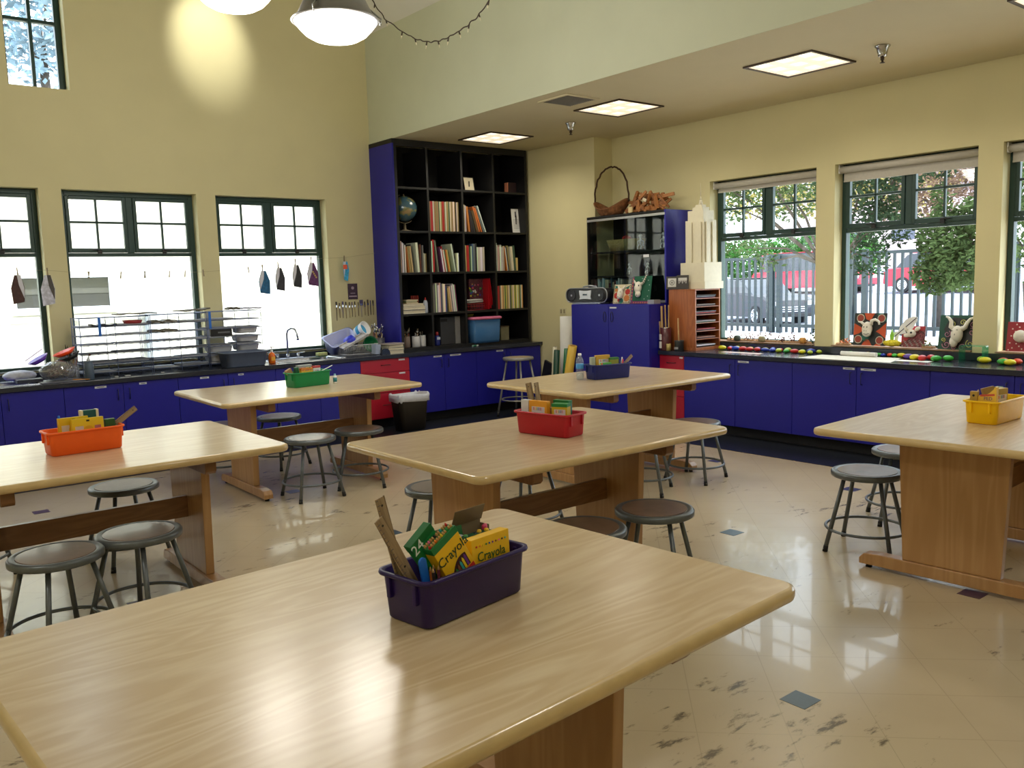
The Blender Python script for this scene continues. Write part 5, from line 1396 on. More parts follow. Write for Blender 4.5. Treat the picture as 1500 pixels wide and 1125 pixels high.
for i, (x, y, w_, d_, h_, c, lb) in enumerate([(5.02, 8.42, .21, .17, .04, (206, 206, 196), 'cream book at the bottom of the pile beside the bookcase'), (5.03, 8.42, .20, .16, .03, (90, 96, 84), 'green-grey book in the pile beside the bookcase'), (5.03, 8.43, .2, .16, .03, (214, 214, 206), 'white book in the pile beside the bookcase'), (5.02, 8.42, .22, .17, .014, (160, 150, 160), 'thin grey book on top of the pile beside the bookcase')]):
    z = CT + [0, .0405, .071, .1015][i]
    b = mb(cmat(c)).box(-w_ / 2, w_ / 2, -d_ / 2, d_ / 2, 0, .003).box(-w_ / 2, w_ / 2, -d_ / 2, d_ / 2, h_ - .003, h_).box(-w_ / 2, w_ / 2, d_ / 2 - .003, d_ / 2, .003, h_ - .003); b.use(PAGE).box(-w_ / 2 + .003, w_ / 2 - .003, -d_ / 2 + .003, d_ / 2 - .0031, .003, h_ - .003)
    tag(b.build('book', None, loc=(x, y, z), rot=(0, 0, .08 * (i - 1))), lb, 'book')
t = thing('tape_dispenser', 'dark blue half-round tape dispenser before the book pile', 'tool', (4.90, 8.36, CT)); mb(cmat((16, 30, 60), .35)).prism([(.05 * math.cos(a), .065 * math.sin(a)) for a in [PI * k / 14 for k in range(15)]], -.02, .02, P3).build('body', None, t)
t = thing('paper_cup', 'pale blue paper carton leaning beside the tape dispenser', 'box', (4.815, 8.42, CT)); mb(cmat((170, 184, 214))).cbox((0, 0, .06), (.08, .06, .11), (0, .12, .3)).build('body', None, t)
# cluster at the left sink
t = thing('plastic_bag', 'clear plastic bag of brushes and scraps on the tray by the left sink', 'bag', (1.62, 8.42, CT + .014))
b = mb(clear_mat('clear_bag', (.85, .87, .92), .18, .12, (.62, .64, .72))); b.ball((0, 0, .085), .12, 26, 16, (1.25, .85, .72), None, .05); b.build('bag_film', None, t)
b = mb()
for k in range(60):
    b.use(cmat([(60, 50, 44), (110, 90, 70), (30, 30, 34), (150, 140, 130), (90, 40, 44)][k % 5])); b.cyl((random.uniform(-.09, .09), random.uniform(-.05, .05), random.uniform(.02, .1)), (random.uniform(-.1, .1), random.uniform(-.05, .05), random.uniform(.03, .15)), .006, seg=6)
b.build('scraps', None, t)
tag(mb(mat('grey_tray', (90, 92, 104), .35, metal=.3, noise=.05)).box(1.46, 1.80, 8.29, 8.56, CT, CT + .012).build('metal_tray', None, bev=.003), 'flat grey tray under the clear bag by the left sink', 'tray')
t = thing('orange_bowl', 'bright orange shallow bowl tilted on top of the clear bag', 'bowl', (1.70, 8.52, CT + .245)); mb(cmat((250, 74, 20), .3)).lathe([(.001, -.02), (.06, -.02), (.10, .015), (.094, .015), (.056, -.015), (.001, -.015)], seg=24, T=Matrix.Rotation(-.38, 4, 'Y')).build('bowl_body', None, t)
t = thing('black_bowl', 'black shallow bowl under the orange bowl', 'bowl', (1.735, 8.52, CT + .205)); mb(BLACKL).lathe([(.001, -.02), (.06, -.02), (.10, .015), (.094, .015), (.056, -.015), (.001, -.015)], seg=24, T=Matrix.Rotation(-.38, 4, 'Y')).build('bowl_body', None, t)
t = thing('purple_bowl', 'purple and lilac funnel-shaped dish left of the orange bowl', 'bowl', (1.50, 8.58, CT + .19)); mb(cmat((96, 50, 190), .3)).lathe([(.001, -.02), (.05, -.02), (.095, .02), (.09, .02), (.046, -.015), (.001, -.015)], seg=24, T=Matrix.Rotation(-.5, 4, 'Y')).build('bowl_body', None, t)
mb(cmat((206, 190, 220))).cbox((-.03, .03, .05), (.17, .05, .006), (0, -.6, 0)).build('lilac_flap', None, t)
t = thing('folded_cloth', 'crumpled white paper heap beside the left sink', 'cloth', (1.36, 8.70, CT + .008)); mb(mat('crumpled_white', (196, 200, 214), .8, noise=.2, nscale=20, bump=.8)).ball((0, 0, .05), .11, 18, 10, (1.2, .8, .45), None, .06).build('cloth', None, t)
flat('book', 'dark thin box with a pale one on top beside the left sink', 'box', 0, 1.40, 8.52, CT + .0075, .2, .12, .03, cmat((40, 42, 60)))
t = jar('clear jar full of paintbrushes before the left wire rack', 1.775, 8.62, CT, .055, .12, clear_mat('jar_glass', (.75, .78, .85), .15, .35, (.4, .38, .36)), 'in the clear jar by the left wire rack', n=24, hs=(.10, .24), name='glass_jar')
t = thing('paint_bottle', 'slate blue paint bottle with white and brown nozzle at the worktop edge', 'bottle', (1.855, 8.36, CT))
mb(mat('slate_paint_bottle', (72, 88, 108), .35, noise=.04)).lathe([(.001, 0), (.036, 0), (.039, .008), (.039, .13), (.03, .155), (.016, .165), (.001, .165)], seg=22).build('bottle_body', None, t)
mb(cmat((200, 208, 224))).cyl((0, 0, .165), (0, 0, .19), .018, .014, 14).cyl((0, 0, .19), (.008, 0, .215), .009, .005, 10).build('nozzle', None, t)
mb(cmat((80, 50, 34))).cbox((.014, 0, .222), (.018, .01, .018), (0, .5, 0)).build('nozzle_tip', None, t)
t = pencil((214, 140, 40), 'orange pencil lying beside the slate blue bottle', .14); t.location = (1.71, 8.33, CT + .017); t.rotation_euler = (0, PI / 2 + .05, -.2); t['group'] = 'pencil on worktop'
for i, (x, y, w_) in enumerate([(2.08, 8.36, .03), (2.18, 8.38, .05), (2.50, 8.40, .03)]):
    tag(mb(cmat((170, 172, 178))).box(x - w_ / 2, x + w_ / 2, y - .01, y + .01, CT, CT + .012).build('eraser', None, bev=.002), 'small pale eraser block on the worktop before the wire racks', 'eraser', 'eraser blocks')

# ------------------------------------------------------------------ line with pegs, hanging works, brushes on the wall
LZ = [(0.9, 1.86), (1.451, 1.815), (1.694, 1.81), (2.042, 1.775), (2.328, 1.768), (2.55, 1.768), (2.785, 1.77), (2.939, 1.77), (3.125, 1.775), (3.603, 1.80), (3.756, 1.82), (3.935, 1.85), (4.134, 1.878), (4.321, 1.90), (4.732, 1.91), (5.14, 1.96)]
o = tag(mb(cmat((150, 140, 110))).tube([(x, 8.90, z) for x, z in LZ], .0012, 5).build('drying_line', None), 'thin line strung across the left windows with clothes pegs', 'line')
PEG = mat('grey_wood_peg', (140, 122, 92), .6, noise=.1)
hang = {1: ('dark brown and red paper work pegged at the left window', (70, 40, 36), .26, .10), 2: ('white and dark folded paper work pegged before the left pillar', (196, 198, 214), .28, .11), 10: ('blue paper work pegged in the right window, leftmost', (28, 96, 140), .25, .12), 11: ('black and white paper work pegged second in the right window', (50, 50, 58), .25, .10), 12: ('black paper work with white fold pegged third in the right window', (46, 46, 50), .25, .10), 13: ('purple paper work with gold marks pegged fourth in the right window', (92, 44, 96), .26, .13), 14: ('light blue and orange paper figure pegged on the wall by the window', (60, 170, 220), .22, .05)}
for i, (x, z) in enumerate(LZ[1:-1], 1):
    t = thing('clothes_peg', 'wooden clothes peg clipped on the line across the windows', 'peg', (x, 8.897, z), random.uniform(-.1, .1), 'clothes pegs on the line')
    for s in (-1, 1): mb(PEG).cbox((0, s * .0035, -.012), (.008, .005, .068), (s * .04, random.uniform(-.15, .25), 0)).build('peg_half', None, t)
    mb(CHROME).cyl((-.005, 0, -.0), (.005, 0, -.0), .004, seg=8).build('spring', None, t)
    if i in hang:
        lb, c, h_, w_ = hang[i]
        t = thing('paper_artwork', lb, 'artwork', (x, 8.885, z - .045), 0, 'paper works hanging on the line')
        m1 = mat('hung_work_%d' % i, c, .6, noise=.35, nscale=26)
        b = mb(m1)
        sg = 1 if i > 3 else -1
        L1 = []
        for k, (u, v) in enumerate([(-.02, 0), (.03, 0), (.03 + w_ * .35, -h_ * .45), (w_ * .55, -h_), (-w_ * .35, -h_ * .93), (-w_ * .45, -h_ * .45)]): L1.append((u * sg, v))
        b.prism(L1, -.003, .003, P3)
        b.build('sheet', None, t)
        mb(cmat((214, 214, 224) if i != 2 else (70, 66, 64))).prism([(-.02 * sg, 0.0), (.01 * sg, 0), (-.0 * sg, -h_ * .35), (-w_ * .35 * sg, -h_ * .8), (-w_ * .4 * sg, -h_ * .45)], -.006, -.0035, P3).build('folded_edge', None, t)
        if i == 14:
            mb(cmat((230, 90, 50))).cbox((.0, -.0045, -.06), (.05, .004, .05)).build('orange_band', None, t)
        if i == 13:
            for q in range(4): mb(cmat((190, 160, 90))).cyl((.01 + q * .012, -.0045, -.10 - q * .02), (.01 + q * .012, -.0035, -.10 - q * .02), .010, seg=12).build('gold_mark', None, t)
t = thing('poster', 'small dark purple printed poster on the wall above the brushes', 'poster', (4.845, 8.944, 1.525)); mb(mat('dark_poster', (62, 40, 60), .5, noise=.3, nscale=40)).box(-.062, .062, -.002, 0, -.09, .09).build('sheet', None, t)
mb(cmat((170, 150, 160))).cyl((0, -.0022, .04), (0, -.003, .04), .018, seg=14).cbox((0, -.0027, -.02), (.06, .0012, .008)).cbox((0, -.0027, -.055), (.10, .0012, .014)).build('print', None, t)
def wallbrush(x, zt, L_, w_, lb, c, bc):
    t = thing('paintbrush', lb, 'brush', (x, 8.938, zt), 0, 'paintbrushes fixed in a row on the wall')
    mb(cmat(bc, .8)).cbox((0, 0, -.02), (w_ * 1.1, .008, .04)).build('bristles', None, t, bev=.002)
    mb(CHROME).cbox((0, 0, -.052), (w_, .009, .024)).build('ferrule', None, t)
    mb(cmat(c)).cyl((0, 0, -.064), (0, 0, -L_), .0055, .003, 8).build('handle', None, t)
for i, (x, zt, L_, w_, c) in enumerate([(4.625, 1.415, .215, .016, (70, 50, 36)), (4.665, 1.40, .17, .010, (120, 90, 60)), (4.705, 1.415, .19, .018, (90, 80, 120)), (4.745, 1.41, .19, .011, (170, 150, 110)), (4.79, 1.405, .18, .012, (190, 170, 130)), (4.825, 1.405, .17, .009, (120, 110, 100)), (4.86, 1.41, .18, .010, (190, 170, 120)), (4.905, 1.40, .16, .008, (110, 90, 70)), (4.945, 1.425, .20, .04, (170, 160, 170)), (4.99, 1.405, .16, .010, (170, 150, 110)), (5.03, 1.425, .19, .018, (120, 90, 60)), (5.065, 1.415, .17, .010, (60, 56, 60)), (5.10, 1.415, .17, .012, (150, 130, 90))]):
    wallbrush(x, zt, L_, w_, ['dark brown brush', 'thin brown brush', 'purple-ferruled brush', 'slim tan brush', 'pale tan brush', 'thin grey brush', 'light wood brush', 'very thin brown brush', 'widest flat lilac brush', 'short tan brush', 'thick-headed brown brush', 'dark slim brush', 'rightmost tan brush'][i] + ' fixed upright on the wall by the bookcase', c, [(50, 44, 40), (90, 80, 70), (96, 90, 130)][i % 3])
# ------------------------------------------------------------------ things along the right wall
# boombox on the tall cabinet
t = thing('boombox', 'black and silver portable stereo on the tall blue cabinet', 'stereo', (6.86, 7.10, 1.3055), -PI / 2 + .10)
# local x runs along the wall, -y faces the room after the turn
SIL = mat('silver_plastic', (166, 170, 178), .3, metal=.5, noise=.04)
b = mb(mat('stereo_black', (26, 26, 30), .35, noise=.05))
L1 = []
for yy, k in ((-.085, .90), (-.075, 1.0), (.07, 1.0), (.10, .9)):
    L1.append([Vector((p[0] * k, yy, .10 + p[1] * k)) for p in rrect(.60, .155, .07, 7)])
b.rings(L1, True, True, True); b.build('stereo_body', None, t)
b = mb(SIL)
pts = [(p[0], -.078, .10 + p[1]) for p in rrect(.605, .16, .072, 8)]
b.tube(pts, .006, 6, closed=True); b.build('silver_trim', None, t)
mb(mat('stereo_panel', (214, 222, 236), .3, noise=.03)).prism([(-.085, -.045), (-.075, -.02), (-.085, .03), (-.085, .055), (-.03, .05), (.03, .05), (.085, .055), (.085, .03), (.075, -.02), (.085, -.045), (.03, -.04), (-.03, -.04)], -.100, -.088, Matrix(((1, 0, 0, 0), (0, 0, 1, 0), (0, 1, 0, .10), (0, 0, 0, 1)))).build('control_panel', None, t)
mb(cmat((40, 60, 80), .2)).cbox((0, -.102, .107), (.06, .004, .018)).build('display', None, t)
for s in (-1, 1):
    mb(mat('speaker_grille', (58, 60, 66), .5, metal=.4, noise=.3, nscale=200)).cyl((s * .205, -.088, .10), (s * .205, -.094, .10), .060, .055, 28).build('speaker_cone', None, t)
    mb(SIL).cyl((s * .205, -.094, .10), (s * .205, -.098, .10), .012, seg=14).build('dust_cap', None, t)
mb(SIL).tube([(-.11, -.01, .165), (-.09, -.01, .195), (0, -.01, .205), (.09, -.01, .195), (.11, -.01, .165)], .010, 8).build('carry_handle', None, t)
mb(SIL).box(-.22, .20, -.07, .09, .0005, .022).build('foot', None, t, bev=.004)

def art(name, label, loc, rz, tilt, w_, h_, board, border=None, d=.008):
    t = thing(name, label, 'artwork', loc, rz, 'animal relief boards')
    g = bpy.data.objects.new('board', None)
    T = Matrix.Rotation(tilt, 4, 'X')
    mb(board).box(-w_ / 2, w_ / 2, -d / 2, d / 2, .003, h_, T).build('board', None, t, bev=.001)
    return t, T
def onboard(t, T, name, fn, m, d=.008):
    """fn draws into a builder in board space: x right, y up (both metres), thickness towards the viewer"""
    b = mb(m); b.F = T @ Matrix(((1, 0, 0, 0), (0, 0, -1, -d / 2 - .0003), (0, 1, 0, .003), (0, 0, 0, 1)))
    fn(b)
    return b.build(name, None, t)
def disc(b, x, y, r, th=.0015, seg=22, r0=None):
    b.prism([(x + r * math.cos(2 * PI * k / seg), y + r * math.sin(2 * PI * k / seg)) for k in range(seg)], 0, th, b.F)
def poly(b, p, th=.0012): b.prism(p, 0, th, b.F)
def line3(b, pts, r): b.tube([b.F @ Vector((x, y, z)) for x, y, z in pts], r, 7)
def blob(b, x, y, z, r, sc, rz=0):
    T_ = b.F @ Matrix.Translation((x, y, z)) @ Matrix.Rotation(rz, 4, 'Z')
    L_ = []
    for k in range(12):
        th = PI * k / 11
        rr_ = max(math.sin(th), .02)
        L_.append([T_ @ Vector((rr_ * math.cos(2 * PI * i / 18) * r * sc[0], -math.cos(th) * r * sc[1], rr_ * math.sin(2 * PI * i / 18) * r * sc[2])) for i in range(18)])
    b.rings(L_, True, True, True)
def horn(b, pts, r0, r1):
    n = len(pts)
    b.tube([b.F @ Vector(p) for p in pts], r0, 9, rads=[r0 + (r1 - r0) * k / (n - 1) for k in range(n)])
def eyes(b, ps, r):
    for x, y, z in ps: blob(b, x, y, z, r, (1, 1, .8))
RZR = -PI / 2      # boards on the right wall face the room
DG = mat('dark_green_board', (16, 74, 60), .5, noise=.05)
def swirl(b, x, y, r, turns, w_, s=1, a0=0):
    n = 26; P = []
    for k in range(n):
        q = k / (n - 1); a = a0 + s * q * turns * 2 * PI; rr_ = r * (1 - q * .85); P.append((x + rr_ * math.cos(a), y + rr_ * math.sin(a), .001))
    line3(b, P, w_)

# 1: collage board and 2: green board on the tall cabinet
t, T = art('relief_artwork', 'patterned collage board with a white dog-like head, on the tall blue cabinet', (6.83, 6.60, 1.3055), RZR + .1, -.22, .23, .215, cmat((206, 196, 168)))
onboard(t, T, 'red_shapes', lambda b: [disc(b, x, y, r) for x, y, r in ((-.07, .09, .035), (.075, .13, .032), (-.03, .04, .02))], cmat((176, 40, 36)))
onboard(t, T, 'green_shapes', lambda b: [poly(b, [(-.1, .13), (-.05, .16), (-.06, .19), (-.1, .2)]), disc(b, 0, .03, .03), poly(b, [(.03, .17), (.1, .2), (.08, .16)])], cmat((30, 104, 96)))
onboard(t, T, 'orange_shapes', lambda b: [disc(b, .07, .06, .036), disc(b, -.08, .15, .02)], cmat((196, 120, 60)))
onboard(t, T, 'patterned_rim', lambda b: [disc(b, x, y, .008, .001, 8) for x, y in [(-.108 + k * .024, .01) for k in range(10)] + [(.106, .02 + k * .022) for k in range(9)] + [(-.106, .02 + k * .022) for k in range(9)]], cmat((120, 110, 90)))
onboard(t, T, 'head', lambda b: [blob(b, -.005, .11, .02, .05, (.72, 1.15, .7)), blob(b, -.01, .075, .03, .028, (1, 1, .8)), horn(b, [(-.03, .15, .02), (-.04, .18, .02), (-.045, .195, .02)], .014, .004), horn(b, [(.02, .15, .02), (.04, .18, .02), (.055, .20, .02)], .014, .004)], WHITEW)
onboard(t, T, 'eyes_and_nose', lambda b: eyes(b, [(-.022, .12, .048), (.012, .12, .048), (-.01, .07, .052)], .005), BLACKL)
t, T = art('relief_artwork', 'dark green board with a white horned head and purple edge, on the tall cabinet', (6.84, 6.33, 1.3055), RZR + .1, -.20, .25, .30, mat('green_felt_board', (14, 88, 66), .6, noise=.05))
onboard(t, T, 'purple_border', lambda b: [poly(b, [(-.125, 0), (-.105, 0), (-.105, .29), (-.125, .29)]), poly(b, [(-.105, 0), (.125, 0), (.125, .028), (-.105, .028)])], cmat((110, 44, 96)))
onboard(t, T, 'orange_marks', lambda b: [poly(b, [(-.09 + k * .03, .006), (-.075 + k * .03, .006), (-.08 + k * .03, .022)], .002) for k in range(7)] + [poly(b, [(-.122, .04 + k * .035), (-.108, .05 + k * .035), (-.122, .06 + k * .035)], .002) for k in range(7)], cmat((214, 130, 70)))
onboard(t, T, 'white_stars', lambda b: [disc(b, x, y, .004, .001, 8) for x, y in ((.09, .08), (.05, .05), (-.07, .09), (.1, .2), (.08, .25), (-.08, .2), (.0, .27), (.10, .14))], WHITEP)
onboard(t, T, 'head', lambda b: [blob(b, -.03, .17, .02, .05, (.85, 1.3, .75)), blob(b, -.02, .10, .025, .032, (1, 1.1, .8)), horn(b, [(.005, .20, .025), (.04, .225, .03), (.055, .26, .03), (.07, .30, .03)], .016, .006), horn(b, [(-.06, .21, .02), (-.085, .235, .02), (-.09, .25, .02)], .014, .005)], WHITEW)
onboard(t, T, 'eyes', lambda b: [blob(b, -.05, .185, .045, .009, (1, 1.3, .7)), blob(b, -.008, .185, .045, .009, (1, 1.3, .7)), blob(b, -.018, .085, .045, .006, (1.5, .6, 1))], BLACKL)
onboard(t, T, 'horn_stripes', lambda b: [blob(b, .04 + k * .01, .228 + k * .02, .034, .0165 - k * .0015, (1, .18, 1), -.9) for k in range(4)], BLACKL)
t = thing('tape_cases', 'small stack of clear cases at the right end of the tall cabinet top', 'case', (6.86, 6.15, 1.3055)); b = mb(cmat((150, 150, 160), .3))
for k in range(4): b.box(-.05, .05, -.045, .045, .0005 + k * .011, .0105 + k * .011)
b.build('cases', None, t)

# basket and wooden construction on the display cabinet
ZC = 2.2855
BK = mat('woven_bark', (124, 80, 46), .8, noise=.4, nscale=30, bump=.8)
t = thing('basket', 'woven basket with a tall hooped handle on top of the display cabinet', 'basket', (7.10, 6.985, ZC))
Ls = []
for j in range(9):
    v = j / 8; lp = []
    for i in range(32):
        a = 2 * PI * i / 32
        rim = .07 + .105 * abs(math.sin(a)) ** 2
        z = .002 + v * rim
        lp.append(Vector(((.09 + .05 * v) * math.cos(a), (.13 + .125 * v ** .7) * math.sin(a), z)))
    Ls.append(lp)
inner = [[Vector((p.x * .9, p.y * .94, max(p.z, .01))) for p in lp] for lp in Ls[::-1]]
mb(BK).rings(Ls + inner[:8], True, True, True).build('basket_bowl', None, t)
mb(mat('dark_branch', (62, 38, 22), .8, noise=.3, nscale=40, bump=.6)).tube([(.0 + .006 * math.sin(k * 1.9), -.265 * math.cos(PI * k / 28), .14 + .40 * math.sin(PI * k / 28) ** .75 + .006 * math.sin(k * 2.3)) for k in range(29)], .010, 8).build('hoop_handle', None, t)
WD = [wood('block_wood_a', (186, 128, 72), (150, 94, 50), 3, .6, 0, 'x'), wood('block_wood_b', (160, 102, 58), (120, 74, 38), 3, .6, 0, 'y')]
t = thing('wood_construction', 'jumble of glued wooden sticks and blocks beside the basket', 'artwork', (7.17, 6.455, ZC))
rw = random.Random(11)
for k in range(64):
    u = k / 64
    y = .26 - .5 * rw.random(); z = .018 + .19 * rw.random() * (1 - .5 * abs(y - .05))
    if k < 14: z = .03 + .02 * rw.random()
    l = rw.uniform(.06, .19); w_ = rw.uniform(.018, .042)
    ro = (rw.uniform(-1.2, 1.2), 0, rw.uniform(-.5, .5)) if k >= 14 else (rw.choice([0, PI / 2]), 0, rw.uniform(-.2, .2))
    hb = (l / 2 * abs(math.sin(ro[0])) + w_ / 2)
    mb(WD[k % 2]).cbox((rw.uniform(-.07, .07), y, max(z, hb + .002)), (w_ * .7, l, w_), ro).build('wood_stick' if l > .09 else 'wood_block', None, t)
mb(cmat((222, 200, 150))).cbox((-.12, .19, .04), (.02, .05, .06), (0, 0, .1)).build('wood_block', None, t)
mb(cmat((214, 204, 180))).cbox((-.10, .0, .13), (.02, .05, .03), (.5, 0, .1)).build('wood_block', None, t)

# contents of the display cabinet
t = thing('basket', 'rectangular straw basket inside the glass display cabinet', 'basket', (7.20, 6.86, 1.8865))
mb(mat('straw_weave', (150, 132, 84), .8, noise=.5, nscale=50, stretch=(1, 1, 6), bump=.8)).rings([[Vector((p[0], p[1], q)) for p in rrect(w_, d_, .03, 4)] for w_, d_, q in ((.2, .34, 0), (.24, .42, .13), (.22, .40, .13), (.18, .32, .01))], True, True, True).build('basket_body', None, t)
mb(cmat((190, 30, 30))).ball((-.02, -.03, .14), .055, 14, 8, (1, 1, .6), None, .08).build('red_bundle', None, t)
rb = random.Random(4)
x = 7.20
for k in range(15):
    th = rb.uniform(.012, .026); h_ = rb.uniform(.19, .27); c = rb.choice([(170, 180, 190), (120, 150, 160), (196, 196, 186), (80, 40, 50), (60, 80, 96), (190, 186, 160)])
    y = 7.20 - k * .029
    o = mb(cmat(c)); o.box(-.08, .08, -th / 2, th / 2, 0, h_); o.use(PAGE).box(-.077, .079, -th / 2 + .003, th / 2 - .003, h_, h_ + .0006)
    o = o.build('book', None, loc=(7.11, y, 1.3305), rot=(rb.choice([0, 0, .04]), 0, 0))
    nm = {(170, 180, 190): 'pale blue-grey', (120, 150, 160): 'teal-grey', (196, 196, 186): 'ivory', (80, 40, 50): 'maroon', (60, 80, 96): 'slate blue', (190, 186, 160): 'buff'}[c]
    tag(o, nm + ' book standing at the bottom of the glass cabinet', 'book', 'books inside the display cabinet')
for k, (y, z, lb) in enumerate([(6.55, 1.8865, 'silver foil figure hanging its legs, inside the glass cabinet'), (6.22, 1.8865, 'silver foil figure lying at the right inside the glass cabinet'), (6.45, 1.6165, 'small seated foil figure on the lower glass cabinet shelf'), (6.72, 1.6165, 'blue-white foil bundle above the books in the glass cabinet')]):
    t = thing('foil_figure', lb, 'figure', (7.10, y, z), 0, 'foil figures in the glass cabinet')
    b = mb(mat('crumpled_foil', (190, 194, 200), .3, metal=.8, noise=.2, nscale=60, bump=.9))
    s = .75 if k > 1 else 1
    b.ball((0, 0, .15 * s), .022 * s, 10, 7, (1, 1, 1), None, .1)
    b.tube([(0, 0, .13 * s), (0, .005, .07 * s)], .014 * s, 7)
    for q in (-1, 1):
        b.tube([(0, 0, .12 * s), (0, q * .04 * s, .09 * s), (0, q * .035 * s, .04 * s)], .006 * s, 6)
        b.tube([(0, 0, .07 * s), (-.02, q * .025 * s, .04 * s), (-.025, q * .02 * s, .008)], .007 * s, 6)
    b.build('foil_body', None, t)

# wooden paper organiser with slots towards the right, white tower model and two dark frames
OW = wood('organiser_wood', (176, 104, 56), (150, 84, 42), 1.2, .45, .15, 'z')
t = thing('paper_organizer', 'orange-brown wooden paper organiser with seven slots on the right counter', 'organizer', (0, 0, 0))
ox0, ox1, oy0, oy1, oz0, oz1 = 6.980, 7.380, 5.70, 6.05, CT, 1.45
mb().box(ox0, ox0 + .014, oy0, oy1, oz0 + .03, oz1 - .0145).build('side_panel', OW, t)
mb().box(ox1 - .014, ox1, oy0, oy1, oz0 + .03, oz1 - .0145).build('side_panel', OW, t)
mb().box(ox0, ox1, oy0, oy1, oz1 - .014, oz1).build('top_panel', OW, t, bev=.002)
mb().box(ox0 - .006, ox1 + .002, oy0 - .008, oy1, oz0, oz0 + .0295).build('base', OW, t, bev=.002)
mb().box(ox0 + .0145, ox1 - .0145, oy1 - .008, oy1, oz0 + .03, oz1 - .0145).build('back_panel', OW, t)
for k in range(6):
    z = oz0 + .03 + (k + 1) * (oz1 - oz0 - .045) / 7
    mb().box(ox0 + .0145, ox1 - .0145, oy0 + .002, oy1 - .009, z - .003, z + .003).build('shelf', OW, t)
rp = random.Random(5)
for k in range(7):
    z = oz0 + .031 + k * (oz1 - oz0 - .045) / 7 + .003
    lp = [[(16, 16, 20), (226, 228, 236)], [(60, 44, 50), (150, 110, 90)], [(40, 40, 44), (150, 60, 60)], [(60, 90, 70), (150, 146, 150)], [(36, 36, 40), (150, 40, 40), (90, 90, 96)], [(40, 30, 36), (130, 120, 116)], [(90, 40, 60), (120, 130, 140), (50, 46, 50)]][k]
    for q, c in enumerate(lp):
        o = mb(cmat(c, .7)).box(-.155, .155, -.15, .14, 0, .010).build('paper_stack', None, loc=(7.18, 5.88 - q * .006, z + q * .0125), rot=(rp.uniform(-.0, .015), 0, rp.uniform(-.04, .04) if q else 0))
        tag(o, ['bottom', 'second lowest', 'third lowest', 'middle', 'third highest', 'second highest', 'top'][k] + ' slot paper stack of the wooden organiser, ' + ['lower', 'upper', 'topmost'][q] + ' sheets', 'paper')
tw = cmat((222, 216, 194), .6)
t = thing('tower_model', 'cream stepped skyscraper model with a spire standing on the wooden organiser', 'model', (7.215, 5.815, 1.4505))
b = mb(tw)
for w_, d_, z0, z1 in ((.30, .34, 0, .075), (.28, .31, .075, .27), (.20, .24, .27, .70), (.17, .20, .70, .80), (.11, .13, .80, .835), (.07, .08, .835, .86)): b.box(-w_ / 2, w_ / 2, -d_ / 2, d_ / 2, z0, z1 - .0004)
for s in (-1, 1):
    for q in (-.06, .06): b.box(s * .105, s * .118, q - .035, q + .035, .271, .68); b.box(q * .8 - .03, q * .8 + .03, s * .125, s * .138, .271, .68)
b.build('tower_body', None, t)
mb(tw).cyl((0, 0, .86), (0, 0, .91), .022, .012, 14).cyl((0, 0, .91), (0, 0, .95), .010, .004, 10).cyl((0, 0, .95), (0, 0, 1.08), .004, .0012, 8).build('spire', None, t)
for y, lb, kind in ((6.01, 'dark frame with a pale round print, left on the wooden organiser', 0), (5.88, 'dark frame with drip shapes beside the round print frame', 1)):
    t = thing('picture_frame', lb, 'frame', (6.985 + kind * .012, y, 1.4515), RZR + .45, 'dark frames on the wooden organiser')
    T = Matrix.Rotation(-.12, 4, 'X')
    mb(mat('dark_frame', (52, 48, 48), .5, noise=.08)).box(-.062, .062, -.006, .006, .002, .135 if not kind else .145, T).build('frame_border', None, t)
    if kind == 0:
        mb(cmat((206, 206, 204))).box(-.044, .044, -.0075, -.0062, .025, .115, T).build('print', None, t)
        b = mb(cmat((30, 30, 30)))
        b.tube([T @ Vector((.026 * math.cos(2 * PI * k / 18), -.0085, .07 + .026 * math.sin(2 * PI * k / 18))) for k in range(18)], .0022, 5, closed=True)
        for k in range(8): b.tube([T @ Vector((0, -.0085, .07)), T @ Vector((.026 * math.cos(PI * k / 4), -.0085, .07 + .026 * math.sin(PI * k / 4)))], .0012, 4)
        b.build('wheel_print', None, t)
    else:
        b = mb(cmat((190, 190, 190)))
        b.box(-.045, .045, -.0075, -.0062, .088, .118, T)
        for k in range(5): b.box(-.04 + k * .018, -.032 + k * .018, -.0075, -.0062, .06 + .012 * (k % 2), .0879, T)
        b.build('drip_print', None, t)

# cans and wood sticks before the organiser
t = thing('can_with_sticks', 'dark red printed can holding pale wooden sticks beside the tall cabinet', 'can', (6.905, 6.032, CT))
mb(mat('dark_red_can', (76, 28, 34), .4, noise=.2, nscale=30)).lathe([(.001, 0), (.056, 0), (.058, .004), (.058, .235), (.053, .235), (.051, .008), (.001, .008)], seg=26).build('can_body', None, t)
mb(WHITEP).cbox((-.052, .024, .06), (.016, .035, .07), (0, 0, -.4)).cbox((-.052, .024, .14), (.016, .035, .06), (0, 0, -.4)).build('can_label', None, t)
mb(CHROME).tube([(.056 * math.cos(2 * PI * k / 24), .056 * math.sin(2 * PI * k / 24), .236) for k in range(24)], .003, 6, closed=True).build('can_rim', None, t)
PW = wood('pale_stick', (206, 176, 130), (180, 146, 100), 2, .6, 0, 'z')
for k, (p0, p1, w_) in enumerate([((-.01, .03, .01), (-.02, .035, .46), .026), ((.01, .0, .01), (-.02, -.01, .47), .018), ((.02, -.02, .01), (0, -.045, .47), .016), ((-.02, .04, .01), (-.03, .052, .30), .02)]):
    b = mb(); b.cyl(p0, p1, w_ * .5, seg=4, smooth=False); o = b.build('wood_stick', PW, loc=(6.905, 6.032, CT + .002)); tag(o, ['thick pale square stick in the dark red can', 'middle pale stick in the dark red can', 'slanting pale stick at the right of the dark red can', 'short pale stick at the left of the dark red can'][k], 'stick')
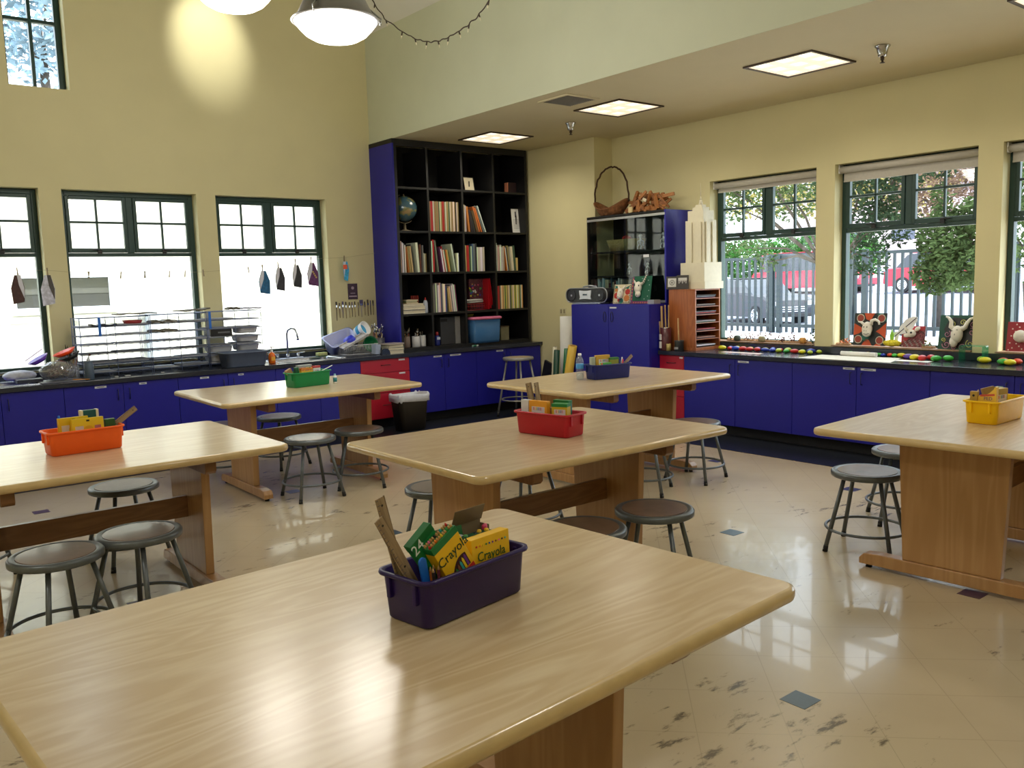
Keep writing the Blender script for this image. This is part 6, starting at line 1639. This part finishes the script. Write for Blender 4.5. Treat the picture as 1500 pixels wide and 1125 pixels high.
t = thing('paint_can', 'short yellowed can in front of the dark red can', 'can', (6.872, 5.965, CT)); mb(cmat((176, 160, 100))).lathe([(.001, 0), (.024, 0), (.024, .072), (.022, .072), (.021, .006), (.001, .006)], seg=20).build('can_body', None, t)
t = thing('paint_can', 'grey metal can at the corner of the wooden organiser', 'can', (6.915, 5.860, CT)); mb(mat('grey_tin', (84, 90, 96), .35, metal=.5, noise=.1)).lathe([(.001, 0), (.048, 0), (.048, .10), (.05, .102), (.05, .108), (.044, .108), (.043, .006), (.001, .006)], seg=24).build('can_body', None, t)
mb(cmat((150, 152, 156))).cbox((-.0475, 0, .03), (.004, .05, .022)).build('can_label', None, t)
o = mb(); o.cyl((0, 0, .002), (.02, .03, .33), .008, seg=4, smooth=False); tag(o.build('wood_stick', PW, loc=(6.915, 5.860, CT + .006)), 'slanting pale stick standing in the grey metal can', 'stick')

# relief boards on the sills
SZ = .9005
t, T = art('relief_artwork', 'orange and black board with a white goat head, window sill right of the wide pillar', (7.47, 4.10, SZ - .0), RZR, -.12, .31, .30, mat('dark_painted_board', (28, 34, 34), .5, noise=.2, nscale=20))
onboard(t, T, 'orange_shapes', lambda b: [poly(b, p) for p in ([(-.06, .295), (.04, .295), (.02, .26), (.0, .225), (-.04, .24)], [(-.153, .20), (-.09, .17), (-.055, .14), (-.10, .11), (-.153, .09)], [(.153, .21), (.10, .16), (.06, .13), (.10, .11), (.153, .07)], [(-.07, 0), (.03, 0), (.0, .05), (-.03, .06)], [(.05, .0), (.12, .0), (.08, .03)])], cmat((196, 78, 34)))
onboard(t, T, 'teal_shapes', lambda b: [poly(b, p) for p in ([(.06, .295), (.12, .295), (.153, .25), (.153, .22), (.08, .25)], [(-.06, .11), (-.02, .08), (.02, .10), (-.03, .03), (-.08, .06)])], cmat((26, 96, 84)))
onboard(t, T, 'ring_marks', lambda b: [disc(b, x, y, .038) for x, y in ((-.095, .25), (.105, .25), (-.105, .055), (.10, .05))], cmat((196, 190, 172)))
onboard(t, T, 'ring_centres', lambda b: [disc(b, x, y, .031, .003) for x, y in ((-.095, .25), (.105, .25), (-.105, .055), (.10, .05))], cmat((150, 60, 44)))
onboard(t, T, 'head', lambda b: [blob(b, -.01, .15, .03, .06, (.78, 1.1, .6)), blob(b, -.005, .115, .04, .042, (1, .9, .7)), horn(b, [(-.04, .19, .03), (-.07, .21, .035), (-.10, .215, .03)], .014, .005), horn(b, [(.025, .19, .03), (.035, .225, .04), (.07, .235, .045), (.10, .22, .04), (.105, .19, .035)], .018, .008)], WHITEW)
onboard(t, T, 'face_marks', lambda b: [blob(b, -.025, .165, .063, .005, (1, 1.4, .5)), blob(b, .005, .165, .063, .005, (1, 1.4, .5)), blob(b, -.016, .13, .067, .004, (1, 1, .5)), blob(b, .002, .13, .067, .004, (1, 1, .5)), line3(b, [(-.02, .105, .068), (.005, .098, .07), (.03, .108, .066)], .002)], mat('pencil_black', (40, 40, 44), .6))
t, T = art('relief_artwork', 'small mosaic board with a white fox-like head on the window sill', (7.47, 3.695, SZ), RZR + .1, -.14, .20, .19, mat('mosaic_board', (120, 60, 66), .6, noise=.9, nscale=90))
onboard(t, T, 'red_field', lambda b: [poly(b, [(-.098, .10), (-.03, .185), (.095, .185), (.095, .15), (.0, .14), (-.05, .06), (-.098, .03)])], cmat((170, 40, 50)))
onboard(t, T, 'mosaic_chips', lambda b: [disc(b, -.09 + (k * 37 % 100) * .0018, .008 + (k * 53 % 100) * .0006, .006, .003, 7) for k in range(30)], mat('mosaic_chip', (150, 140, 140), .5, noise=.8, nscale=120))
onboard(t, T, 'head', lambda b: [blob(b, -.01, .12, .02, .042, (.95, .85, .8)), blob(b, -.045, .10, .028, .022, (1.3, .8, .8)), horn(b, [(-.045, .14, .02), (-.065, .165, .02), (-.075, .185, .02)], .016, .004), blob(b, .04, .16, .02, .020, (1.3, .9, .6), .6)], WHITEW)
onboard(t, T, 'eyes_and_nose', lambda b: [blob(b, .0, .125, .053, .009, (1, 1, .4)), blob(b, -.04, .125, .042, .006, (1, 1, .4)), blob(b, -.068, .098, .035, .006, (1, 1, 1))], BLACKL)
t, T = art('relief_artwork', 'dark green board with a white long-horned ox head and coloured swirls on the sill', (7.455, 3.30, SZ - .014), RZR, -.17, .34, .305, DG)
onboard(t, T, 'black_field', lambda b: [poly(b, [(-.10, .02), (-.145, .05), (-.10, .12), (-.13, .18), (-.10, .25), (-.06, .285), (.03, .27), (.12, .28), (.145, .18), (.13, .06), (.06, .02)], .0006)], cmat((26, 28, 30)))
onboard(t, T, 'pink_swirls', lambda b: [swirl(b, x, y, r, 1.3, .003, s, a) for x, y, r, s, a in ((.105, .22, .03, 1, 0), (.10, .16, .035, -1, 2), (-.10, .05, .035, 1, 3), (-.10, .14, .03, -1, 1), (.03, .03, .03, 1, .5), (-.04, .03, .025, -1, 2), (.12, .10, .02, 1, 4))], cmat((190, 130, 160)))
onboard(t, T, 'yellow_swirls', lambda b: [swirl(b, x, y, r, 1.3, .003, s, a) for x, y, r, s, a in ((.09, .06, .035, 1, 2), (-.07, .22, .03, -1, 1), (.02, .24, .025, 1, 0), (-.13, .09, .02, 1, 5))], cmat((196, 196, 110)))
onboard(t, T, 'head', lambda b: [blob(b, -.005, .135, .035, .075, (.62, 1.0, .6)), blob(b, -.025, .075, .035, .045, (.75, 1.1, .7)), horn(b, [(.02, .18, .03), (.055, .195, .035), (.07, .235, .035), (.09, .265, .035), (.13, .285, .03)], .024, .007), horn(b, [(-.03, .18, .03), (-.06, .20, .035), (-.06, .245, .035), (-.085, .275, .035), (-.11, .285, .03)], .024, .007)], WHITEW)
onboard(t, T, 'face_marks', lambda b: [blob(b, -.03, .16, .075, .004, (2, .6, .5)), blob(b, .01, .17, .075, .004, (2, .6, .5)), blob(b, -.005, .13, .079, .003, (1, 3, .5)), blob(b, -.04, .045, .055, .005, (1, .8, .5))], mat('pencil_black', (40, 40, 44), .6))
t, T = art('relief_artwork', 'red dotted board with a white relief, cut off at the right edge of the photo', (7.47, 2.80, SZ), RZR, -.14, .26, .24, cmat((150, 30, 44)))
onboard(t, T, 'white_dots', lambda b: [disc(b, -.11 + (k * 29 % 100) * .0022, .01 + (k * 61 % 100) * .0021, .006, .002, 8) for k in range(34)], cmat((220, 196, 190)))
onboard(t, T, 'head', lambda b: [blob(b, -.02, .12, .03, .05, (1, 1, .7)), horn(b, [(.01, .15, .03), (.05, .18, .03)], .015, .005)], WHITEW)
# white fish-shaped paper glider on a stick, yellow and green crepe thing, dried twigs, pots, wire stand
t = thing('paper_fish', 'white paper fish on a dark stick standing between two relief boards', 'artwork', (7.47, 3.86, SZ), RZR)
FT = Matrix.Rotation(-.72, 4, 'Y')
mb(WHITEP).prism([(.05, -.012), (.10, -.045), (.18, -.05), (.25, -.02), (.27, .0), (.25, .028), (.18, .05), (.10, .035), (.06, .015), (.0, .045), (-.01, .03), (.01, .0), (-.015, -.02), (-.0, -.05)], -.002, .002, Matrix.Translation((0, 0, .09)) @ FT @ P3).build('fish_body', None, t)
mb(cmat((40, 30, 60))).cyl((-.085, -.004, .015), (.20, -.004, .265), .003, seg=6).build('stick', None, t)
t = thing('crepe_flower', 'yellow crepe tangle with a green paper leaf on the sill', 'decoration', (7.45, 3.87, SZ))
mb(mat('yellow_crepe', (220, 206, 50), .7, noise=.3, nscale=60, bump=.8)).ball((-.0, 0, .035), .05, 20, 10, (.8, 1.6, .6), None, .12).build('tangle', None, t)
mb(cmat((140, 200, 60))).prism([(-.012, 0), (.015, 0), (.02, .05), (.0, .11), (-.016, .05)], -.004, .004, Matrix.Translation((0, 0, .05)) @ Matrix.Rotation(PI / 2, 4, 'Z') @ P3).build('leaf', None, t)
TW = mat('dark_red_twig', (86, 40, 36), .8, noise=.2)
def twigs(y0, y1, n, lb, seedv, hmax=.11, m=TW):
    rt_ = random.Random(seedv)
    t = thing('dried_twigs', lb, 'twigs', (7.465, (y0 + y1) / 2, SZ))
    b = mb(m)
    for k in range(n):
        y = rt_.uniform(-(y1 - y0) / 2, (y1 - y0) / 2); h_ = rt_.uniform(.03, hmax); dy = rt_.uniform(-.05, .05); dx = rt_.uniform(-.02, .02)
        b.tube([(dx, y, .001), (dx * .5, y + dy * .4, h_ * .5), (dx, y + dy, h_)], .0015, 4)
        for q in range(3):
            u = rt_.uniform(.4, 1); b.ball((dx, y + dy * u, h_ * u), rt_.uniform(.004, .008), 6, 4)
    b.build('twig_bundle', None, t)
    t2 = mb(mat('tan_moss', (150, 116, 84), .9, noise=.4, nscale=60, bump=.8)).rings([[Vector((dx_, -(y1 - y0) / 2 + (y1 - y0) * k / 14, .0005 + (dz_ if dz_ == 0 else dz_ * (.6 + .5 * abs(math.sin(k * 1.7)))))) for dx_, dz_ in ((-.03, 0), (-.02, .018), (.02, .02), (.03, 0))] for k in range(15)]).build('moss', None, t)
    return t
twigs(5.32, 5.66, 16, 'dried twigs with red berries at the left of the first sill', 1)
twigs(5.0, 5.30, 18, 'dried red twigs in the middle of the first sill', 2)
twigs(4.66, 4.98, 16, 'dried twigs at the right of the first sill', 3)
twigs(4.28, 4.41, 10, 'orange straw and twigs left of the goat board', 4, .08, mat('orange_straw', (206, 120, 80), .8, noise=.3))
twigs(3.50, 3.60, 8, 'dried grass beside the mosaic board', 5, .08, mat('dry_grass', (130, 126, 90), .8, noise=.3))
for y, c, lb in ((5.52, (70, 84, 74), 'grey-green small pot among twigs on the first sill'), (5.22, (150, 144, 110), 'grey and yellow clay pot on the first sill'), (4.755, (206, 150, 80), 'orange and yellow clay pot with red mouth on the first sill')):
    t = thing('clay_pot', lb, 'pot', (7.43, y, SZ)); mb(mat('pot_%d' % c[0], c, .6, noise=.2, nscale=30)).lathe([(.001, 0), (.02, 0), (.034, .015), (.036, .04), (.026, .058), (.022, .058), (.03, .04), (.02, .01), (.001, .01)], seg=18).build('pot_body', None, t)
    if c[0] == 206: mb(cmat((150, 30, 40))).lathe([(.0, .05), (.0235, .05), (.024, .0595), (.022, .0595)], seg=18).build('red_mouth', None, t)
t = thing('plant', 'small dark green sprig at the right end of the first sill', 'plant', (7.45, 4.66, SZ)); b = mb(cmat((30, 70, 50)))
b.tube([(0, 0, 0), (0, .005, .07), (0, -.01, .15)], .003, 5)
for k in range(7): b.ball((0, .02 * math.sin(k * 2), .02 + k * .02), .014, 7, 5, (.5, 1, .6), (k, 0, 0))
b.build('sprig', None, t)
t = thing('wire_stand', 'clear green plastic stand on the worktop before the ox board', 'stand', (7.28, 3.10, CT))
b = mb(clear_mat('green_acrylic', (.5, .9, .75), .12, .12, (.1, .5, .35)))
b.box(-.05, .06, -.09, .09, .13, .134)
for s in (-1, 1): b.box(-.05, .06, s * .088, s * .092, .0005, .129)
b.build('stand_body', None, t)

# painted clay stones along the worktop
STN = [('yellow', (214, 204, 30)), ('red', (190, 34, 34)), ('blue', (34, 60, 170)), ('yellow-green', (170, 190, 40)), ('green', (60, 170, 60)), ('purple', (90, 60, 150)), ('orange-red', (206, 70, 30))]
SD = dict(STN)
cl = ['yellow', 'blue', 'red', 'yellow', 'blue', 'blue', 'red', 'yellow', 'red', 'purple', 'red', 'yellow', 'blue', 'blue', 'blue', 'red', 'yellow-green', 'yellow-green', 'green', 'blue', 'red', 'green', 'yellow', 'blue', 'yellow-green', 'yellow-green']
rs = random.Random(8)
def stone(c, x, y, r, lb, z=CT):
    o = mb(mat('painted_' + c.replace('-', '_'), SD[c], .35, noise=.1, nscale=40)).ball((0, 0, 0), r, 16, 10, (1, 1.35, .72), None, .03).build('painted_stone', None, loc=(x, y, z + r * .73), rot=(0, 0, rs.uniform(0, 3)))
    return tag(o, lb, 'stone', 'painted clay stones on the right worktop')
for k, c in enumerate(cl):
    y = 5.56 - k * .042
    stone(c, 7.26 + (.055 if k % 2 else -.02) + rs.uniform(-.01, .01), y, rs.uniform(.024, .032), c + ' painted clay stone in the long row left of the white paper')
for k, c in enumerate(['green', 'green', 'blue', 'red', 'yellow', 'blue', 'green', 'blue', 'orange-red', 'green', 'yellow', 'red']):
    stone(c, 7.33 - (.0 if k % 2 else -.02), 4.25 - k * .052, rs.uniform(.022, .028), c + ' painted clay stone behind the white paper')
for c, x, y in (('yellow', 7.20, 3.54), ('red', 7.17, 3.46), ('red', 7.24, 3.42), ('green', 7.18, 3.35), ('green', 7.24, 3.28), ('purple', 7.22, 3.60)): stone(c, x, y, .034, c + ' painted clay stone in the cluster before the ox board')
for c, x, y in (('yellow-green', 7.28, 3.03), ('yellow', 7.24, 2.99), ('red', 7.26, 2.86), ('green', 7.18, 2.83), ('yellow', 7.15, 2.77), ('orange-red', 7.24, 2.75)): stone(c, x, y, .034, c + ' painted clay stone on the worktop right of the ox board')
tag(mb(cmat((30, 50, 120))).box(7.2, 7.3, 2.55, 2.66, CT, CT + .02).build('book', None), 'dark blue flat box on the worktop at the right edge', 'box')
tag(mb(mat('cream_card', (222, 220, 208), .6, noise=.02)).prism([(6.875, 4.44), (7.22, 4.42), (7.28, 3.70), (6.87, 3.58)], CT, CT + .003).build('paper_sheet', None), 'large cream paper sheet lying on the right worktop', 'paper')
roll('paper_roll', 'white paper tube lying at the back of the large cream sheet', (7.25, 4.24, CT + .024), (7.24, 3.90, CT + .024), .020, PAPER, False)
tag(mb(PAPER).box(7.05, 7.16, 3.36, 3.66, CT, CT + .002).build('paper_sheet', None), 'small white sheet under the red clay stones', 'paper')
tag(mb(cmat((220, 190, 180))).box(7.0, 7.08, 4.95, 5.4, CT, CT + .0015).build('paper_sheet', None), 'pale strip of paper before the row of clay stones', 'paper')

# ------------------------------------------------------------------ outdoors, right-hand side
ASPH = mat('sunlit_asphalt', (150, 158, 176), .9, noise=.06, nscale=2)
CONC = mat('sunlit_concrete', (200, 198, 192), .9, noise=.04, nscale=2)
struct(mb(CONC).box(7.68, 20.6, -8, 34, -.08, -.03).build('ground_path', None))
b = mb(ASPH)
b.rings([[Vector((x, -8, z)), Vector((x, 60, z)), Vector((x, 60, z - .1)), Vector((x, -8, z - .1))] for x, z in ((20.61, -.05), (26, -.02), (40, .95), (70, 2.4))])
struct(b.build('ground_street', None))
struct(mb(mat('soil_strip', (150, 120, 96), .95, noise=.3, nscale=6)).box(7.70, 8.9, -4, 12, -.025, .12).build('ground_planter', None))
FG = mat('green_steel_fence', (26, 42, 48), .5, noise=.06)
t = thing('fence', 'dark green steel picket fence with gate outside the right windows', 'fence', (20.8, 0, -.03))
for z0, z1 in ((2.04, 2.12), (.16, .25)): mb(FG).box(-.03, .03, 3.9, 21.9, z0, z1).build('rail', None, t)
for k in range(88):
    y = 4.1 + k * .2025
    mb(FG).box(-.0295, .0295, y - .028, y + .028, .02, 2.10).build('picket', None, t)
for y in (4.0, 8.0, 11.55, 11.9, 14.05, 14.28, 18.1, 21.8): mb(FG).box(-.07, .07, y - .06, y + .06, 0, 2.18).build('fence_post', None, t)

def car(label, x, y, z, head, body, L_=4.4, W_=1.78, H_=1.45, suv=False):
    t = thing('car', label, 'car', (x, y, z), head, 'parked cars beyond the fence')
    pm = mat('car_paint_%d_%d' % (body[0], body[2]), body, .45, metal=.0, coat=.15, noise=.02)
    # side profile (x forward)
    prof = [(-L_ / 2, .38), (-L_ / 2 + .02, .75), (-L_ / 2 + .10, .95), (L_ * .10, .98), (L_ / 2 - .55, .90), (L_ / 2 - .10, .74), (L_ / 2, .55), (L_ / 2, .34), (L_ / 2 - .25, .24), (-L_ / 2 + .2, .24)]
    Ls = []
    for yy, k, dz in ((-W_ / 2 + .02, .97, .02), (-W_ / 2, 1, 0), (-W_ / 2 + .10, 1.0, .05), (W_ / 2 - .10, 1.0, .05), (W_ / 2, 1, 0), (W_ / 2 - .02, .97, .02)):
        Ls.append([Vector((px * k, yy, pz + (dz if pz > .6 else 0))) for px, pz in prof])
    mb(pm).rings(Ls, True, True).build('body', None, t, bev=.03)
    cab = [(-L_ * .44 if suv else -L_ * .40, .98), (-L_ * .40 if suv else -L_ * .28, H_ - .06), (-L_ * .28 if suv else -L_ * .14, H_), (L_ * .05, H_ - .02), (L_ * .22, .98)]
    Ls = [[Vector((px, yy, pz)) for px, pz in cab] for yy in (-W_ / 2 + .14, W_ / 2 - .14)]
    mb(mat('car_glass', (24, 34, 48), .08, coat=.5)).rings(Ls).build('windows', None, t, bev=.03)
    mb(pm).box(-L_ * .38 if suv else -L_ * .24, L_ * .04, -W_ / 2 + .18, W_ / 2 - .18, H_ + .0005, H_ + .03).build('roof', None, t, bev=.012)
    for px in (-L_ * .40 if suv else -L_ * .16, L_ * -.02):
        for s in (-1, 1): mb(pm).box(px - .04, px + .04, s * (W_ / 2 - .139) - .008, s * (W_ / 2 - .139) + .008, .97, H_ - .05).build('pillar', None, t)
    for px in (-L_ / 2 + .85, L_ / 2 - .85):
        for s in (-1, 1):
            w_ = mb(TIP).cyl((px, s * (W_ / 2 - .20), .31), (px, s * (W_ / 2 + .012), .31), .315, seg=28).build('wheel', None, t)
            mb(CHROME).cyl((px, s * (W_ / 2 + .0125), .31), (px, s * (W_ / 2 + .02), .31), .21, seg=24).build('rim', None, w_)
            b = mb(TIP)
            for q in range(7): b.cbox((px + .13 * math.cos(q * 2 * PI / 7), s * (W_ / 2 + .022), .31 + .13 * math.sin(q * 2 * PI / 7)), (.12, .004, .03), (0, -q * 2 * PI / 7 - .22, 0))
            b.build('spoke_gaps', None, w_)
    for s in (-1, 1):
        mb(mat('headlamp', (230, 236, 246), .1, coat=.5)).cbox((L_ / 2 - .12, s * (W_ / 2 - .24), .70), (.22, .36, .13), (0, .2, 0)).build('headlight', None, t, bev=.02)
        mb(cmat((180, 20, 24))).cbox((-L_ / 2 + .03, s * (W_ / 2 - .18), .80), (.08, .26, .14)).build('tail_light', None, t)
    b = mb(CHROME)
    for q in range(3): b.box(L_ / 2 - .0, L_ / 2 + .012, -.42, .42, .42 + q * .07, .45 + q * .07)
    b.build('grille', None, t)
    mb(BLACKL).box(L_ / 2 - .02, L_ / 2 + .02, -.7, .7, .25, .36).build('bumper', None, t, bev=.01)
    return t
car('dark blue hatchback parked behind the fence, front towards the right', 25.3, 18.0, -.04, math.radians(-113), (10, 18, 34), 4.4, 1.78, 1.50)
car('red pickup-sized car on the far side of the street', 36.2, 22.7, .70, math.radians(-92), (190, 24, 52), 5.4, 1.9, 1.85, True)
car('silver blue car parked left of the red one across the street', 35.4, 29.4, .66, math.radians(-92), (170, 190, 214), 4.6, 1.8, 1.5)
car('second red car seen past the fence in the middle window', 36.2, 16.6, .70, math.radians(-92), (176, 26, 50), 4.4, 1.8, 1.6)

def leafmat(name, c, tr=.35):
    if name in MATS: return MATS[name]
    m = bpy.data.materials.new(name); m.use_nodes = True; nt = m.node_tree; nt.nodes.clear()
    out = nt.nodes.new('ShaderNodeOutputMaterial'); d = nt.nodes.new('ShaderNodeBsdfDiffuse'); t_ = nt.nodes.new('ShaderNodeBsdfTranslucent'); mx = nt.nodes.new('ShaderNodeMixShader')
    oi = nt.nodes.new('ShaderNodeTexNoise'); tc = nt.nodes.new('ShaderNodeTexCoord'); oi.inputs['Scale'].default_value = 2.5; nt.links.new(tc.outputs['Object'], oi.inputs['Vector'])
    cr = nt.nodes.new('ShaderNodeValToRGB'); cr.color_ramp.elements[0].position = .35; cr.color_ramp.elements[1].position = .65
    cl_ = rgb(*c); cr.color_ramp.elements[0].color = tuple(v * .55 for v in cl_[:3]) + (1,); cr.color_ramp.elements[1].color = tuple(min(1, v * 1.5) for v in cl_[:3]) + (1,)
    nt.links.new(oi.outputs['Fac'], cr.inputs['Fac'])
    nt.links.new(cr.outputs['Color'], d.inputs['Color']); nt.links.new(cr.outputs['Color'], t_.inputs['Color'])
    mx.inputs['Fac'].default_value = tr
    nt.links.new(d.outputs['BSDF'], mx.inputs[1]); nt.links.new(t_.outputs['BSDF'], mx.inputs[2]); nt.links.new(mx.outputs['Shader'], out.inputs['Surface'])
    MATS[name] = m; return m
def tree(label, base, blobs, n, ls, m, trunk=True, seedv=1, name='tree', cat='tree', th=None):
    """blobs: ellipsoids (cx, cy, cz, rx, ry, rz) relative to the base, filled with leaf quads"""
    rt_ = random.Random(seedv)
    t = thing(name, label, cat, base)
    vs, fs = [], []
    wts = [b_[3] * b_[4] * b_[5] for b_ in blobs]
    for k in range(n):
        b_ = rt_.choices(blobs, wts)[0]
        while True:
            u = Vector((rt_.uniform(-1, 1), rt_.uniform(-1, 1), rt_.uniform(-1, 1)))
            if .25 < u.length < 1: break
        p = Vector((b_[0] + u.x * b_[3], b_[1] + u.y * b_[4], b_[2] + u.z * b_[5]))
        a = Vector((rt_.gauss(0, 1), rt_.gauss(0, 1), rt_.gauss(0, .6))).normalized(); c = a.cross(Vector((rt_.gauss(0, 1), rt_.gauss(0, 1), rt_.gauss(0, 1)))).normalized()
        s = ls * rt_.uniform(.6, 1.3); i = len(vs)
        vs += [p - a * s, p + c * s * .42, p + a * s, p - c * s * .42]; fs.append((i, i + 1, i + 2, i + 3))
    me = bpy.data.meshes.new('foliage'); me.from_pydata(vs, [], fs); me.materials.append(m)
    o = bpy.data.objects.new('foliage', me); COL.objects.link(o); o.parent = t
    if trunk:
        b = mb(mat('tree_bark', (70, 62, 54), .9, noise=.3, nscale=10, bump=.5))
        hh = th or min(b_[2] for b_ in blobs)
        b.tube([(0, 0, 0), (.05, .03, hh * .5), (0, .08, hh)], .12, 9, rads=[.14, .11, .09])
        for b_ in blobs: b.tube([(0, .08, hh * .95), ((b_[0]) * .5, b_[1] * .5, (hh + b_[2]) * .5 + .1), (b_[0], b_[1], b_[2])], .04, 6, rads=[.035, .022, .010])
        b.build('trunk', None, t)
    return t
LG = leafmat('leaf_green', (78, 96, 62)); LD = leafmat('leaf_dark', (52, 68, 50)); LY = leafmat('leaf_yellow', (150, 140, 84)); LB = leafmat('leaf_brown', (122, 100, 84))
tree('leafy tree just outside the first right window, branches hanging over the fence', (14.6, 8.85, -.03), [(0, 2.1, 4.3, .9, 1.5, 1.1), (.3, 1.1, 3.3, .7, .8, .7), (.2, 2.4, 3.1, .6, .5, .5), (0, 1.75, 2.15, .4, .55, .24), (0, 1.25, 1.85, .3, .38, .2), (0, 3.3, 4.0, .6, .6, .7)], 8500, .055, LG, True, 3)
tree('grey-green tree filling the upper left of the middle right window', (14.95, 8.72, -.03), [(0, -.45, 3.6, .8, 1.1, 1.1), (0, -.75, 2.45, .6, .7, .45), (.1, -.45, 1.85, .4, .38, .36), (0, -1.6, 4.0, .6, .8, .9)], 8000, .055, LD, True, 4)
tree('dense round shrub tree at the right of the middle right window', (15.2, 6.22, -.03), [(0, .72, 2.15, .6, .5, .5), (0, .40, 1.65, .5, .55, .42), (.1, .95, 1.55, .5, .4, .4), (0, .3, 2.5, .35, .35, .35), (0, .85, 2.8, .18, .18, .3)], 5200, .06, LG, True, 5)
tree('leafy tree in the rightmost window', (14.2, 5.2, -.03), [(0, 0, 3.4, .8, .9, 1.2), (0, .3, 2.1, .6, .5, .6), (0, -.4, 1.4, .5, .5, .4)], 5000, .055, LG, True, 6)
tree('brownish autumn tree high behind the middle right window', (24, 11.2, 0), [(0, 0, 4.6, 1.5, 1.4, 1.6), (0, -1.7, 4.2, 1.2, 1.2, 1.4), (0, .9, 3.4, .9, .9, .6)], 5200, .085, LB, True, 7)
tree('yellow-green tree across the street in the first right window', (42, 25.5, 1), [(0, 0, 5.5, 2.2, 3.0, 2.2), (0, 4.5, 5.6, 2, 2.6, 2.0), (0, -4.5, 5.0, 2, 2.4, 2)], 5200, .16, LY, True, 8)
tree('dark tree across the street in the middle right window', (44, 15.0, 1.0), [(0, 0, 5.0, 2.2, 2.6, 2.4), (0, -4.2, 5.2, 2.2, 2.4, 2.4)], 4000, .17, LD, True, 9)
tree('long clipped green hedge beyond the cars', (40.5, 27.5, .95), [(0, -4.5 + k * 2.1, 1.45, .9, 1.5, 1.45) for k in range(6)], 16000, .11, leafmat('hedge_green', (70, 122, 56)), False, 10, 'hedge', 'hedge')
HW = mat('far_house_wall', (206, 186, 186), .85, noise=.03)
t = thing('house', 'pale pink house with dark roof far beyond the hedge', 'house', (58, 33, 1.8))
mb(HW).box(0, 6, -6, 6, 0, 5.2).build('wall', None, t)
mb(cmat((90, 78, 84))).rings([[Vector((-.5, y, 5.2)), Vector((3, y, 7.0)), Vector((6.5, y, 5.2))] for y in (-6.6, 6.6)]).build('roof', None, t)
for y in (-3.5, 0, 3.5): mb(cmat((80, 84, 100), .2)).box(-.04, .0, y - .8, y + .8, 1.9, 3.2).build('window', None, t)

# ------------------------------------------------------------------ outdoors, left-hand side
NW = mat('white_board_siding', (236, 236, 234), .8, noise=.02)
struct(mb(CONC).box(-14, 7.6, 9.21, 13.0, -.08, -.03).build('ground_alley', None))
t = thing('neighbour_building', 'white neighbouring building close behind the left windows', 'building', (0, 13.0, -.03))
w = mb(NW)
for a, b_, c, d in wall_grid(-14, 12, 0, 3.6, [(2.07, 3.26, 1.43, 1.87)]): w.box(a, b_, 0, .2, c, d)
w.build('wall', None, t)
b = mb(mat('siding_batten', (222, 224, 228), .8, noise=.02))
for k in range(34):
    x = -12 + k * .7
    b.box(x, x + .03, -.012, -.0005, 0, 1.25)
b.build('battens', None, t)
mb(NW).box(-14, 12, -.03, -.0005, 1.26, 1.34).build('band', None, t)
mb(cmat((62, 64, 66))).box(2.09, 3.24, .05, .08, 1.45, 1.85).build('window', None, t)
mb(cmat((88, 90, 90))).box(2.09, 3.24, .045, .0495, 1.63, 1.85).build('blind', None, t)
mb(NW).box(2.0, 2.069, -.03, -.0005, 1.4302, 1.87).box(3.261, 3.33, -.03, -.0005, 1.4302, 1.87).box(2.0, 3.33, -.05, .0, 1.36, 1.4299).box(2.0, 3.33, -.03, .0, 1.8701, 1.93).build('window_trim', None, t)
mb(mat('pale_blue_pipe', (196, 208, 226), .6, noise=.02)).box(3.68, 3.84, -.12, -.001, 0, 1.95).build('downpipe', None, t)
mb(CONC).box(-14, 12, -.3, 4, 3.605, 3.7).build('roof', None, t)
LBl = leafmat('leaf_bluish', (120, 140, 150), .5)
tree('bluish leafy tree seen through the high left window', (4.2, 20.5, 0), [(0, 0, 7.2, 1.3, 1.0, 1.3), (.3, 0, 9.0, 1.0, .8, .8), (-.5, 0, 6.6, .9, .8, .6)], 1500, .12, LBl, True, 12)
# ------------------------------------------------------------------ labels: look-alikes are told apart by their place
ORD = ['leftmost', 'second from left', 'third from left', 'fourth from left', 'fifth from left', 'sixth from left', 'seventh from left', 'eighth from left', 'ninth from left', 'tenth from left', 'eleventh from left', 'twelfth from left', 'thirteenth from left', 'fourteenth from left', 'fifteenth from left', 'sixteenth from left', 'seventeenth from left', 'eighteenth from left', 'nineteenth from left', 'twentieth from left']
bpy.context.view_layer.update()
by = {}
for o in REG: by.setdefault(o['label'], []).append(o)
def screen_x(o):
    p = None
    pts = []
    for q in [o] + list(o.children):
        if q.type in ('MESH',):
            pts += [q.matrix_world @ Vector(c) for c in q.bound_box]
    p = sum(pts, Vector()) / len(pts) if pts else o.matrix_world.translation
    d = p - Vector((0, 0, H_EYE))
    return d.dot(r2) / max(d.dot(fw), .01)
for lb, os_ in by.items():
    if len(os_) > 1 and not os_[0].get('same'):
        os_.sort(key=screen_x)
        n = len(os_)
        for i, o in enumerate(os_):
            w_ = ORD[i].replace('leftmost', 'rightmost') if False else (ORD[i] if i < 20 else 'far right')
            if i == n - 1: w_ = 'rightmost'
            o['label'] = lb + ', ' + w_
for o in REG:
    if 'same' in o: del o['same']
